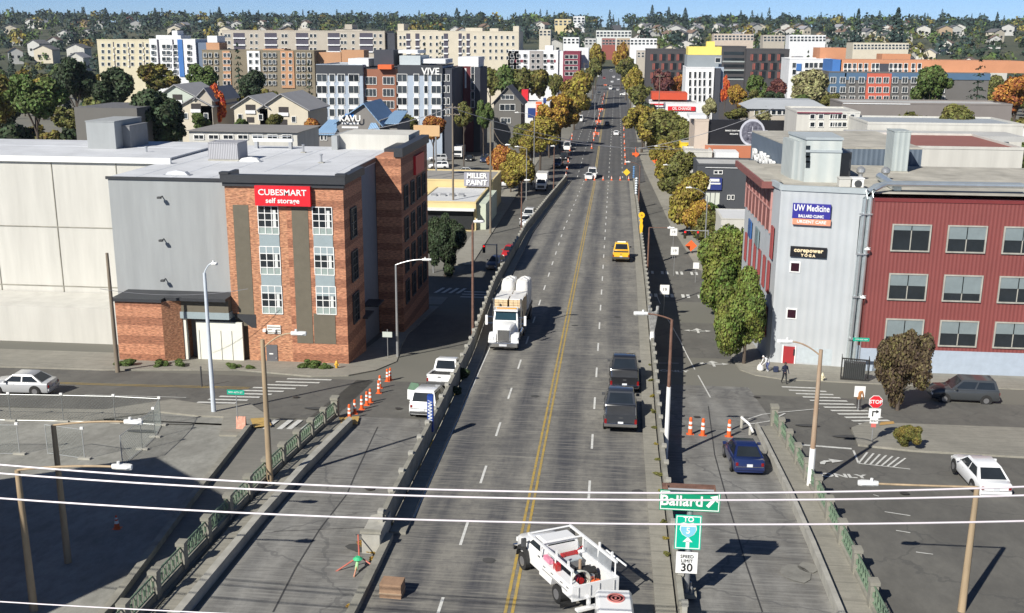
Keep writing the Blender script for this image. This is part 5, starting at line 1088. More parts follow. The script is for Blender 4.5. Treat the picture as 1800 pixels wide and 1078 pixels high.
# excavator
t = thing('excavator', 'yellow excavator with its boom arched over the construction lot', 'excavator', gv(777, 256, 0)); yel = mat('machine_yellow', (.72, .42, .02), .5, .1)
MB().box(-3.2, .2, -1.2, 1.2, 1.0, 2.6).build('body', yel, t, bevel=.15); MB().box(-.9, .5, -1.2, -.2, 1.2, 3.4).build('cab', yel, t, bevel=.08); MB().box(-.8, .52, -1.22, -1.19, 2.1, 3.2).build('cab_window', glass, t)
MB().tube([(0, 0, 2), (1.5, 0, 4.4), (3.0, 0, 5.4), (6.2, 0, 5.2)], .42, 6).build('boom', yel, t); MB().tube([(6.0, 0, 5.5), (7.0, 0, 3.0), (7.2, 0, 1.2)], .34, 6).build('stick', yel, t); MB().prism([(6.6, 1.4), (7.8, 1.4), (7.6, .3), (6.9, .2)], -.6, .6, 'y').build('bucket', yel, t)
MB().box(-2.6, 1.4, -1.5, -.9, 0, 1).build('track', black, t, bevel=.2); MB().box(-2.6, 1.4, .9, 1.5, 0, 1).build('track', black, t, bevel=.2)
# ------------------------------------------------------------------ lorry with a loaded flatbed
pf = dv(884, 621); t = thing('flatbed_truck', 'white long nosed truck in the left lane loaded with timber and white bags', 'truck', pf+Vector((0, .2, 0)), 0); t.rotation_euler.x = math.atan(SL)
cw = carwhite; y0 = 0
MB().loft([[(-w, y, .75), (-w, y, z-.12), (-w*.8, y, z), (w*.8, y, z), (w, y, z-.12), (w, y, .75)] for y, w, z in ((.1, .52, 1.75), (.3, .56, 1.85), (1.5, .78, 2.05), (1.75, .82, 2.05))]).build('hood', cw, t, smooth=True)
MB().box(-.46, .46, -.02, .1, .8, 1.68).build('grille', chrome, t); g_ = t.children
for k in range(9): MB().box(-.4+k*.1-.012, -.4+k*.1+.012, -.04, -.02, .84, 1.62).build('grille_bar', dkgrey, t)
MB().box(-1.15, 1.15, -.28, .06, .35, .72).build('bumper', chrome, t, bevel=.05); MB().box(-.3, .3, -.3, -.28, .45, .6).build('licence_plate', plate, t)
for s in (-1, 1):
    MB().loft([[(s*.6, y, z-.1), (s*1.18, y, z-.2), (s*1.2, y, z-.5), (s*.6, y, z-.5)] for y, z in ((-.0, 1.15), (.25, 1.38), (.8, 1.5), (1.4, 1.4), (1.6, 1.1))]).build('fender', cw, t, smooth=True)
    MB().box(-.19, .19, -.06, .05, -.13, .13).build('headlight', lampwhite, t, (s*.95, .0, 1.02), bevel=.03)
    MB().cyl((s*1.1, 2.9, 1.2), (s*1.1, 2.9, 3.6), .09, .09, 10).build('exhaust_stack', chrome, t, smooth=True)
    MB().box(-.1, .1, -.06, .06, -.45, .35).build('mirror', cw, t, (s*1.55, 1.85, 2.1), bevel=.03); MB().cyl((s*1.0, 1.9, 2.3), (s*1.5, 1.9, 2.3), .02).cyl((s*1.0, 1.9, 1.8), (s*1.5, 1.9, 1.8), .02).build('mirror_arm', chrome, t)
    MB().cyl((s*.95, 2.6, .75), (s*.95, 4.2, .75), .32, .32, 14).build('fuel_tank', chrome, t, smooth=True)
    for y in (.85, 5.4, 6.6, 11.8, 12.9):
        w = put('wheel', tyre_m, t, (s*.98, y, .5)); w.scale = (2.2 if y > 1 else 1.3, 1.42, 1.42); put('rim', rim_m, w)
MB().hexa([(-1.0, 1.6, 1.1), (1.0, 1.6, 1.1), (1.0, 3.0, 1.1), (-1.0, 3.0, 1.1)], [(-1.0, 1.6, 2.05), (1.0, 1.6, 2.05), (1.0, 3.0, 2.05), (-1.0, 3.0, 2.05)]).hexa([(-1.0, 1.6, 2.05), (1.0, 1.6, 2.05), (1.0, 3.0, 2.05), (-1.0, 3.0, 2.05)], [(-.92, 2.0, 2.85), (.92, 2.0, 2.85), (.92, 3.0, 2.95), (-.92, 3.0, 2.95)]).build('cab', cw, t, bevel=.05)
MB().add([(-.86, 1.62, 2.12), (.86, 1.62, 2.12), (.8, 1.92, 2.76), (-.8, 1.92, 2.76)], [(0, 1, 2, 3)]).build('windscreen', mat('blue_windscreen', (.02, .045, .06), .08, .1), t, fixn=False)
MB().box(-.95, .95, -.25, .05, 0, .08).build('sun_visor', cw, t, (0, 1.92, 2.82)); MB().box(-.8, .8, 0, .15, 0, .08).build('marker_lights', mat('amber_lamps', (.6, .3, .05), .4, 0), t, (0, 2.3, 2.9))
for s in (-1, 1): MB().add([(s*1.012, 2.0, 2.1), (s*1.012, 2.75, 2.1), (s*.945, 2.75, 2.7), (s*.955, 2.15, 2.7)], [(0, 1, 2, 3)]).build('side_window', glass, t)
MB().box(-.5, .5, 1.5, 13.5, .6, .9).build('chassis', dkgrey, t); MB().box(-1.25, 1.25, 3.6, 13.6, 1.15, 1.35).build('flatbed', mat('worn_flatbed', (.2, .17, .13), .8, .2), t); MB().box(-1.2, 1.2, 3.5, 3.62, 1.3, 2.7).build('headboard', dkgrey, t)
tm = mat('cut_timber', (.66, .5, .3), .8, .2, 6); wrap = mat('white_wrap', (.72, .71, .68), .5, .12, 2, bump=.6)
TF = Matrix.Translation(t.location) @ Matrix.Rotation(math.atan(SL), 4, 'X')
def load(name, label, cat, x, y, z, mb, m, group, bevel=.0):
    q = thing(name, label, cat, TF @ Vector((x, y, z)), 0, group); q.rotation_euler.x = math.atan(SL); return q
for i, (x, y, lb) in enumerate(((-.6, 3.7, 'left front pack of boards with a white cover behind the truck cab'), (.6, 3.7, 'right front pack of boards with a white cover behind the truck cab'), (-.6, 6.3, 'second pack of boards on the left of the flatbed'), (.6, 6.3, 'second pack of boards on the right of the flatbed'))):
    q = load('timber_pack', lb, 'timber pack', x, y, 1.36, None, None, 'timber packs on the flatbed'); hh = 1.95 if i < 2 else 1.75
    bm_ = MB(); r3 = random.Random(i)
    for k in range(9):
        for j in range(3): bm_.box(-.52+j*.35, -.52+j*.35+.33, -.03+r3.random()*.06, 2.3, .02+k*hh/9, .02+k*hh/9+hh/9-.03)
    bm_.build('boards', tm, q); MB().box(-.56, .56, .25, 2.35, hh-.02, hh+.06).build('cover', wrap, q, bevel=.03)
for i, (x, y, lb) in enumerate(((-.62, 9.0, 'left white bulk bag standing on the flatbed'), (.64, 9.0, 'right white bulk bag standing on the flatbed'), (-.62, 11.2, 'rear left white bulk bag on the flatbed'), (.64, 11.2, 'rear right white bulk bag on the flatbed'))):
    q = load('bulk_bag', lb, 'bulk bag', x, y, 1.36, None, None, 'white bulk bags on the flatbed'); h = 2.6-.25*(i//2); rr = []
    for z, s in ((0, .5), (.12, .56), (h*.5, .6), (h*.8, .58), (h*.95, .5), (h, .3)):
        rr.append([(s*math.copysign(abs(math.cos(a))**.5, math.cos(a)), 1+s*1.6*math.copysign(abs(math.sin(a))**.5, math.sin(a)), z) for a in [2*math.pi*k/16 for k in range(16)]])
    MB().loft(rr).build('bag', wrap, q, smooth=True); MB().tube([(-.4, .6, h-.05), (0, .8, h+.12), (.4, .6, h-.05)], .04, 5).build('lifting_loop', wrap, q)
# ------------------------------------------------------------------ service truck in the foreground
ut = thing('service_truck', 'white service truck with ladder rack and open tool bed turning across the near lanes', 'truck', (-.85, 38.85, DZ(38.85)+.12), R(31)); ut.scale = (.91, .91, .91); ut.rotation_euler.x = math.atan(SL)*.86; ut.rotation_euler.y = .042*.5
u = lambda mb, n, m, loc=None, par=None, **k: mb.build(n, m, par or ut, loc, **k)
u(MB().loft([ring(y, w, .6, z, .8) for y, w, z in ((3.25, .98, 1.5), (3.7, .98, 1.48), (4.5, .93, 1.38), (4.75, .8, 1.2))]), 'hood', cw, smooth=True)
cb = [(-.98, 1.75, 1.48), (.98, 1.75, 1.48), (.98, 3.4, 1.48), (-.98, 3.4, 1.48)]; ct = [(-.84, 1.8, 2.02), (.84, 1.8, 2.02), (.82, 2.75, 2.02), (-.82, 2.75, 2.02)]
u(MB().box(-1.0, 1.0, 1.75, 3.35, .55, 1.48).loft([cb, ct, [(-.75, 1.9, 2.07), (.75, 1.9, 2.07), (.75, 2.65, 2.07), (-.75, 2.65, 2.07)]]), 'cab', cw, bevel=.03)
u(MB().add(facequad([cb[2], cb[3], ct[3], ct[2]], .05, .08), [(0, 1, 2, 3)]), 'windscreen', glass, fixn=False); u(MB().add(facequad([cb[0], cb[1], ct[1], ct[0]], .1, .15), [(0, 1, 2, 3)]), 'rear_window', glass, fixn=False)
for q in ([cb[3], cb[0], ct[0], ct[3]], [cb[1], cb[2], ct[2], ct[1]]): u(MB().add(facequad(q, .12, .1), [(0, 1, 2, 3)]), 'side_window', glass, fixn=False)
for s in (-1, 1):
    u(MB().loft([[(s*.8, y, z), (s*1.14, y, z-.06), (s*1.16, y, z-.25), (s*.8, y, z-.25)] for y, z in ((3.0, .75), (3.15, 1.12), (3.6, 1.3), (4.05, 1.12), (4.2, .75))]), 'fender', black, smooth=True)
    u(MB().box(-.12, .12, -.07, .07, -.2, .2), 'mirror', dkgrey, (s*1.3, 3.1, 1.62), bevel=.03); u(MB().cyl((s*.98, 3.1, 1.6), (s*1.2, 3.1, 1.6), .03), 'mirror_arm', dkgrey)
    u(MB().box(-.14, .14, -.03, .04, -.1, .1), 'headlight', lampwhite, (s*.75, 4.7, 1.05)); u(MB().box(-.02, .02, -.1, .1, -.02, .02), 'door_handle', dkgrey, (s*1.02, 2.05, 1.3))
    w = put('wheel', tyre_m, ut, (s*.98, 3.6, .42)); w.scale = (1.3, 1.2, 1.2); put('rim', rim_m, w)
    w = put('wheel', tyre_m, ut, (s*.92, 0, .42)); w.scale = (2.3, 1.2, 1.2); put('rim', rim_m, w)
    # side tool cabinets
    u(MB().prism([(1.7, .62), (1.7, 1.42), (-1.35, 1.42), (-1.35, .78), (-.55, .78), (-.45, .98), (.45, .98), (.55, .62)], s*1.18, s*.78, 'x'), 'tool_cabinet', cw)
    for y in (1.2, .45, -.45, -1.0): u(MB().box(-.012, .012, -.1, .1, -.015, .015), 'cabinet_handle', dkgrey, (s*1.19, y, 1.2))
    u(MB().box(-.005, .005, -1.0, 1.4, -.012, .012), 'cabinet_gap', dkgrey, (s*1.185, 0, 1.02))
    # ladder rack
    u(MB().box(s*1.1-.05, s*1.1+.05, -1.3, 3.0, 2.02, 2.13), 'rack_rail', cw)
    for y in (-1.2, .3, 1.7): u(MB().cyl((s*1.1, y, 1.42), (s*1.1, y, 2.05), .035), 'rack_post', cw)
    for y in (-.9, .2): u(MB().box(-.04, .04, -.04, .04, 0, .28), 'rack_stop', cw, (s*1.1, y, 2.11))
u(MB().tube([(-1.1, 2.95, 2.08), (1.1, 2.95, 2.08)], .05, 6), 'rack_crossbar', cw); u(MB().tube([(-1.1, 1.75, 2.07), (1.1, 1.75, 2.07)], .04, 6), 'rack_crossbar', cw); u(MB().tube([(1.4, -1.6, 1.98), (1.4, .1, 1.98)], .045, 6), 'rack_tube', cw)
u(MB().box(-.78, .78, -1.35, 1.7, .78, .86), 'bed_floor', mat('grey_bed_floor', (.3, .3, .3), .7, .2)); u(MB().box(-1.18, 1.18, -1.42, -1.35, .7, 1.42), 'tailgate', cw, bevel=.01); u(MB().box(-.8, .8, 1.66, 1.72, .8, 1.9), 'headboard', cw)
for x in (-.85, -.25, .2, .95): u(MB().box(-.02, .02, -.03, 0, -.24, .24), 'tailgate_hinge', steel, (x, -1.42, 1.08))
u(MB().add([(1.05, -.9, 1.45), (1.05, 1.6, 1.45), (1.1, 1.6, 2.0), (1.1, -.9, 2.0)], [(0, 1, 2, 3)]), 'mesh_panel', mat('grey_mesh_panel', (.3, .32, .34), .5, .2, alpha=.75))
u(MB().box(-1.1, .9, -.35, -.1, .0, .1), 'rear_step', cw, (0, -1.45, .38)); u(MB().box(-.05, .05, -.2, 0, 0, .45), 'step_bracket', cw, (-.4, -1.4, .4)); u(MB().box(-.4, .4, -.03, 0, 0, .28), 'mud_flap', black, (-1.0, -.75, .15)); u(MB().box(-.4, .4, -.03, 0, 0, .28), 'mud_flap', black, (1.0, -.75, .15))
u(MB().box(-.4, .4, 1.2, 4.4, .45, .6).box(-.4, .4, -1.3, 1.2, .5, .75), 'chassis', black)
u(MB().box(-1.0, 1.0, -.03, .1, .0, .25), 'front_bumper', chrome, (0, 4.78, .5)); u(MB().box(-.6, .6, -.02, .04, 0, .4), 'grille', dkgrey, (0, 4.76, .75))
mesh_t = None
UF = Matrix.Translation(ut.location) @ Matrix.Rotation(R(31), 4, 'Z') @ Matrix.Scale(.91, 4)
def cargo(name, label, cat, x, y, z):
    q = thing(name, label, cat, UF @ Vector((x, y, z)), R(31), 'gear in the service truck bed'); q.scale = (.91, .91, .91); return q
q = cargo('hose_reel', 'coiled pale hose on a reel in the service truck bed', 'hose reel', -.45, -.75, .88); hm = mat('pale_hose', (.55, .55, .48), .6, .15)
for k in range(4): MB().tube([((.46-.03*k)*math.cos(a), -.12+.08*k, .5+(.46-.03*k)*math.sin(a)) for a in [2*math.pi*j/20 for j in range(21)]], .035, 5).build('coil', hm, q)
MB().cyl((0, -.15, .5), (0, .2, .5), .16, .16, 12).build('drum', redp, q); MB().box(-.3, .3, -.1, .2, 0, .1).build('stand', steel, q)
q = cargo('compressor', 'dark engine and compressor amid the service truck bed', 'machine', .25, -.2, .88); MB().box(-.4, .35, -.4, .5, 0, .5).cyl((-.3, -.2, .6), (.3, -.2, .6), .18, .18, 10).build('engine', black, q, bevel=.04); MB().cyl((-.2, .3, .5), (-.2, .3, .95), .07).build('exhaust', rust, q); MB().box(-.2, .1, -.55, -.35, .1, .55).build('motor_casing', steel, q, bevel=.04)
q = cargo('tool_bag', 'orange tool bag at the back of the service truck bed', 'bag', .3, -1.0, .88); MB().lathe([(.2, 0), (.3, .1), (.28, .35), (.12, .45)], 10).build('bag', orange, q, smooth=True); MB().tube([(-.15, 0, .42), (0, 0, .6), (.15, 0, .42)], .02, 5).build('handle', black, q)
q = cargo('spare_tyre', 'small black tyre lying in the back right corner of the service truck bed', 'tyre', .65, -1.1, .95); w = put('tyre', tyre_m, q, (0, 0, .1)); w.rotation_euler.y = R(80); w.scale = (.8, .7, .7); put('rim', rim_m, w)
q = cargo('tool_box', 'grey tool chest behind the service truck cab', 'tool box', -.1, 1.1, .88); MB().box(-.6, .6, -.35, .35, 0, .55).build('chest', steel, q, bevel=.03); MB().box(-.62, .62, -.37, .37, .55, .62).build('lid', mat('pale_blue_lid', (.45, .5, .52), .5, .05), q)
q = cargo('jack', 'red floor jack lying across the tool chest', 'jack', .1, 1.2, 1.52); MB().box(-.4, .4, -.08, .08, 0, .14).cyl((-.35, -.12, .06), (-.35, .12, .06), .07).cyl((.35, -.12, .06), (.35, .12, .06), .07).build('frame', redp, q); MB().cyl((.3, 0, .1), (.7, 0, .3), .025).build('handle', redp, q)
q = cargo('fuel_can', 'red fuel can standing in the left side rack of the service truck', 'fuel can', -.98, .35, 1.43); MB().box(-.12, .12, -.18, .18, 0, .36).build('can', redp, q, bevel=.03); MB().cyl((0, .12, .36), (0, .2, .48), .03).build('spout', mat('yellow_spout', (.7, .5, .05), .5, 0), q)
q = cargo('wheel_chocks', 'stack of pink marker flags and chocks behind the truck cab on the left', 'flags', -.98, 1.2, 1.43); MB().box(-.1, .1, -.3, .3, 0, .2).build('bundle', mat('pink_marker', (.7, .25, .35), .6, .3, 8), q)
# trailer machine behind it
tr = thing('towed_generator', 'white box generator with a round red grille on its lid behind the service truck', 'generator', (.55, 35.95, DZ(35.95)+.12), R(3))
MB().loft([[(-x, -y, z), (x, -y, z), (x, y, z), (-x, y, z)] for z, x, y in ((.45, .7, .95), (1.3, .7, .95), (1.5, .6, .8))]).build('casing', cw, tr, bevel=.03)
MB().lathe([(.34, 0), (.34, .03), (.28, .03), (.28, 0)], 20).build('grille_ring', mat('pink_red_grille', (.6, .2, .18), .5, .1), tr, (.05, .15, 1.51)); MB().lathe([(.2, 0), (.2, .02), (.15, .02), (.15, 0)], 16).lathe([(.05, 0), (.05, .05)], 8).build('grille_hub', mat('pink_red_grille', (.6, .2, .18), .5, .1), tr, (.05, .15, 1.51)); MB().box(-.5, .5, -.02, 0, 0, .55).build('front_grille', black, tr, (.1, -.96, .6))
for s in (-1, 1): w = put('wheel', tyre_m, tr, (s*.82, 0, .33)); put('rim', rim_m, w)
MB().tube([(0, .9, .45), (0, 2.0, .45)], .05, 6).build('drawbar', dkgrey, tr)
# ================================================================== people
skin = mat('skin', (.45, .27, .19), .6, .05); hair_d = mat('dark_hair', (.03, .02, .015), .7, .1)
def figure(label, p, rz, J, top, legs, shoe, hair=hair_d, hem=.52):
    """J: joint positions for a standing 1.75 m figure, +Y is forward; grown as one skinned surface"""
    t = thing('person', label, 'person', p, rz)
    names = ['pelvis', 'waist', 'chest', 'neck', 'head', 'crown']; V = []; Rr = []; E = []; idx = {}
    def v(n, pos, r): idx[n] = len(V); V.append(Vector(pos)); Rr.append(r); return idx[n]
    def e(a, b): E.append((idx[a], idx[b]))
    v('pelvis', J['pelvis'], .15); v('waist', J['waist'], .135); v('chest', J['chest'], .165); v('neck', J['neck'], .06); v('head', J['head'], .095); v('crown', J['crown'], .085)
    for a, b in zip(names, names[1:]): e(a, b)
    for s in ('l', 'r'):
        sg = -1 if s == 'l' else 1
        v('sh'+s, J['sh'+s], .075); v('el'+s, J['el'+s], .05); v('wr'+s, J['wr'+s], .033); e('chest', 'sh'+s); e('sh'+s, 'el'+s); e('el'+s, 'wr'+s)
        d = (Vector(J['wr'+s])-Vector(J['el'+s])).normalized(); side = d.cross(Vector((sg, 0, .1))).normalized(); v('pa'+s, Vector(J['wr'+s])+d*.07, .035); e('wr'+s, 'pa'+s)
        for k in range(4):
            o_ = Vector(J['wr'+s])+d*.1+side*(k-1.5)*.021; v(f'f{s}{k}', o_, .01); v(f'g{s}{k}', o_+d*(.05, .06, .056, .04)[k]+Vector((-sg*.012, 0, 0)), .008); e('pa'+s, f'f{s}{k}'); e(f'f{s}{k}', f'g{s}{k}')
        v('t'+s, Vector(J['wr'+s])+d*.05+side*.045, .01); v('u'+s, Vector(J['wr'+s])+d*.1+side*.06, .008); e('wr'+s, 't'+s); e('t'+s, 'u'+s)
        v('hi'+s, J['hi'+s], .1); v('kn'+s, J['kn'+s], .065); v('an'+s, J['an'+s], .045); v('to'+s, J['to'+s], .038); e('pelvis', 'hi'+s); e('hi'+s, 'kn'+s); e('kn'+s, 'an'+s); e('an'+s, 'to'+s)
    me = bpy.data.meshes.new('body'); me.from_pydata([tuple(x) for x in V], E, []); o = bpy.data.objects.new('tmp', me); C.collection.objects.link(o)
    sk = o.modifiers.new('s', 'SKIN'); sk.use_smooth_shade = True; sv = me.skin_vertices[0].data
    for i, r in enumerate(Rr): sv[i].radius = (r, r*.8 if i in (1, 2, 0) else r)
    sv[0].use_root = True
    sb_ = o.modifiers.new('b', 'SUBSURF'); sb_.levels = 1; sb_.render_levels = 1
    bpy.context.view_layer.update(); m2 = bpy.data.meshes.new_from_object(o.evaluated_get(bpy.context.evaluated_depsgraph_get())); bpy.data.objects.remove(o)
    m2.materials.clear(); [m2.materials.append(q) for q in (top, legs, skin, shoe)]
    segs = [(0, 'pelvis', 'waist'), (0, 'waist', 'chest'), (0, 'chest', 'neck'), (2, 'head', 'crown'), (2, 'neck', 'head')]
    for s in 'lr': segs += [(0, 'sh'+s, 'el'+s), (0, 'el'+s, 'wr'+s), (2, 'pa'+s, f'g{s}1'), (1, 'hi'+s, 'kn'+s), (1, 'kn'+s, 'an'+s), (3, 'an'+s, 'to'+s)]
    for f in m2.polygons:
        c = f.center; best = (9, 0)
        for k, a, b in segs:
            A_, B_ = V[idx[a]], V[idx[b]]; d = B_-A_; u_ = max(0, min(1, (c-A_).dot(d)/max(d.length_squared, 1e-6))); q = (c-(A_+d*u_)).length-(.08 if k == 0 else 0)
            if q < best[0]: best = (q, k)
        f.material_index = best[1]
    put('body', m2, t); hd = Vector(J['head']).lerp(Vector(J['crown']), .55); f = (Vector(J['head'])-Vector(J['neck'])).normalized()
    hr = MB(); rr = []
    for k in range(6):
        a = R(8+k*17); rr.append([(.108*math.sin(a)*math.cos(b), .112*math.sin(a)*math.sin(b)-.012-(.02 if math.sin(b) > 0 else 0)*k/5, .115*math.cos(a)-(.0 if math.sin(b) > 0 else .05)*k/5) for b in [2*math.pi*j/12 for j in range(12)]])
    hr.loft(rr).build('hair', hair, t, hd+Vector((0, 0, .02)), smooth=True)
    fc = MB().add([(0, .125, -.02), (-.015, .1, -.045), (.015, .1, -.045), (0, .095, .015)], [(0, 1, 3), (0, 3, 2), (0, 2, 1)]).build('nose', skin, t, Vector(J['head']).lerp(Vector(J['crown']), .3)); 
    for s in (-1, 1): MB().box(-.012, .012, -.004, .004, -.006, .006).build('eye', hair_d, t, Vector(J['head']).lerp(Vector(J['crown']), .42)+Vector((s*.033, .095, 0))); MB().box(-.008, .008, -.02, .02, -.03, .03).build('ear', skin, t, Vector(J['head']).lerp(Vector(J['crown']), .4)+Vector((s*.1, 0, 0)))
    MB().box(-.025, .025, -.004, .004, -.005, .005).build('mouth', mat('lips', (.3, .1, .09), .6, 0), t, Vector(J['head']).lerp(Vector(J['crown']), .02)+Vector((0, .088, 0)))
    return t
STAND = dict(pelvis=(0, 0, .95), waist=(0, 0, 1.12), chest=(0, .01, 1.34), neck=(0, 0, 1.5), head=(0, .02, 1.58), crown=(0, .02, 1.69), shl=(-.19, 0, 1.4), elr=(.27, -.02, 1.13), ell=(-.27, -.02, 1.13), wrl=(-.29, .1, .9), shr=(.19, 0, 1.4), wrr=(.29, .1, .9), hil=(-.09, 0, .88), hir=(.09, 0, .88), knl=(-.1, .1, .5), knr=(.11, -.02, .5), anl=(-.1, .16, .08), anr=(.12, -.22, .1), tol=(-.1, .3, .03), tor=(.13, -.08, .03))
def P_(**k): d = dict(STAND); d.update(k); return d
figure('person in a dark navy suit walking toward the right crossing', G(1378, 676)+Vector((0, 0, .1)), R(200), P_(wrr=(.2, .22, 1.05)), mat('navy_jacket', (.012, .016, .04), .8, .1), mat('dark_trousers', (.012, .013, .018), .8, .1), black)
figure('person in a brown jacket crossing the right street with head bowed', G(1508, 722)+Vector((0, 0, .06)), R(-20), P_(chest=(0, .06, 1.33), head=(0, .12, 1.56), crown=(0, .16, 1.66), neck=(0, .08, 1.47)), mat('brown_jacket', (.32, .14, .05), .8, .15), mat('grey_trousers', (.05, .045, .045), .8, .1), black)
bent = P_(pelvis=(0, -.12, .9), waist=(0, 0, 1.03), chest=(0, .2, 1.15), neck=(0, .34, 1.24), head=(0, .42, 1.27), crown=(0, .5, 1.33), shl=(-.19, .26, 1.18), shr=(.19, .26, 1.18), ell=(-.24, .34, .92), elr=(.24, .34, .92), wrl=(-.16, .5, .74), wrr=(.16, .5, .74), hil=(-.09, -.1, .84), hir=(.09, -.1, .84), knl=(-.12, .08, .48), knr=(.12, .04, .48), anl=(-.13, -.05, .09), anr=(.13, -.12, .09), tol=(-.13, .09, .04), tor=(.13, .02, .04))
pp = G(1348, 656)+Vector((0, 0, .16)); figure('person in white bending over bags by the red door', pp, R(115), bent, mat('white_clothes', (.72, .72, .74), .8, .08), mat('blue_trousers', (.08, .1, .22), .8, .1), mat('white_shoes', (.7, .7, .7), .6, .05), mat('white_cap', (.7, .68, .66), .7, .05))
q = thing('bag', 'white sack on the pavement beside the bending person', 'bag', pp+Vector((-.55, .1, 0))); MB().lathe([(.2, 0), (.3, .12), (.27, .4), (.1, .62)], 10).build('sack', wrap, q, smooth=True); MB().lathe([(.06, .6), (.12, .68)], 8).build('knot', wrap, q)
q = thing('bag', 'dark blue rucksack on the pavement right of the bending person', 'bag', pp+Vector((.7, -.15, 0))); MB().box(-.22, .22, -.16, .16, 0, .5).build('rucksack', mat('navy_fabric', (.02, .03, .07), .8, .1), q, bevel=.08); MB().box(-.15, .15, -.22, -.15, .06, .28).build('pocket', mat('navy_fabric', (.02, .03, .07), .8, .1), q, bevel=.03)
# ================================================================== trees
def leafmesh(kind, seed, nl, leaf, lobes=16):
    """unit crown: radius about 1, z from 0 to 2 (conifers: height 1, radius about .2)"""
    key = ('c', kind, seed, nl, leaf)
    if key in CACHE: return CACHE[key]
    r = random.Random(seed*31+len(kind)); V = []; F = []
    def leafq(p, n, s, s2=None):
        a = n.orthogonal().normalized(); a.rotate(Matrix.Rotation(r.random()*6.28, 3, n)); b = n.cross(a); s2 = s2 or s
        o = len(V); V.extend([p-a*s-b*s2*.3, p+a*s*.2-b*s2, p+a*s+b*s2*.3, p-a*s*.2+b*s2]); F.append((o, o+1, o+2, o+3))
    if kind in ('round', 'tall', 'wide'):
        L = []
        for k in range(lobes):
            for _ in range(20):
                c = Vector((r.uniform(-1, 1), r.uniform(-1, 1), r.uniform(-1, 1)))
                if c.length < 1: break
            if k < 3: c *= .3
            else: c = c.normalized()*r.uniform(.4, .86)
            L.append((Vector((c.x, c.y, c.z*.92)), r.uniform(.2, .43)))
        for c, rad in L:
            m = int(nl*rad*rad*9)
            for _ in range(m):
                d = Vector((r.gauss(0, 1), r.gauss(0, 1), r.gauss(0, 1)+.15)).normalized(); q = c+d*rad*r.uniform(.72, 1.08)
                n = (d+Vector((r.gauss(0, .55), r.gauss(0, .55), r.gauss(0, .55)))).normalized(); leafq(Vector((q.x, q.y, q.z+1)), n, leaf*r.uniform(.6, 1.25))
    elif kind == 'cone':
        tiers = 15
        for k in range(tiers):
            z = (k+.3)/tiers; R0 = (.24*(1-z)**.85+.012); nb = max(5, int(11*(1-z)+3))
            for b in range(nb):
                a = 6.28*(b+r.random()*.8)/nb; ln = R0*r.uniform(.65, 1.12); m = max(3, int(nl*ln*2.2))
                for j in range(m):
                    t = (j+r.random())/m; rr = ln*t; zz = z+.035-.085*t*(1-z)-.02+r.uniform(-.014, .014)
                    aa = a+r.uniform(-.35, .35)*(1-t*.4); leafq(Vector((rr*math.cos(aa), rr*math.sin(aa), zz)), Vector((r.gauss(0, .5)+math.cos(a)*.5, r.gauss(0, .5)+math.sin(a)*.5, 1)).normalized(), leaf*r.uniform(.7, 1.3), leaf*.6)
        leafq(Vector((0, 0, .99)), Vector((1, 0, .1)).normalized(), leaf*1.2, leaf*.3)
    elif kind == 'spire':
        for _ in range(nl):
            z = r.random()**1.25; a = r.random()*6.28; R0 = .17*(1-z)**.8*(.72+.4*((z*13+seed*.3) % 1))+.006; rr = R0*r.uniform(.55, 1.1)
            leafq(Vector((rr*math.cos(a), rr*math.sin(a), z)), Vector((math.cos(a)+r.gauss(0, .5), math.sin(a)+r.gauss(0, .5), .6+r.gauss(0, .4))).normalized(), leaf*r.uniform(.6, 1.3)*(1.15-z*.6), leaf*.8*(1.15-z*.7))
        leafq(Vector((0, 0, .985)), Vector((1, .2, .1)).normalized(), leaf*.4, leaf*.9)
    me = bpy.data.meshes.new('crown'); me.from_pydata([tuple(v) for v in V], [], F); me.update(); CACHE[key] = me; return me
def leafmat(name, c, c2, isl=.5):
    m = mat(name, c, .75, .2, 1.3, col2=c2, isl=isl); b = m.node_tree.nodes['Principled BSDF']
    return m
LG = {'bronze': leafmat('bronze_leaves', (.06, .035, .025), (.11, .085, .03), .6), 'streetgreen': leafmat('green_gold_leaves', (.065, .12, .02), (.18, .18, .03), .6), 'autumn': leafmat('autumn_leaves', (.16, .14, .024), (.27, .19, .03)), 'gold': leafmat('golden_leaves', (.25, .17, .025), (.32, .16, .025)), 'olive': leafmat('olive_leaves', (.09, .105, .025), (.15, .13, .03)),
      'green': leafmat('green_leaves', (.055, .095, .02), (.1, .13, .028)), 'dark': leafmat('dark_leaves', (.018, .034, .014), (.04, .06, .02)), 'conifer': leafmat('conifer_needles', (.012, .03, .018), (.03, .055, .025)),
      'red': leafmat('scarlet_leaves', (.45, .05, .02), (.55, .1, .02)), 'maroon': leafmat('maroon_leaves', (.09, .022, .028), (.14, .045, .035)), 'orange': leafmat('rust_leaves', (.28, .08, .02), (.34, .15, .03)), 'pale': leafmat('pale_olive_leaves', (.2, .19, .08), (.28, .26, .13)),
      'far': leafmat('far_conifer_needles', (.02, .042, .036), (.035, .062, .046)), 'mixed': leafmat('mixed_leaves', (.06, .09, .02), (.22, .15, .03))}
bark = mat('bark', (.09, .07, .055), .9, .25, 3)
TRUNK = {}
def trunkmesh(seed):
    if seed in TRUNK: return TRUNK[seed]
    r = random.Random(seed); mb = MB(); mb.tube([(0, 0, 0), (.01, .01, .5), (-.01, .02, 1)], [.055, .045, .035], 8)
    for k in range(5):
        a = k*1.26+r.random(); mb.tube([(0, 0, .66+.05*k), (.16*math.cos(a), .16*math.sin(a), .84+.04*k), (.34*math.cos(a), .34*math.sin(a), .98+.05*k)], [.03, .02, .008], 5)
    TRUNK[seed] = mb.mesh('trunk', bark); return TRUNK[seed]
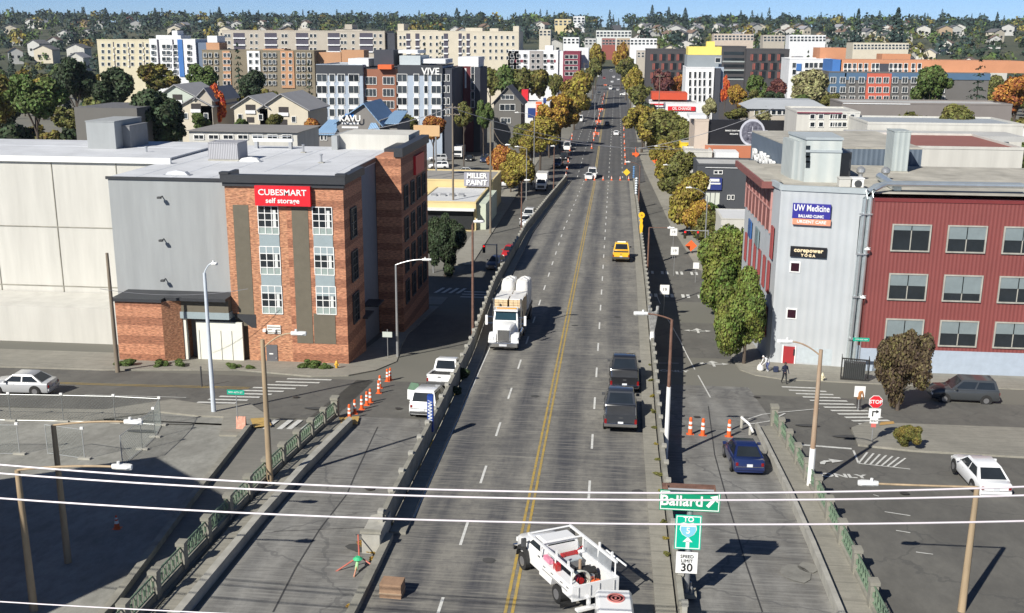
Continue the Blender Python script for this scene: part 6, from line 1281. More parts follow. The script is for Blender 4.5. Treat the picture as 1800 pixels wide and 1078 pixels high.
def colored(me, m):
    key = (me.name, m.name)
    if key in CACHE: return CACHE[key]
    c = me.copy(); c.materials.clear(); c.materials.append(m); CACHE[key] = c; return c
def tree(name, label, foot, cx, top, bot, wid, kind, col, Y=None, detail=None, group=None, cat='tree', seed=None):
    """foot: distance or ground point; crown centre/top/bottom/width in image pixels"""
    if Y is None: f = G(*foot); Y = f.y
    a = A(cx-wid/2, (top+bot)/2, Y); b = A(cx+wid/2, (top+bot)/2, Y); zt = A(cx, top, Y).z; zb = A(cx, bot, Y).z; x = (a.x+b.x)/2; rad = (b.x-a.x)/2; g0 = T(Y)
    if foot is not None: x0 = G(*foot).x
    else: x0 = x
    seed = seed if seed is not None else rnd.randrange(5)
    zb = max(zb, g0+.1)
    t = thing(name, label, cat, (x0, Y, g0), rnd.random()*6.28 if foot is None else 0, group)
    detail = detail or ('near' if Y < 130 else 'mid' if Y < 330 else 'far')
    if kind == 'cone':
        nl, lf = {'near': (46, .012), 'mid': (30, .018), 'far': (17, .028)}[detail]
        H_ = zt-g0; o = put('crown', colored(leafmesh('cone', seed, nl, lf), LG[col]), t, (x-x0, 0, H_*.04)); o.scale = (rad/.24, rad/.24, H_*.96)
        MB().tube([(0, 0, 0), (x-x0, 0, H_*.8)], [max(.02*H_, .12), .04], 7).build('trunk', bark, t)
    else:
        nl, lf = {'near': (1200, .037), 'mid': (430, .066), 'far': (150, .11)}[detail]
        o = put('crown', colored(leafmesh(kind, seed, nl, lf, 30 if detail == 'near' else 22), LG[col]), t, (x-x0, 0, zb-g0)); o.scale = (rad, rad, (zt-zb)/2)
        hh = (zb-g0)+(zt-zb)*.25; k = put('trunk', trunkmesh(seed), t); k.scale = (rad*1.25, rad*1.25, hh)
    return t
AG = 'autumn street trees'
for args in (
    ('street_tree', 'golden street tree farthest up the left side beside the junction', None, 1010, 140, 200, 48, 'round', 'autumn', 360), ('street_tree', 'rust gold street tree second from the junction on the left side', None, 985, 168, 232, 58, 'round', 'gold', 300),
    ('street_tree', 'wide olive gold street tree left of the white van', None, 950, 205, 262, 58, 'round', 'autumn', 246), ('street_tree', 'autumn street tree behind the twin lamp posts left of the avenue', None, 924, 216, 268, 46, 'round', 'olive', 232),
    ('street_tree', 'rust coloured street tree right of the excavator lot', None, 880, 255, 320, 42, 'round', 'orange', 214), ('street_tree', 'olive street tree above the white box truck', None, 913, 272, 330, 50, 'round', 'autumn', 205),
    ('street_tree', 'autumn tree high up the left of the avenue', None, 1048, 82, 128, 26, 'tall', 'autumn', 640), ('street_tree', 'second autumn tree high up the left of the avenue', None, 1043, 104, 142, 26, 'round', 'olive', 540),
    ('street_tree', 'golden tree high up the right of the avenue', None, 1093, 78, 122, 26, 'round', 'gold', 640), ('street_tree', 'golden tree just below the highest one on the right', None, 1102, 98, 140, 30, 'round', 'olive', 540), ('street_tree', 'olive gold tree right of the far junction', None, 1118, 122, 165, 34, 'round', 'autumn', 460),
    ('street_tree', 'olive tree nearest the far junction on the right', None, 1124, 146, 192, 36, 'round', 'olive', 385), ('street_tree', 'broad olive gold tree right of the lone white sedan', None, 1130, 178, 248, 56, 'round', 'autumn', 290), ('street_tree', 'broad green gold tree behind the orange diamonds', None, 1168, 192, 256, 70, 'round', 'olive', 262),
    ('street_tree', 'autumn tree left of the yellow banner', None, 1180, 256, 325, 54, 'round', 'autumn', 214), ('street_tree', 'autumn tree over the third lamp post on the right', None, 1192, 290, 352, 58, 'round', 'olive', 188), ('street_tree', 'rust gold tree before the dark shop with the blue sign', None, 1210, 322, 408, 62, 'round', 'autumn', 166),
    ('street_tree', 'olive tree between the two broad trees right of the sedan', None, 1150, 196, 262, 56, 'round', 'autumn', 275), ('street_tree', 'brownish tree above the message board', None, 1196, 212, 268, 48, 'round', 'olive', 240), ('street_tree', 'small autumn tree at the first bend of the right pavement', None, 1168, 240, 300, 40, 'round', 'autumn', 235),
    ('street_tree', 'full autumn tree beside the garages', None, 1204, 270, 338, 52, 'round', 'olive', 200), ('street_tree', 'full rust tree nearest the cross street lamp', None, 1222, 300, 372, 50, 'round', 'autumn', 178), ('street_tree', 'olive tree right of the rust gold one', None, 1228, 345, 412, 46, 'round', 'gold', 162), ('street_tree', 'olive tree over the junction corner on the right', None, 1110, 130, 176, 30, 'round', 'autumn', 430), ('street_tree', 'autumn tree over the left kerb by the junction', None, 1022, 128, 176, 34, 'round', 'autumn', 400), ('street_tree', 'gold tree behind the white van on the left kerb', None, 966, 186, 245, 44, 'round', 'gold', 275), ('street_tree', 'olive tree left of the twin lamps', None, 935, 226, 276, 44, 'round', 'autumn', 222), ('street_tree', 'dark olive tree between box truck and rust tree', None, 898, 268, 320, 38, 'round', 'autumn', 210),
    ('street_tree', 'green gold tree behind the teal sign', None, 1252, 372, 440, 52, 'round', 'olive', 160)):
    tree(*args[:2], args[2], args[3], args[4]-3, args[5], args[6]*1.22, args[7], args[8], args[9], group=AG)
tree('street_tree', 'large green tree on the right pavement before the clinic, nearest of the pair', (1307, 642), 1303, 470, 626, 98, 'round', 'streetgreen', group=None, seed=1)
tree('street_tree', 'green and gold tree rising behind the nearest one at the clinic', (1282, 560), 1285, 398, 575, 118, 'round', 'streetgreen', seed=2)
tree('street_tree', 'bronze leaved tree before the red building at the right edge', (1577, 722), 1590, 556, 726, 104, 'round', 'bronze', seed=4); tree('street_tree', 'dark maroon bush on the island under the bronze tree', (1590, 790), 1596, 742, 792, 52, 'round', 'mixed', seed=4)
tree('evergreen_tree', 'dark evergreen tree in the shade left of the traffic signal', (783, 486), 783, 368, 490, 74, 'tall', 'dark', seed=0, detail='near')
for args in (
    ('scarlet_tree', 'scarlet tree standing between the cream gabled houses', 379, 150, 224, 34, 'tall', 'red', 236), ('evergreen_tree', 'tall dark conifer before the brown apartments', 419, 74, 160, 40, 'cone', 'conifer', 330),
    ('tree', 'huge dark green tree behind the storage roof', 275, 152, 260, 106, 'round', 'dark', 178), ('tree', 'dark tree at the left edge above the grey roof', 203, 118, 190, 74, 'round', 'dark', 235), ('tree', 'brown green tree before the pale apartments on the left', 275, 112, 160, 62, 'round', 'mixed', 330), ('tree', 'green tree left of the tall dark conifer', 355, 112, 165, 50, 'round', 'green', 320),
    ('tree', 'green tree right of the tall dark conifer', 442, 120, 175, 50, 'round', 'dark', 300), ('evergreen_tree', 'dark conifer beside the blue grey apartments', 543, 108, 190, 38, 'cone', 'conifer', 290), ('tree', 'small green tree under the scarlet tree', 352, 198, 226, 36, 'round', 'green', 225), ('tree', 'olive bush before the right cream gabled house', 484, 200, 226, 28, 'round', 'olive', 222),
    ('tree', 'small dark tree between the two cream gabled houses', 425, 205, 228, 24, 'round', 'green', 222), ('tree', 'orange brown tree left of the blue roofed building', 545, 205, 258, 40, 'round', 'orange', 215), ('tree', 'orange tree behind the tan billboard', 762, 203, 245, 46, 'round', 'orange', 235), ('tree', 'olive tree left of the tan billboard', 712, 198, 240, 50, 'round', 'olive', 240),
    ('tree', 'yellow green tree beside the dark red tower', 815, 180, 225, 34, 'tall', 'olive', 250), ('tree', 'green tree between the red tower and the grey house', 850, 176, 230, 30, 'round', 'green', 262), ('tree', 'dark conifer on the hill behind the white roofed apartments', 747, 74, 112, 24, 'cone', 'conifer', 420), ('tree', 'second dark conifer on the hill behind the white roofed apartments', 774, 72, 114, 30, 'cone', 'conifer', 425),
    ('tree', 'scarlet maroon tree before the dark brick offices', 1164, 122, 168, 36, 'round', 'maroon', 380), ('tree', 'rust red tree right of the maroon one', 1194, 126, 168, 30, 'round', 'orange', 385), ('tree', 'gold tree before the glassy dark offices', 1297, 146, 190, 38, 'round', 'gold', 300), ('tree', 'green tree left of the dark maroon one', 1330, 132, 184, 42, 'round', 'green', 305),
    ('tree', 'bright olive tree before the red windowed offices', 1328, 158, 192, 38, 'round', 'olive', 285), ('tree', 'maroon tree before the red windowed offices', 1366, 138, 180, 40, 'round', 'maroon', 300), ('tree', 'dark brown tree below the maroon one', 1362, 160, 196, 46, 'round', 'dark', 280), ('tree', 'big pale olive tree before the white apartments', 1424, 122, 190, 78, 'round', 'pale', 290),
    ('tree', 'round lime green tree beside the coloured apartments', 1460, 164, 196, 38, 'round', 'olive', 275), ('tree', 'dark green tree under the pale olive one', 1405, 166, 196, 40, 'round', 'green', 272), ('tree', 'slim red tree beside the white apartment tower', 1275, 134, 180, 16, 'tall', 'red', 320),
    ('tree', 'olive shrub row before the grey long roof', 1297, 190, 212, 44, 'round', 'olive', 230), ('tree', 'pale bare tree beside the white shop', 1246, 172, 206, 30, 'round', 'pale', 240), ('tree', 'bush behind the black billboard', 1340, 192, 214, 40, 'round', 'pale', 228),
    ('tree', 'dark conifer at the far right before the coloured apartments', 1566, 168, 198, 22, 'cone', 'dark', 262), ('tree', 'leafless olive tree over the grey shed roof', 1480, 90, 130, 36, 'cone', 'conifer', 420), ('tree', 'green tree at the white apartment edge', 1420, 88, 118, 30, 'cone', 'dark', 440),
    ('tree', 'dark tree at the foot of the red building', 1250, 355, 400, 40, 'round', 'green', 175)):
    tree(args[0], args[1], None, *args[2:])
for i, (cx, tp_, bt, w, col) in enumerate(((862, 112, 168, 42, 'olive'), (890, 114, 170, 46, 'green'), (920, 112, 172, 50, 'olive'), (950, 118, 172, 44, 'mixed'), (975, 124, 170, 34, 'olive'))):
    tree('tree', ['leftmost', 'second', 'middle', 'fourth', 'rightmost'][i]+' of the round olive trees before the cream and red apartments', None, cx, tp_, bt, w, 'round', col, 400, group='round olive trees in a row')
for i, (cx, tp_, bt, w, Y, col, k) in enumerate(((60, 130, 215, 90, 200, 'green', 'round'), (130, 100, 180, 70, 260, 'dark', 'round'), (-20, 110, 220, 90, 210, 'mixed', 'round'), (150, 190, 235, 60, 180, 'olive', 'round'), (1640, 110, 190, 70, 290, 'green', 'round'), (1720, 100, 190, 80, 280, 'conifer', 'cone'), (1790, 120, 200, 80, 260, 'orange', 'round'), (1680, 180, 240, 70, 200, 'olive', 'round'))):
    tree('tree', ['broad green tree', 'dark tree', 'mixed tree', 'olive tree', 'green tree', 'tall conifer', 'rust tree', 'small olive tree'][i]+(' beyond the left edge of the photograph, ' if i < 4 else ' beyond the right edge of the photograph, ')+['by the road', 'before the hill', 'outermost', 'behind the roof', 'by the flats', 'in the row', 'outermost', 'near the shed'][i], None, cx, tp_, bt, w, k, col, Y)
# shrubs along walls
def bush(label, foot, w, h, col='green', nm='shrub'):
    p = G(*foot) if len(foot) == 2 else Vector(foot); t = thing(nm, label, 'shrub', p, rnd.random()*6, 'shrubs along the walls'); o = put('foliage', colored(leafmesh('round', rnd.randrange(5), 330, .085), LG[col]), t, (0, 0, -.1)); o.scale = (w, w*.7, h/2)
    MB().cyl((0, 0, 0), (0, 0, h*.6), .04).build('stem', bark, t)
for px, py, w, h, lb in ((222, 645, 1.1, .8, 'low shrub by the leaning pole at the brick wing'), (285, 646, 1.0, .8, 'low shrub left of the roller door'), (318, 646, .8, .8, 'shrub touching the roller door frame'), (412, 649, .9, .7, 'shrub right of the roller door'), (440, 650, .7, .5, 'small shrub left of the grey steel door'), (548, 648, 1.1, 1.0, 'rounded shrub under the brick tower'), (573, 650, .8, .7, 'shrub left of the yellow hydrant')): bush(lb, (px, py), w, h)
for px, py, w, h, lb in ((806, 672, .5, .9, 'weedy bush on the left parapet above the white pickup'), (798, 700, .4, .7, 'smaller weeds on the left parapet')): 
    p = D(px, py); bush(lb, (lerp(LX, p.y)+.2, p.y, DZ(p.y)+.3), w, h, 'dark')
# ridge of conifers and woods
G_R = 'conifers along the ridge'
for i in range(270):
    px = -60+1920*i/269+rnd.uniform(-6, 6); Y = rnd.choice((1750, 1950, 2150, 2350))+rnd.uniform(-80, 80); g0 = T(Y)-3; x = A(px, 60, Y).x
    gap = abs(px-1040) < 26
    h = 12+24*rnd.random()**1.5*(1.2 if rnd.random() < .12 else 1)*(.45 if gap else 1); t = thing('conifer_tree', 'dark conifer on the distant ridge against the sky', 'tree', (x, Y, g0), rnd.random()*6, G_R)
    o = put('crown', colored(leafmesh('spire', i % 5, 300, .045), LG['far']), t); r_ = rnd.uniform(.9, 1.7); o.scale = (h*r_, h*r_, h)
for px, tp_, w, lb in ((1147, 9, 22, 'tallest rounded conifer on the ridge right of the avenue'), (1176, 12, 20, 'second tall conifer on the ridge right of the avenue'), (1205, 14, 24, 'third tall conifer right of the avenue'), (185, 14, 26, 'tall conifer at the left end of the ridge'), (272, 14, 22, 'tall pointed conifer above the white apartments'), (803, 14, 24, 'tall pointed conifer on the ridge above the grey tower'), (385, 12, 22, 'tall conifer on the ridge left of centre'), (1580, 14, 48, 'big dark conifer at the right end of the ridge'), (1510, 16, 34, 'big dark conifer second from the right end')):
    Y = 1700 if px < 1500 else 900; g0 = T(Y); a = A(px, tp_, Y); t = thing('conifer_tree', lb, 'tree', (a.x, Y, g0), 0, None); o = put('crown', colored(leafmesh('spire', px % 5, 700, .034), LG['far']), t); h = a.z-g0; w_ = w*Y/FOC; o.scale = (w_*2.8, w_*2.8, h); MB().cyl((0, 0, 0), (0, 0, h*.5), .5, .2, 6).build('trunk', bark, t)
def woods():
    r = random.Random(5); V = []; F = []; Mi = []
    cols = ['far', 'dark', 'conifer', 'green', 'olive', 'mixed', 'autumn', 'maroon']
    for i in range(2100):
        px = r.uniform(-150, 1950); Y = 680+1800*r.random()**.75
        if abs(px-1078) < 42*900/Y+10 and Y < 2300: continue
        x = A(px, 60, Y).x; g0 = T(Y)-2; rad = r.uniform(4, 8)*(.85 if Y < 1000 else 1.4 if Y < 1900 else 1.9); hh = rad*r.uniform(.9, 1.5); m = r.choices(range(8), (9, 8, 8, 5, 1.6, 1.2, .5, .2))[0]
        n = 46 if Y < 1300 else 34
        for _ in range(n):
            d = Vector((r.gauss(0, 1), r.gauss(0, 1), abs(r.gauss(0, 1)))).normalized(); p = Vector((x+d.x*rad*r.uniform(.6, 1), Y+d.y*rad, g0+2+hh*(.5+d.z*.9*r.uniform(.6, 1)))); n_ = (d+Vector((r.gauss(0, .5), r.gauss(0, .5), r.gauss(0, .5)))).normalized(); s = rad*.2
            a = n_.orthogonal().normalized(); b = n_.cross(a); o = len(V); V.extend([p-a*s-b*s*.4, p+a*s*.3-b*s, p+a*s+b*s*.4, p-a*s*.3+b*s]); F.append((o, o+1, o+2, o+3)); Mi.append(m)
    me = bpy.data.meshes.new('woodland'); me.from_pydata([tuple(v) for v in V], [], F)
    for c in cols: me.materials.append(LG[c])
    me.polygons.foreach_set('material_index', Mi); me.update()
    tag(put('woodland', me), 'mixed dark woods and gardens covering the far hillside', 'woodland', None, 'stuff')
woods()

def side_woods():
    # rough ground cover of trees between the houses, either side
    r = random.Random(11); cols = ['green', 'dark', 'olive', 'mixed', 'autumn', 'conifer', 'maroon', 'orange']; n = 0
    NM = dict(green='mid green', dark='dark green', olive='olive', mixed='brownish green', autumn='yellowing', conifer='pointed conifer', maroon='maroon', orange='rust orange')
    for (xa, xb, ya, yb, num, area) in ((-60, 172, 200, 640, 46, 'houses beyond the left edge'), (1602, 1860, 210, 640, 40, 'flats beyond the right edge'), (176, 560, 330, 640, 26, 'apartment blocks at the upper left'), (560, 1000, 480, 680, 26, 'apartment blocks left of the upper avenue'), (1130, 1600, 430, 690, 60, 'roofs of the right hillside'), (1130, 1600, 290, 420, 16, 'offices and flats right of the avenue')):
        for _ in range(num):
            Y = r.uniform(ya, yb); px = r.uniform(xa, xb); x = A(px, 60, Y).x; h = r.uniform(7, 14); w = h*r.uniform(.35, .55); c = r.choice(cols[:6] if r.random() < .85 else cols); k = 'cone' if c == 'conifer' else 'round'
            t = thing('tree', f'{NM[c]} tree standing among the {area}', 'tree', (x, Y, T(Y)), r.random()*6, f'{NM[c]} trees among the {area}')
            if k == 'cone': o = put('crown', colored(leafmesh('spire', n % 5, 700, .034), LG[c]), t); o.scale = (h*1.6, h*1.6, h*1.5)
            else: o = put('crown', colored(leafmesh('round', n % 5, 150, .11, 22), LG[c]), t, (0, 0, h*.22)); o.scale = (w, w, h*.42)
            q = put('trunk', trunkmesh(n % 4), t); q.scale = (w, w, h*.5); n += 1
side_woods()
# ================================================================== buildings in the middle distance and beyond
def M_(n, c, **k): return mat(n, c, .85, .06, .3, **k)
lb_blue = M_('light_blue_siding', (.36, .42, .5)); fascia = M_('dark_slate_fascia', (.045, .05, .06)); rustb = M_('rust_brick', (.27, .115, .07)); whp = M_('bright_white_panel', (.68, .69, .7)); dslate = M_('deep_slate', (.05, .055, .07)); dred = M_('oxblood_siding', (.13, .025, .03)); purple = M_('dark_plum_panel', (.07, .065, .09))
beige = M_('beige_render', (.42, .38, .32)); creamb = M_('cream_render', (.55, .5, .4)); olivb = M_('olive_brown_siding', (.2, .17, .12)); tanb = M_('tan_siding', (.45, .25, .14)); pyel = M_('pale_yellow_siding', (.55, .5, .36)); houseg = M_('dark_house_grey', (.13, .125, .115)); kgrey = M_('shingle_grey', (.2, .19, .18))
bluroof = ribmat('blue_metal_roof', (.16, .27, .42), (.25, .39, .56), .5); butter = M_('butter_yellow_wall', (.62, .5, .26)); paleg = M_('pale_green_wall', (.5, .55, .45)); 
# --- tower block with white lettering
b = Bld('apartment_block', 'blue and brick apartment block with white VIVE letters on its dark fascia', 'apartment block', 556, 637, 116, 265, 22, lb_blue)
b.panel(555, 114, 638, 133, fascia, 'fascia'); X0 = b.x0
def wing(l, t, r, bt, m, dy=.0, dep=20):
    p = b.px(l, t, dy); q = b.px(r, bt, dy); b.block(p.x, q.x, b.Y+dy, b.Y+dep, b.z0, p.z, m); b.roof(p.x, q.x, b.Y+dy, b.Y+dep, p.z, MATS['grey_roof'], fascia, .5)
wing(637.5, 121, 697.5, 225, rustb, 1.2); wing(699, 116, 777, 225, lb_blue); b.panel(699, 115, 778, 133, fascia, 'fascia'); wing(777.5, 122, 795, 225, dslate, .8)
for y in (137, 157.5, 178, 198, 217):
    for x, w in ((566, 3.2), (584, 1.7), (600, 2.2), (622, 3.2)): b.win([x], [y], w*.85, 1.9, 'curt' if (x+int(y)) % 3 else 'dark', 2 if w > 2 else 1)
    for x, w in ((707, 3.0), (732, 1.6), (749, 1.2), (767, 3.0)): b.win([x], [y], w*.85, 1.9, 'curt' if (x+int(y)) % 3 else 'dark', 2 if w > 2 else 1)
for y in (147, 168, 188, 208):
    for x, w in ((566, 15), (584, 7), (600, 9), (622, 15), (708, 15), (732, 8), (749, 6), (767, 15)): b.panel(x-w/2, y-3.5, x+w/2, y+4.5, whp, 'balcony_panel', .08)
for y in (142, 163, 184, 205):
    for x in (652, 683): b.win([x], [y], 2.9, 1.9, 'dark' if x+y < 800 else 'curt', 3, 1, dy=1.2)
p = b.px(757, 126); text('lettering', 'VIVE', 2.3, white, b.t, b.L(p.x, b.Y-.25, p.z), bold=.05)
for x in (781, 788):
    for y in (137, 157, 178, 198): b.win([x], [y], .7, 1.7, 'dark', dy=.8)
b.box(657, 88, 692, 116, 268, 280, dslate, 'roof_block'); b.box(612, 103, 648, 117, 268, 280, whp, 'roof_block'); b.box(702, 98, 739, 117, 267, 280, mat('pale_panel', (.45, .5, .52), .8, .05), 'roof_block'); b.box(700, 88, 734, 94, 270, 282, whp, 'roof_block'); b.box(741, 104, 783, 112, 268, 280, whp, 'roof_block'); b.box(664, 114, 688, 122, 264.6, 268, orange, 'roof_planter')
b = Bld('apartment_tower', 'oxblood and white narrow tower right of the VIVE block', 'apartment block', 797, 832, 119, 285, 16, dred); b.box(805, 100, 841, 118, 286, 298, whp, 'roof_block'); 
p = b.px(832, 119); q = b.px(844, 225); b.block(p.x+.05, q.x, b.Y, b.Y+16, b.z0, p.z, dslate)
b.win([831], [124, 137, 152, 168, 183], 1.0, 2.0, 'white', out=.02); b.win([806], [128, 138], 1.2, 2, 'white', out=.02); b.panel(797, 148, 803, 182, whp); b.panel(806, 150, 810, 180, whp); b.panel(817, 120, 820, 155, whp, 'vertical_sign')
# --- blue roofed shop
b = Bld('outdoor_shop', 'grey gabled shop with blue metal roofs and white KAVU sign', 'shop', 592, 668, 212, 200, 14, kgrey, par=0)
def gable(b, l, r, eave, apex, ax, y0, y1, roofm, wallm, over=.6, name='roof'):
    L = A(l, eave, y0); Rr = A(r, eave, y0); P = A(ax, apex, y0); o = b.o
    z0, z1 = (L.z+Rr.z)/2, P.z
    mb = MB(); mb.prism([(L.x-o.x, z0-o.z), (Rr.x-o.x, z0-o.z), (P.x-o.x, z1-o.z)], y0-o.y+.02, y1-o.y, 'y'); mb.build('gable_wall', wallm, b.t)
    mb = MB(); k = .22
    dz1 = (z1-z0)/(P.x-L.x); dz2 = (z1-z0)/(Rr.x-P.x)
    mb.prism([(L.x-over-o.x, z0-over*dz1-o.z), (P.x-o.x, z1-o.z), (P.x-o.x, z1+k-o.z), (L.x-over-o.x, z0-over*dz1+k-o.z)], y0-over-o.y, y1+over-o.y, 'y')
    mb.prism([(Rr.x+over-o.x, z0-over*dz2-o.z), (P.x+.01-o.x, z1-o.z), (P.x+.01-o.x, z1+k-o.z), (Rr.x+over-o.x, z0-over*dz2+k-o.z)], y0-over-o.y, y1+over-o.y, 'y')
    return mb.build(name, roofm, b.t)
gable(b, 592, 668, 216, 183, 640, 200, 214, bluroof, kgrey)
p = b.px(592, 236); q = b.px(562, 262); b.block(q.x, p.x-.02, 198, 206, b.z0, p.z, kgrey); mb = MB(); a0 = b.L(q.x-.3, 197.6, p.z); a1 = b.L(p.x+.2, 204, A(590, 212, 204).z); mb.hexa([(a0[0], a0[1], a0[2]), (a1[0], a0[1], a0[2]), (a1[0], a1[1], a1[2]), (a0[0]+1.2, a1[1], a1[2])], [(a0[0], a0[1], a0[2]+.2), (a1[0], a0[1], a0[2]+.2), (a1[0], a1[1], a1[2]+.2), (a0[0]+1.2, a1[1], a1[2]+.2)]).build('roof', bluroof, b.t)
c = b.px(568, 238); b.win([566, 572.5], [242], .55, 1.0, 'white', dy=-2)
p = b.px(668, 215); q = b.px(693, 240); b.block(p.x+.02, q.x, 203, 216, b.z0, p.z-.4, kgrey); mb = MB(); a0 = b.L(p.x-.5, 202, p.z-.5); a1 = b.L(q.x+.5, 216.5, A(672, 196, 216).z)
mb.hexa([(a0[0], a0[1], a0[2]), (a1[0], a0[1], a0[2]), (a1[0]-1, a1[1], a1[2]), (a0[0], a1[1], a1[2])], [(a0[0], a0[1], a0[2]+.2), (a1[0], a0[1], a0[2]+.2), (a1[0]-1, a1[1], a1[2]+.2), (a0[0], a1[1], a1[2]+.2)]).build('roof', bluroof, b.t)
mb = MB(); a0 = b.L(*(lambda v: (v.x, 198, v.z))(A(643, 235, 198))); a1 = b.L(*(lambda v: (v.x, 200, v.z))(A(672, 235, 198))); top_ = A(652, 216, 200).z-b.o.z
mb.add([(a0[0], a0[1], a0[2]), (a1[0], a0[1], a0[2]), (a1[0]-1.6, 0-.1, top_), (a0[0]+.6, -.1, top_)], [(0, 1, 2, 3)]).build('porch_roof', bluroof, b.t)
p = b.px(617, 208); text('lettering', 'KAVU', 1.6, white, b.t, b.L(p.x, b.Y-.9, p.z), bold=.05, sx=1.0); p = b.px(615, 217); b.panel(601, 215, 631, 219, whp, 'sign_letters_board'); b.panel(601, 222, 630, 226, whp, 'sign_letters_board'); b.panel(607, 200, 622, 205, mat('bright_blue_sign', (.03, .2, .6), .4, .05), 'sign_crest')
b = Bld('long_shed', 'long low white building with a grey roof behind the storage roof', 'shed', 332, 522, 232, 158, 12, offw, par=0); b.roof(b.x0-.4, b.x1+.4, 157.5, 171, b.z1+.02, M_('grey_brown_roof', (.22, .21, .2)), conc2, 0); b.win(rng(350, 505, 7), [241], 1.6, .7, 'white', 2)
signboard('billboard', 'blank tan billboard beside the excavator', 727, 220, 773, 240, 185, M_('tan_board', (.58, .38, .2)), [], .3, 'billboard')
tb = C.collection.objects['billboard'] if 'billboard' in C.collection.objects else None
if tb: MB().cyl((-1.6, .1, -7), (-1.6, .1, -1), .15).cyl((1.6, .1, -7), (1.6, .1, -1), .15).build('posts', steel, tb)
# --- paint shop
b = Bld('paint_shop', 'butter yellow paint shop with a white fronted lower wing and MILLER PAINT sign', 'shop', 725, 866, 318, 183, 14, butter, M_('stained_roof', (.28, .27, .25)), par=.5)
b.win([828], [342], 2.9, .75, 'dark', 3); b.win([775], [344], 1.4, .7, 'dark', 2); b.win([745], [341], 1.2, .8, 'dark', 1)
fx0, fx1 = A(737, 372, 166).x, A(836.5, 372, 166).x; ft = A(790, 356, 166).z
b.block(fx0, fx1, 166, 182.9, b.z0, ft, butter); b.roof(fx0, fx1, 166, 182.9, ft, M_('white_shop_roof', (.55, .56, .57)), butter, .35)
b.block(fx1+.01, fx1+1.5, 167, 182.9, b.z0, ft-.3, paleg); b.box(746, 371, 832, 403, 165.7, 166, M_('dark_shopfront', (.015, .017, .018)), 'shopfront'); b.box(744, 367, 833, 372, 164.6, 166, whp, 'awning')
for k in range(4): b.box(757+k*16, 342, 767+k*16, 349, 172, 173.2, steel, 'roof_unit')
o = b.panel(816, 303, 860, 328, M_('grey_sign_panel', (.3, .3, .34)), 'sign_board', .3, -.6); p = b.px(838, 309.5, -1); text('lettering', 'MILLER', 1.25, white, b.t, b.L(p.x, 183-1.05, p.z), bold=.05, sx=.9); p = b.px(838, 321.5, -1); text('lettering', 'PAINT', 1.25, white, b.t, b.L(p.x, 183-1.05, p.z), bold=.05, sx=1.05)
# --- houses and shops on the left of the avenue
def house(name, label, l, r, eave, apex, ax, Y, dep, wallm, roofm, cat='house', wins=(), zb=None, group=None):
    b = Bld(name, label, cat, l, r, eave, Y, dep, wallm, zb=zb, par=0, group=group); gable(b, l, r, eave+.3, apex, ax, Y, Y+dep, roofm, wallm)
    for (x, y, w, h, k, n) in wins: b.win([x], [y], w, h, k, n)
    return b
shing = MATS['shingle_roof']
house('house', 'dark grey craftsman house right of the green tree', 868, 916, 180, 153, 892, 268, 12, houseg, shing, wins=((892, 171, 3.2, 1.1, 'white', 3), (883, 189, 1.3, 1.6, 'white', 1), (892, 189, 1.3, 1.6, 'white', 1), (901, 189, 1.3, 1.6, 'white', 1), (889, 212, 2.5, 1.3, 'white', 3)))
b = Bld('shop', 'white blue and orange shop front left of the avenue', 'shop', 922, 966, 181, 292, 12, whp); b.panel(942, 179, 952, 215, orange, 'orange_panel'); b.panel(928, 190, 941, 207, M_('cobalt_panel', (.02, .05, .2)), 'blue_panel'); b.panel(955, 172, 960, 181, M_('cobalt_panel', (.02, .05, .2)), 'blue_panel'); b.win([947], [190], 1.4, 2, 'white'); b.box(917, 158, 928, 180, 296, 300, red, 'roof_block')
for l, r, e, ap, ax, lb, w in ((278, 346, 170, 150, 307, 'pale green gabled house behind the big dark tree', M_('pale_sage_siding', (.45, .5, .45))), (317, 372, 186, 171, 343, 'cream gabled house left of the scarlet tree', creamb), (411, 470, 188, 170, 438, 'cream gabled house with a balcony right of the scarlet tree', creamb), (456, 541, 192, 166, 494, 'broad cream gabled house left of the orange brown tree', creamb), (345, 372, 172, 156, 360, 'small cream gable behind the scarlet tree', beige)):
    Y = 250 if 'green' in lb else 232; b = house('house', lb, l, r, e, ap, ax, Y, 16, w, M_('grey_shingles', (.3, .3, .31)))
    m = (l+r)/2
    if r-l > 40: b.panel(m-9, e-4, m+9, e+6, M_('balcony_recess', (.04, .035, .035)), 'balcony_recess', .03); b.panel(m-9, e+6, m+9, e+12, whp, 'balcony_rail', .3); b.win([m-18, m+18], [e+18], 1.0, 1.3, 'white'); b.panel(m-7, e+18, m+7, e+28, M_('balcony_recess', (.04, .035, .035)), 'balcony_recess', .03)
b = Bld('house', 'dark hipped roof at the far left edge behind the stair housing', 'house', 130, 240, 190, 170, 14, houseg, shing, par=0)
# --- big apartment blocks
def flats(name, label, l, r, t, Y, wall, cols, rows, dep=18, kind='dark', w=1.3, h=1.5, recess=(), extra=(), cat='apartment block', nx=1, roofm=None):
    b = Bld(name, label, cat, l, r, t, Y, dep, wall, roofm or MATS['grey_roof'])
    for (a, c, m) in extra: b.panel(a, t-.5, c, rows[-1]+9, m, 'facade_bay', .35)
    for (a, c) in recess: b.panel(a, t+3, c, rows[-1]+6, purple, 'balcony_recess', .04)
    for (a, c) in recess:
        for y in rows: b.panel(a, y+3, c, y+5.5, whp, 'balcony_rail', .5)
    b.win(cols, rows, w, h, kind, nx, out=.36 if extra else 0); return b
flats('apartment_block', 'pale yellow apartment block with dark vertical slots at the far left', 170, 266, 71, 430, pyel, [181, 192, 208, 219, 233, 247, 259], [80, 91, 102, 113], recess=((200, 202), (226, 228), (252, 254)), kind='dark')
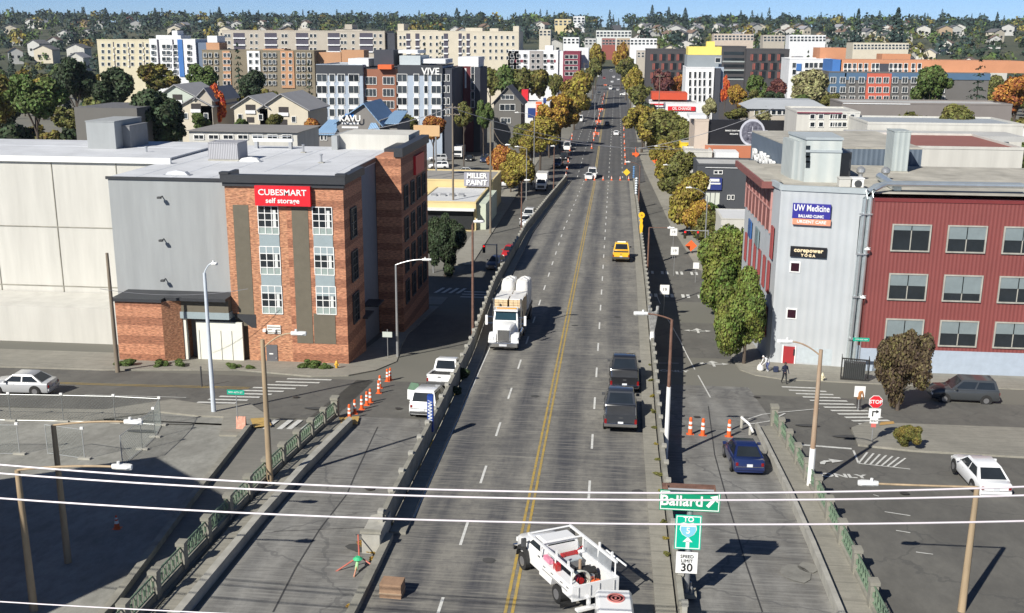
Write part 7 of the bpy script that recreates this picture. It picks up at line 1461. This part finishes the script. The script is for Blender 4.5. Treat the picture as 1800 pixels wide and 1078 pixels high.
b = flats('apartment_block', 'white apartment block with plum bays and a blue stair slot', 262, 343, 70, 405, whp, [270, 289, 297, 309, 333], [82, 93, 104, 115, 126], extra=((276, 283, purple), (303, 309, purple), (312, 325, M_('azure_panel', (.05, .16, .42)))), w=1.6); b.box(274, 62, 318, 71, 408, 418, whp, 'roof_block'); b.box(302, 54, 312, 64, 410, 416, whp, 'roof_block'); b.block(b.x1+.05, b.x1+4.5, b.Y+1, b.Y+18, b.z0, b.z1-1, M_('slate_blue', (.13, .17, .24)))
b = flats('apartment_block', 'wide beige apartment block with slate balcony bays on the rise', 390, 676, 55, 477, beige, [397, 403, 442, 451, 497, 503, 547, 554, 601, 607, 621, 659, 669], [63, 75, 87], recess=((410, 432), (465, 488), (520, 543), (576, 598), (632, 656)), dep=20)
for l, t, r, bt in ((590, 52, 637, 57), (606, 43, 619, 53), (524, 50, 545, 56)): b.box(l, t, r, bt, 480, 490, beige, 'roof_block')
b.block(b.x1+.05, b.x1+4.2, b.Y+1.5, b.Y+20, b.z0, b.z1-.5, dslate)
b = flats('apartment_block', 'stepped apartment block of olive, tan and white bays behind the gabled houses', 355, 552, 90, 380, olivb, [361, 370, 381, 396, 403, 441, 452, 466, 475, 483, 499, 511, 525, 534, 544], [97, 109, 121, 134, 146], extra=((391, 408, tanb), (434, 460, whp), (493, 519, tanb)), dep=16, w=1.2, kind='white')
b.box(364, 63, 382, 75, 384, 392, whp, 'roof_block'); b.box(362, 75, 386, 90, 384, 392, tanb, 'roof_block'); b.box(462, 86, 500, 92, 384, 392, tanb, 'roof_block'); b.box(552, 92, 600, 118, 384, 392, tanb, 'roof_block'); b.box(600, 88, 640, 112, 384, 392, tanb, 'roof_block')
b = flats('apartment_block', 'long cream apartment block with dark slots on the rise left of the avenue', 698, 912, 56, 470, creamb, [704, 711, 745, 757, 768, 778, 815, 835, 850, 862, 872, 882, 892, 902], [66, 78, 90, 102], recess=((714, 722), (730, 738), (780, 788), (806, 812), (820, 826)), dep=22, kind='white', w=1.1)
for l, t, r, bt in ((699, 42, 710, 57), (818, 49, 848, 57), (861, 50, 876, 58), (902, 46, 912, 57), (720, 53, 770, 57)): b.box(l, t, r, bt, 474, 484, creamb, 'roof_block')
b = flats('apartment_block', 'white apartment block with maroon windows behind the round olive trees', 893, 981, 90, 470, whp, [900, 911, 923, 937, 946, 958, 970], [98, 108, 118], extra=((931, 954, M_('warm_grey', (.3, .28, .27))),), w=1.5); b.panel(905, 105, 925, 110, M_('maroon_band', (.2, .04, .06))); b.panel(955, 105, 977, 110, M_('maroon_band', (.2, .04, .06)))
b = flats('apartment_block', 'maroon and white striped apartment block left of the far junction', 990, 1020, 92, 455, M_('maroon_siding', (.2, .035, .06)), [997, 1004, 1011], [100, 110, 120, 130], w=2.0, kind='white'); b.box(984, 90, 990, 140, 456, 470, whp, 'wall'); b.box(1016, 84, 1034, 120, 475, 488, whp, 'wall'); b.box(958, 80, 972, 90, 478, 484, whp, 'roof_block')
# right of the avenue
chb = M_('charcoal_brick', (.06, .058, .062)); rdp = M_('red_brick_panel', (.25, .075, .06))
def offices(label, l, r, t, Y, xs, ys):
    b = Bld('office_building', label, 'office building', l, r, t, Y, 20, chb)
    for j, y in enumerate(ys):
        for x in xs:
            xx = x+(3.5 if j % 2 else 0); b.panel(xx-6.5, y-5.5, xx-2.5, y+5.5, rdp, 'brick_panel', .1); b.win([xx], [y], 2.0, 2.6, 'black')
    return b
offices('charcoal office building with staggered red panels right of the far junction', 1137, 1208, 88, 400, [1150, 1166, 1181, 1196], [101, 117, 133]); offices('charcoal office building with staggered red panels beside the pale olive tree', 1313, 1388, 88, 375, [1326, 1341, 1357, 1373], [101, 117, 132]); b = Bld('office_building', 'glassy charcoal office building between the two red panelled ones', 'office building', 1266, 1312, 83, 380, 20, chb)
for y in (91, 102, 113, 124, 135): b.panel(1272, y, 1308, y+6, glass, 'glass_band', .05)
for y in (107, 122, 138): b.panel(1270, y, 1311, y+3, M_('grey_band', (.3, .33, .33)), 'floor_band', .2)
b = Bld('apartment_tower', 'white apartment tower with a lemon yellow top beside the avenue', 'apartment block', 1206, 1256, 120, 330, 16, whp); b.win([1213, 1222, 1230, 1238, 1248], [132, 146, 160, 173], .8, 2.0, 'dark'); b.block(b.x1+.05, b.x1+2.0, b.Y+.5, b.Y+16, b.z0, b.z1, dslate)
b.box(1208, 97, 1268, 120, 334, 346, M_('grey_green_siding_far', (.25, .28, .3)), 'wall'); b.box(1210, 82, 1268, 97, 336, 346, M_('lemon_yellow', (.75, .62, .16)), 'wall'); b.box(1243, 73, 1256, 84, 338, 342, M_('lemon_yellow', (.75, .62, .16)), 'roof_block'); b.box(1257, 118, 1269, 180, 332, 344, lb_blue, 'wall')
for y in (106, 127, 147, 167): b.win([1262], [y], 1.6, 1.4, 'dark', dy=1.9)
b = Bld('shop', 'white low shop with red signs below the white tower', 'shop', 1143, 1228, 182, 305, 14, whp, par=.5); b.panel(1141, 180, 1168, 188, whp, 'sign_board', .5); b.panel(1174, 187, 1222, 195, red, 'sign_board', .4); b.panel(1143, 182, 1166, 185, red, 'sign_band', .6); b.box(1146, 163, 1208, 176, 312, 322, M_('red_orange_wall', (.5, .07, .03)), 'wall'); p = b.px(1198, 191); text('lettering', 'OIL CHANGE', 1.1, white, b.t, b.L(p.x, b.Y-.45, p.z), bold=.02, sx=.8)
b = Bld('long_hall', 'long low hall with a pale grey hipped roof behind the black billboard', 'hall', 1318, 1458, 192, 228, 16, beige, par=0); a0 = b.L(b.x0-.6, 227.4, b.z1); a1 = b.L(b.x1+.6, 245, b.z1+1.6); MB().hexa([(a0[0], a0[1], a0[2]), (a1[0], a0[1], a0[2]), (a1[0], a1[1], a0[2]), (a0[0], a1[1], a0[2])], [(a0[0]+3, a0[1]+6, a1[2]), (a1[0]-3, a0[1]+6, a1[2]), (a1[0]-3, a1[1]-5, a1[2]), (a0[0]+3, a1[1]-5, a1[2])]).build('roof', M_('pale_grey_metal_roof', (.36, .38, .4)), b.t); b.win(rng(1330, 1400, 8), [198], 1.0, 1.0, 'white')
b = Bld('flats', 'two storey white flats with a maroon roof line right of the black billboard', 'flats', 1401, 1512, 199, 200, 14, offw); b.win([1428, 1443, 1463, 1468, 1476, 1484, 1498], [205, 219], .9, .9, 'dark'); b.panel(1401, 197, 1480, 200, M_('maroon_siding', (.2, .035, .06)), 'trim', .3); b.box(1500, 222, 1800, 245, 196, 199, whp, 'wall')
b = Bld('apartment_block', 'white apartments with blue balcony panels left of the orange block', 'apartment block', 1388, 1463, 105, 330, 16, whp); b.win([1396, 1418, 1426, 1434, 1443, 1452, 1459], [115, 127], 1.2, 1.6, 'dark'); b.panel(1400, 112, 1408, 124, M_('azure_panel', (.05, .16, .42)), 'balcony_panel', .3)
steelblue = M_('steel_blue_siding', (.075, .14, .23)); greyw = M_('warm_dark_grey', (.13, .125, .12)); rorange = M_('red_orange_siding', (.5, .11, .07)); lorange = M_('light_orange_siding', (.52, .24, .13))
b = Bld('apartment_block', 'long apartment block in blue, grey and red with an orange upper storey at the right', 'apartment block', 1457, 1740, 129, 300, 20, greyw); b.panel(1457, 128, 1485, 163, steelblue, 'facade_bay', .2); b.panel(1485.3, 128, 1524, 141, steelblue, 'facade_bay', .2); b.panel(1524.3, 129, 1563, 177, rorange, 'facade_bay', .25); b.panel(1563.3, 128, 1740, 141, steelblue, 'facade_bay', .2)
b.box(1478, 105, 1800, 129, 304, 318, lorange, 'upper_storey'); b.box(1442, 84, 1486, 104, 340, 352, lorange, 'roof_block'); b.box(1551, 95, 1600, 105, 325, 332, lorange, 'roof_block'); b.box(1464, 105, 1477.8, 129, 304, 318, M_('azure_panel', (.05, .16, .42)), 'upper_bay'); b.box(1547, 112, 1561, 129, 303.6, 304, dslate, 'balcony_recess')
b.win([1464, 1481, 1497, 1514, 1531, 1544, 1557, 1573, 1590, 1606, 1622, 1638, 1655], [141, 158, 174], 1.5, 1.6, 'curt', 2, out=.26); b.win([1486, 1493, 1502, 1512, 1522, 1535, 1542, 1566, 1574, 1582, 1592, 1605, 1616], [117, 126], 1.0, 1.7, 'white', dy=3.9)
b = Bld('retail_shed', 'long brown shed below the coloured apartments', 'shed', 1480, 1780, 184, 250, 14, M_('brown_shed_wall', (.2, .18, .17)), MATS['flat_roof']); b.panel(1482, 181, 1600, 184, whp, 'fascia')
b = Bld('retail_shed', 'white shed with a pale blue grey roof at the right edge', 'shed', 1525, 1800, 220, 185, 16, offw, M_('blue_grey_roof', (.3, .33, .36))); b.box(1500, 256, 1530, 275, 150, 160, M_('brown_red_roof', (.25, .1, .08)), 'roof_block'); b.box(1503, 236, 1800, 250, 175, 184, MATS['flat_roof'], 'canopy')
b = Bld('warehouse', 'low white warehouse with maroon roofs behind the clinic', 'warehouse', 1496, 1800, 262, 140, 20, offw, M_('brown_red_roof', (.25, .1, .08))); b.win(rng(1510, 1580, 4), [272], 2, 1, 'dark')
b = Bld('shop', 'beige shop end left of the black billboard', 'shop', 1222, 1246, 213, 215, 16, M_('pinkish_beige', (.5, .42, .35)), MATS['flat_roof']); b.box(1212, 203, 1242, 209, 217, 225, whp, 'roof_block')
# --- black billboard with a watch
bb = signboard('billboard', 'long black billboard showing a steel watch above the orange wall', 1242, 210, 1399, 256, 216, blk, [('MAKE THAT MOVE', .085, -.19, .06, white, 1.0), ('EXCLUSIVE', .075, -.19, -.07, white, .9)], .5, 'billboard')
ob = bb.location; c = A(1322, 233, 216)-ob; bb.scale = (1, 1, 1); sv = mat('silver_print', (.45, .46, .52), .5, .1); rr = 2.5
MB().prism([(rr*math.cos(2*math.pi*k/28), rr*1.08*math.sin(2*math.pi*k/28)) for k in range(28)], -.34, -.26, 'y').build('watch_case', sv, bb, (c.x, 0, c.z)); MB().prism([(rr*.84*math.cos(2*math.pi*k/28), rr*.9*math.sin(2*math.pi*k/28)) for k in range(28)], -.37, -.33, 'y').build('watch_dial', mat('dark_dial', (.02, .02, .035), .4, .2, 1.6, col2=(.22, .22, .27)), bb, (c.x, 0, c.z))
MB().box(-.08, .08, -.4, -.37, 0, 1.2).box(-.9, 0, -.4, -.37, -.06, .06).box(-.7, -.55, -.4, -.37, -.7, -.5).box(.4, .9, -.4, -.37, .3, .4).build('watch_hands', sv, bb, (c.x, 0, c.z)); MB().box(-.9, .9, -.33, -.26, 0, .45).build('watch_strap', sv, bb, (c.x, 0, c.z+2.2)); MB().box(-.9, .9, -.33, -.26, -.3, 0).build('watch_strap', sv, bb, (c.x, 0, c.z-2.2)); MB().box(0, .5, -.33, -.26, -.18, .18).build('watch_crown', sv, bb, (c.x+2.5, 0, c.z+.3))
b = Bld('shop', 'orange walled shop beneath the black billboard', 'shop', 1240, 1330, 256, 214, 10, M_('terracotta_wall', (.42, .15, .08)), par=0)
b = Bld('garage', 'white and grey roofed garage row behind the dark shop', 'garage', 1204, 1252, 268, 208, 8, offw); b.box(1258, 268, 1298, 283, 206, 212, whp, 'roof_block')
b = Bld('yellow_shop', 'shop with a yellow banner behind the street trees', 'shop', 1196, 1240, 252, 232, 10, M_('yellow_banner_wall', (.7, .5, .03)), par=.3); p = b.px(1224, 259); text('lettering', 'RENTALS', 1.0, blackt, b.t, b.L(p.x, b.Y-.2, p.z), bold=.02)
b = Bld('dark_shop', 'dark slate shop with a blue sign and tall white windows', 'shop', 1226, 1330, 292, 186, 10, M_('dark_slate_siding', (.06, .065, .075)), MATS['flat_roof'])
b.panel(1236, 312, 1268, 334, M_('deep_blue_sign', (.02, .035, .18)), 'sign_board', .3); b.panel(1248, 314, 1264, 319, whp, 'sign_lettering', .4); b.panel(1249, 321, 1266, 324, whp, 'sign_lettering', .4); p = b.px(1243, 323); MB().prism([(-.6, .9), (.6, .7), (.5, -.9), (.1, -.9), (-.1, 0)], -.35, -.3, 'y').build('sign_shape', white, b.t, b.L(p.x, b.Y-.05, p.z))
for x in (1244, 1252.5, 1261): b.panel(x-3, 339, x+3, 361, M_('lit_white_window', (.55, .58, .52)), 'window', .06)
b.win([1281, 1288], [347], .5, .8, 'white'); b.panel(1240, 294, 1300, 296, whp, 'gutter', .2); b.win([1259, 1266], [303], .8, .6, 'white'); b.box(1243, 325, 1268, 350, 143, 143.1, blk, 'awning') if False else None
b = Bld('low_shed', 'low white roofed shed by the green gold tree behind the clinic', 'shed', 1268, 1325, 386, 150, 9, offw, M_('white_shop_roof', (.5, .51, .52)), par=.2)
# --- slate ribbed building behind the clinic
sl_m = ribmat('slate_ribbed_siding', (.09, .12, .16), (.13, .165, .21), .55); rs_ = thing('slate_building', 'slate blue ribbed building with a white script sign and concrete roof behind the clinic', 'building', (16.2, 122, 0)); OB = Vector(rs_.location)
p0 = A(1322, 232, 128); p1 = A(1394, 252, 109); zt = p0.z
P4 = [(p0.x, p0.y), (p1.x, p1.y), (p1.x+13, p1.y+1), (p1.x+13, p0.y+2)]
mb = MB(); mb.prism([(x-OB.x, y-OB.y) for x, y in P4], -1, zt, 'z'); mb.build('wall', sl_m, rs_)
mb = MB(); mb.prism([(x-OB.x, y-OB.y) for x, y in P4], zt+.01, zt+.15, 'z'); mb.build('roof', cr_roof, rs_)
dv_ = Vector((p1.x-p0.x, p1.y-p0.y, 0)).normalized(); mb = MB()
ps = Vector((p0.x, p0.y, 0)).lerp(Vector((p1.x, p1.y, 0)), .42); q = text('lettering', 'Robbins', 1.7, white, rs_, (ps.x-OB.x+dv_.y*.35, ps.y-OB.y-dv_.x*.35, zt-2.3), (R(90), 0, math.atan2(dv_.y, dv_.x)), depth=.15, bold=.05, sx=1.9)
t, w, h = roofunit('rooftop_unit', 'tall grey green vent housing at the right edge of the clinic roofs', 1573, 232, 1600, 252, 104, ribmat('sage_metal', (.34, .38, .38), (.42, .46, .45), .5), CZ*1.0527-1.6, 3)
for px, py, lb in ((1514, 292, 'round steel roof ventilator on the clinic roof'), (1557, 300, 'small square roof hatch on the clinic roof')):
    p = A(px, py, 98); t = thing('roof_vent', lb, 'vent', (p.x, 98, CZ*1.0527-1.55)); MB().lathe([(.2, 0), (.2, .5), (.4, .7), (.38, 1.0), (.1, 1.2)], 12).build('cowl', steel, t, smooth=True); MB().box(-.35, .35, -.35, .35, 0, .12).build('curb', conc2, t)
# --- far up the avenue
for l, t_, r, Y, m, lb in ((1108, 68, 1155, 720, whp, 'white flats on the rise right of the avenue'), (1048, 54, 1110, 1150, M_('white_hall_wall', (.6, .62, .6)), 'long white hall on the rise right of the avenue'), (1058, 68, 1082, 1020, rdp, 'low brick building under the long white hall'), (1084, 68, 1108, 1000, M_('tan_far', (.4, .3, .2)), 'tan building under the long white hall'), (1120, 90, 1140, 560, beige, 'beige shop building right of the upper avenue'), (948, 52, 968, 1050, creamb, 'cream house block left of the upper avenue'), (975, 34, 1004, 1500, M_('cream_yellow_far', (.6, .5, .28)), 'cream yellow gabled block high on the hill'), (1008, 29, 1028, 1650, whp, 'white house at the top of the avenue'),
    (990, 66, 1018, 900, whp, 'white block left of the upper avenue'), (1028, 68, 1048, 880, M_('pale_grey_far', (.45, .45, .43)), 'pale block beside the upper avenue'), (1255, 60, 1325, 950, M_('pinkish_beige', (.5, .42, .35)), 'long beige school building on the right hillside'), (1388, 62, 1452, 900, whp, 'white terrace among trees on the right hillside'), (1500, 76, 1598, 700, creamb, 'cream buildings on the right rise'), (1342, 62, 1380, 1000, beige, 'beige block on the right hillside')):
    b = Bld('hill_building', lb, 'building', l, r, t_, Y, 20, m, zb=T(Y)-3, par=.4); n = max(2, int((r-l)/6)); b.win(rng(l+3, r-3, n), [t_+4, t_+9], 2.2*Y/900, 1.6*Y/900, 'dark')
HM = [('white', offw), ('grey', M_('pale_grey_far', (.45, .45, .43))), ('cream', creamb), ('tan', M_('tan_far', (.4, .3, .2)))]; RM = [shing, M_('brown_roof', (.18, .12, .09)), M_('grey_roof_far', (.28, .28, .3))]
hmesh = {}
for i in range(190):
    r = rnd; Y = r.uniform(700, 1750); px = r.uniform(-80, 1880); px = r.uniform(1100, 1620) if i % 3 == 0 else px
    if abs(px-1078) < 26: continue
    x = A(px, 50, Y).x; cn, cm = HM[r.choices(range(4), (5, 3, 2, 1))[0]]; k = r.randrange(3); key = (cn, k)
    if key not in hmesh:
        w, d, h = (9, 11, 5.5) if k else (13, 10, 6.5)
        hmesh[key] = (MB().box(-w/2, w/2, 0, d, -3, h).prism([(-w/2, h), (w/2, h), (0, h+2.6)], .02, d-.02, 'y').mesh('wall', cm), MB().prism([(-w/2-.6, h-.3), (0, h+2.7), (0, h+3.0), (-w/2-.6, h)], -.6, d+.6, 'y').prism([(w/2+.6, h-.3), (.01, h+2.7), (.01, h+3.0), (w/2+.6, h)], -.6, d+.6, 'y').mesh('roof', RM[k]), MB().box(-w*.3, -w*.12, -.08, .02, 1.2, 3).box(w*.12, w*.3, -.08, .02, 1.2, 3).mesh('windows', glass))
    t = thing('hill_house', f'small {cn} gabled house among the trees of the far hillside', 'house', (x, Y, T(Y)+3.2), r.uniform(-.6, .6), f'{cn} houses on the far hillside'); t.scale = (1.35, 1.35, 1.35)
    for me in hmesh[key]: put(me.name.split('.')[0], me, t)

# ================================================================== wear and small clutter on the paving
pt = mat('dark_asphalt_patch', (.06, .06, .058), .9, .15, 3); pl_ = mat('pale_concrete_patch', (.2, .195, .175), .9, .2, 2); iron = mat('cast_iron', (.05, .045, .04), .7, .2, 5)
def blob(x, y, w, h, zf, dz, m, name, seed):
    r = random.Random(seed); n = 10; mb = MB(); mb.add([(x+w*math.cos(2*math.pi*k/n)*r.uniform(.75, 1), y+h*math.sin(2*math.pi*k/n)*r.uniform(.75, 1), 0) for k in range(n)], [tuple(range(n))])
    mb.v = [(a, b, zf(b)+dz) for a, b, c in mb.v]; o = mb.build(name, m, fixn=False); o['kind'] = 'structure'
for i, (px, py, w, h, m) in enumerate(((1398, 1010, .7, 1.0, pl_), (1420, 1000, .5, .6, pl_), (640, 965, 1.0, .5, pt), (1500, 770, 1.4, .5, pt), (560, 720, 1.2, .4, pt), (1420, 750, .9, .4, pt), (1280, 610, 1.0, .8, pt), (780, 640, .9, .6, pt), (300, 745, 2.0, .5, pl_), (250, 760, 1.2, .4, pt))):
    p = G(px, py); blob(p.x, p.y, w, h, T, .085, m, 'road_patch', i)
for i, (px, py) in enumerate(((1120, 868), (860, 990), (1010, 575), (940, 700), (1085, 560))):
    p = D(px, py); blob(p.x, p.y, .35, .3, DZ, .14, pt, 'road_patch', 50+i)
for i, (px, py) in enumerate(((650, 862), (1330, 700), (1500, 755), (1275, 570), (520, 700), (1590, 870), (700, 720), (1225, 735))):
    p = G(px, py); blob(p.x, p.y, .3, .3, T, .1, iron, 'manhole_cover', 80+i)
r_ = random.Random(3)
for i in range(26):
    if i % 2: p = D(1165+r_.uniform(-8, 8), 1000-i*14); q = Vector((lerp(RX, p.y)-.15, p.y, DZ(p.y)+.28)); lb = 'tuft of weeds along the right parapet foot'
    else: y = 45+i*2.2; q = Vector((lerp(LX, y)-.45, y, T(y)+.05)); lb = 'tuft of weeds along the outer foot of the left parapet'
    t = thing('weeds', lb, 'weeds', q, r_.random()*6, 'weeds along the parapets'); o = put('leaves', colored(leafmesh('round', i % 4, 150, .11, 22), LG['olive' if i % 3 else 'autumn']), t); s = r_.uniform(.08, .2) if i % 2 else r_.uniform(.25, .5); o.scale = (s, s*1.6, s*.6)
for i, (px, py) in enumerate(((655, 972), (662, 985), (640, 960), (625, 1070))):
    p = G(px, py); t = thing('weeds', ['brown weeds at the nose of the left gore', 'yellow weeds below the gore nose', 'weeds beside the sign stand', 'dry weeds at the bottom by the gore kerb'][i], 'weeds', p, 0, None); o = put('leaves', colored(leafmesh('round', i, 150, .11, 22), LG['gold']), t); o.scale = (.35, .3, .12)
for i, (x, y, lb) in enumerate(((-44, 96, 'small pipe vent at the left of the storage roof'), (-36, 98, 'small pipe vent left of the louvred roof unit'), (-30, 100, 'small pipe vent right of the louvred roof unit'), (-26, 92, 'small pipe vent near the penthouse'), (-48, 101, 'small pipe vent beside the roof stair housing'))):
    t = thing('roof_vent', lb, 'vent', (x*1.05, y*1.05, 18.93)); MB().cyl((0, 0, 0), (0, 0, .7), .1).cyl((0, 0, .7), (0, 0, .82), .16).build('pipe', steel, t); MB().box(-.25, .25, -.25, .25, 0, .06).build('curb', conc2, t)
# ================================================================== thin air between here and the hills
hz = bpy.data.materials.new('haze'); hz.use_nodes = True; N = hz.node_tree.nodes; N.remove(N['Principled BSDF']); pv = N.new('ShaderNodeVolumePrincipled')
pv.inputs['Color'].default_value = (.75, .85, 1, 1); pv.inputs['Density'].default_value = .00006; pv.inputs['Anisotropy'].default_value = .2
hz.node_tree.links.new(pv.outputs[0], N['Material Output'].inputs['Volume'])
tag(MB().box(-6200, 6200, -60, 9100, -60, 130).build('haze', hz), 'thin bluish haze filling the air over the city', 'haze', None, 'stuff')
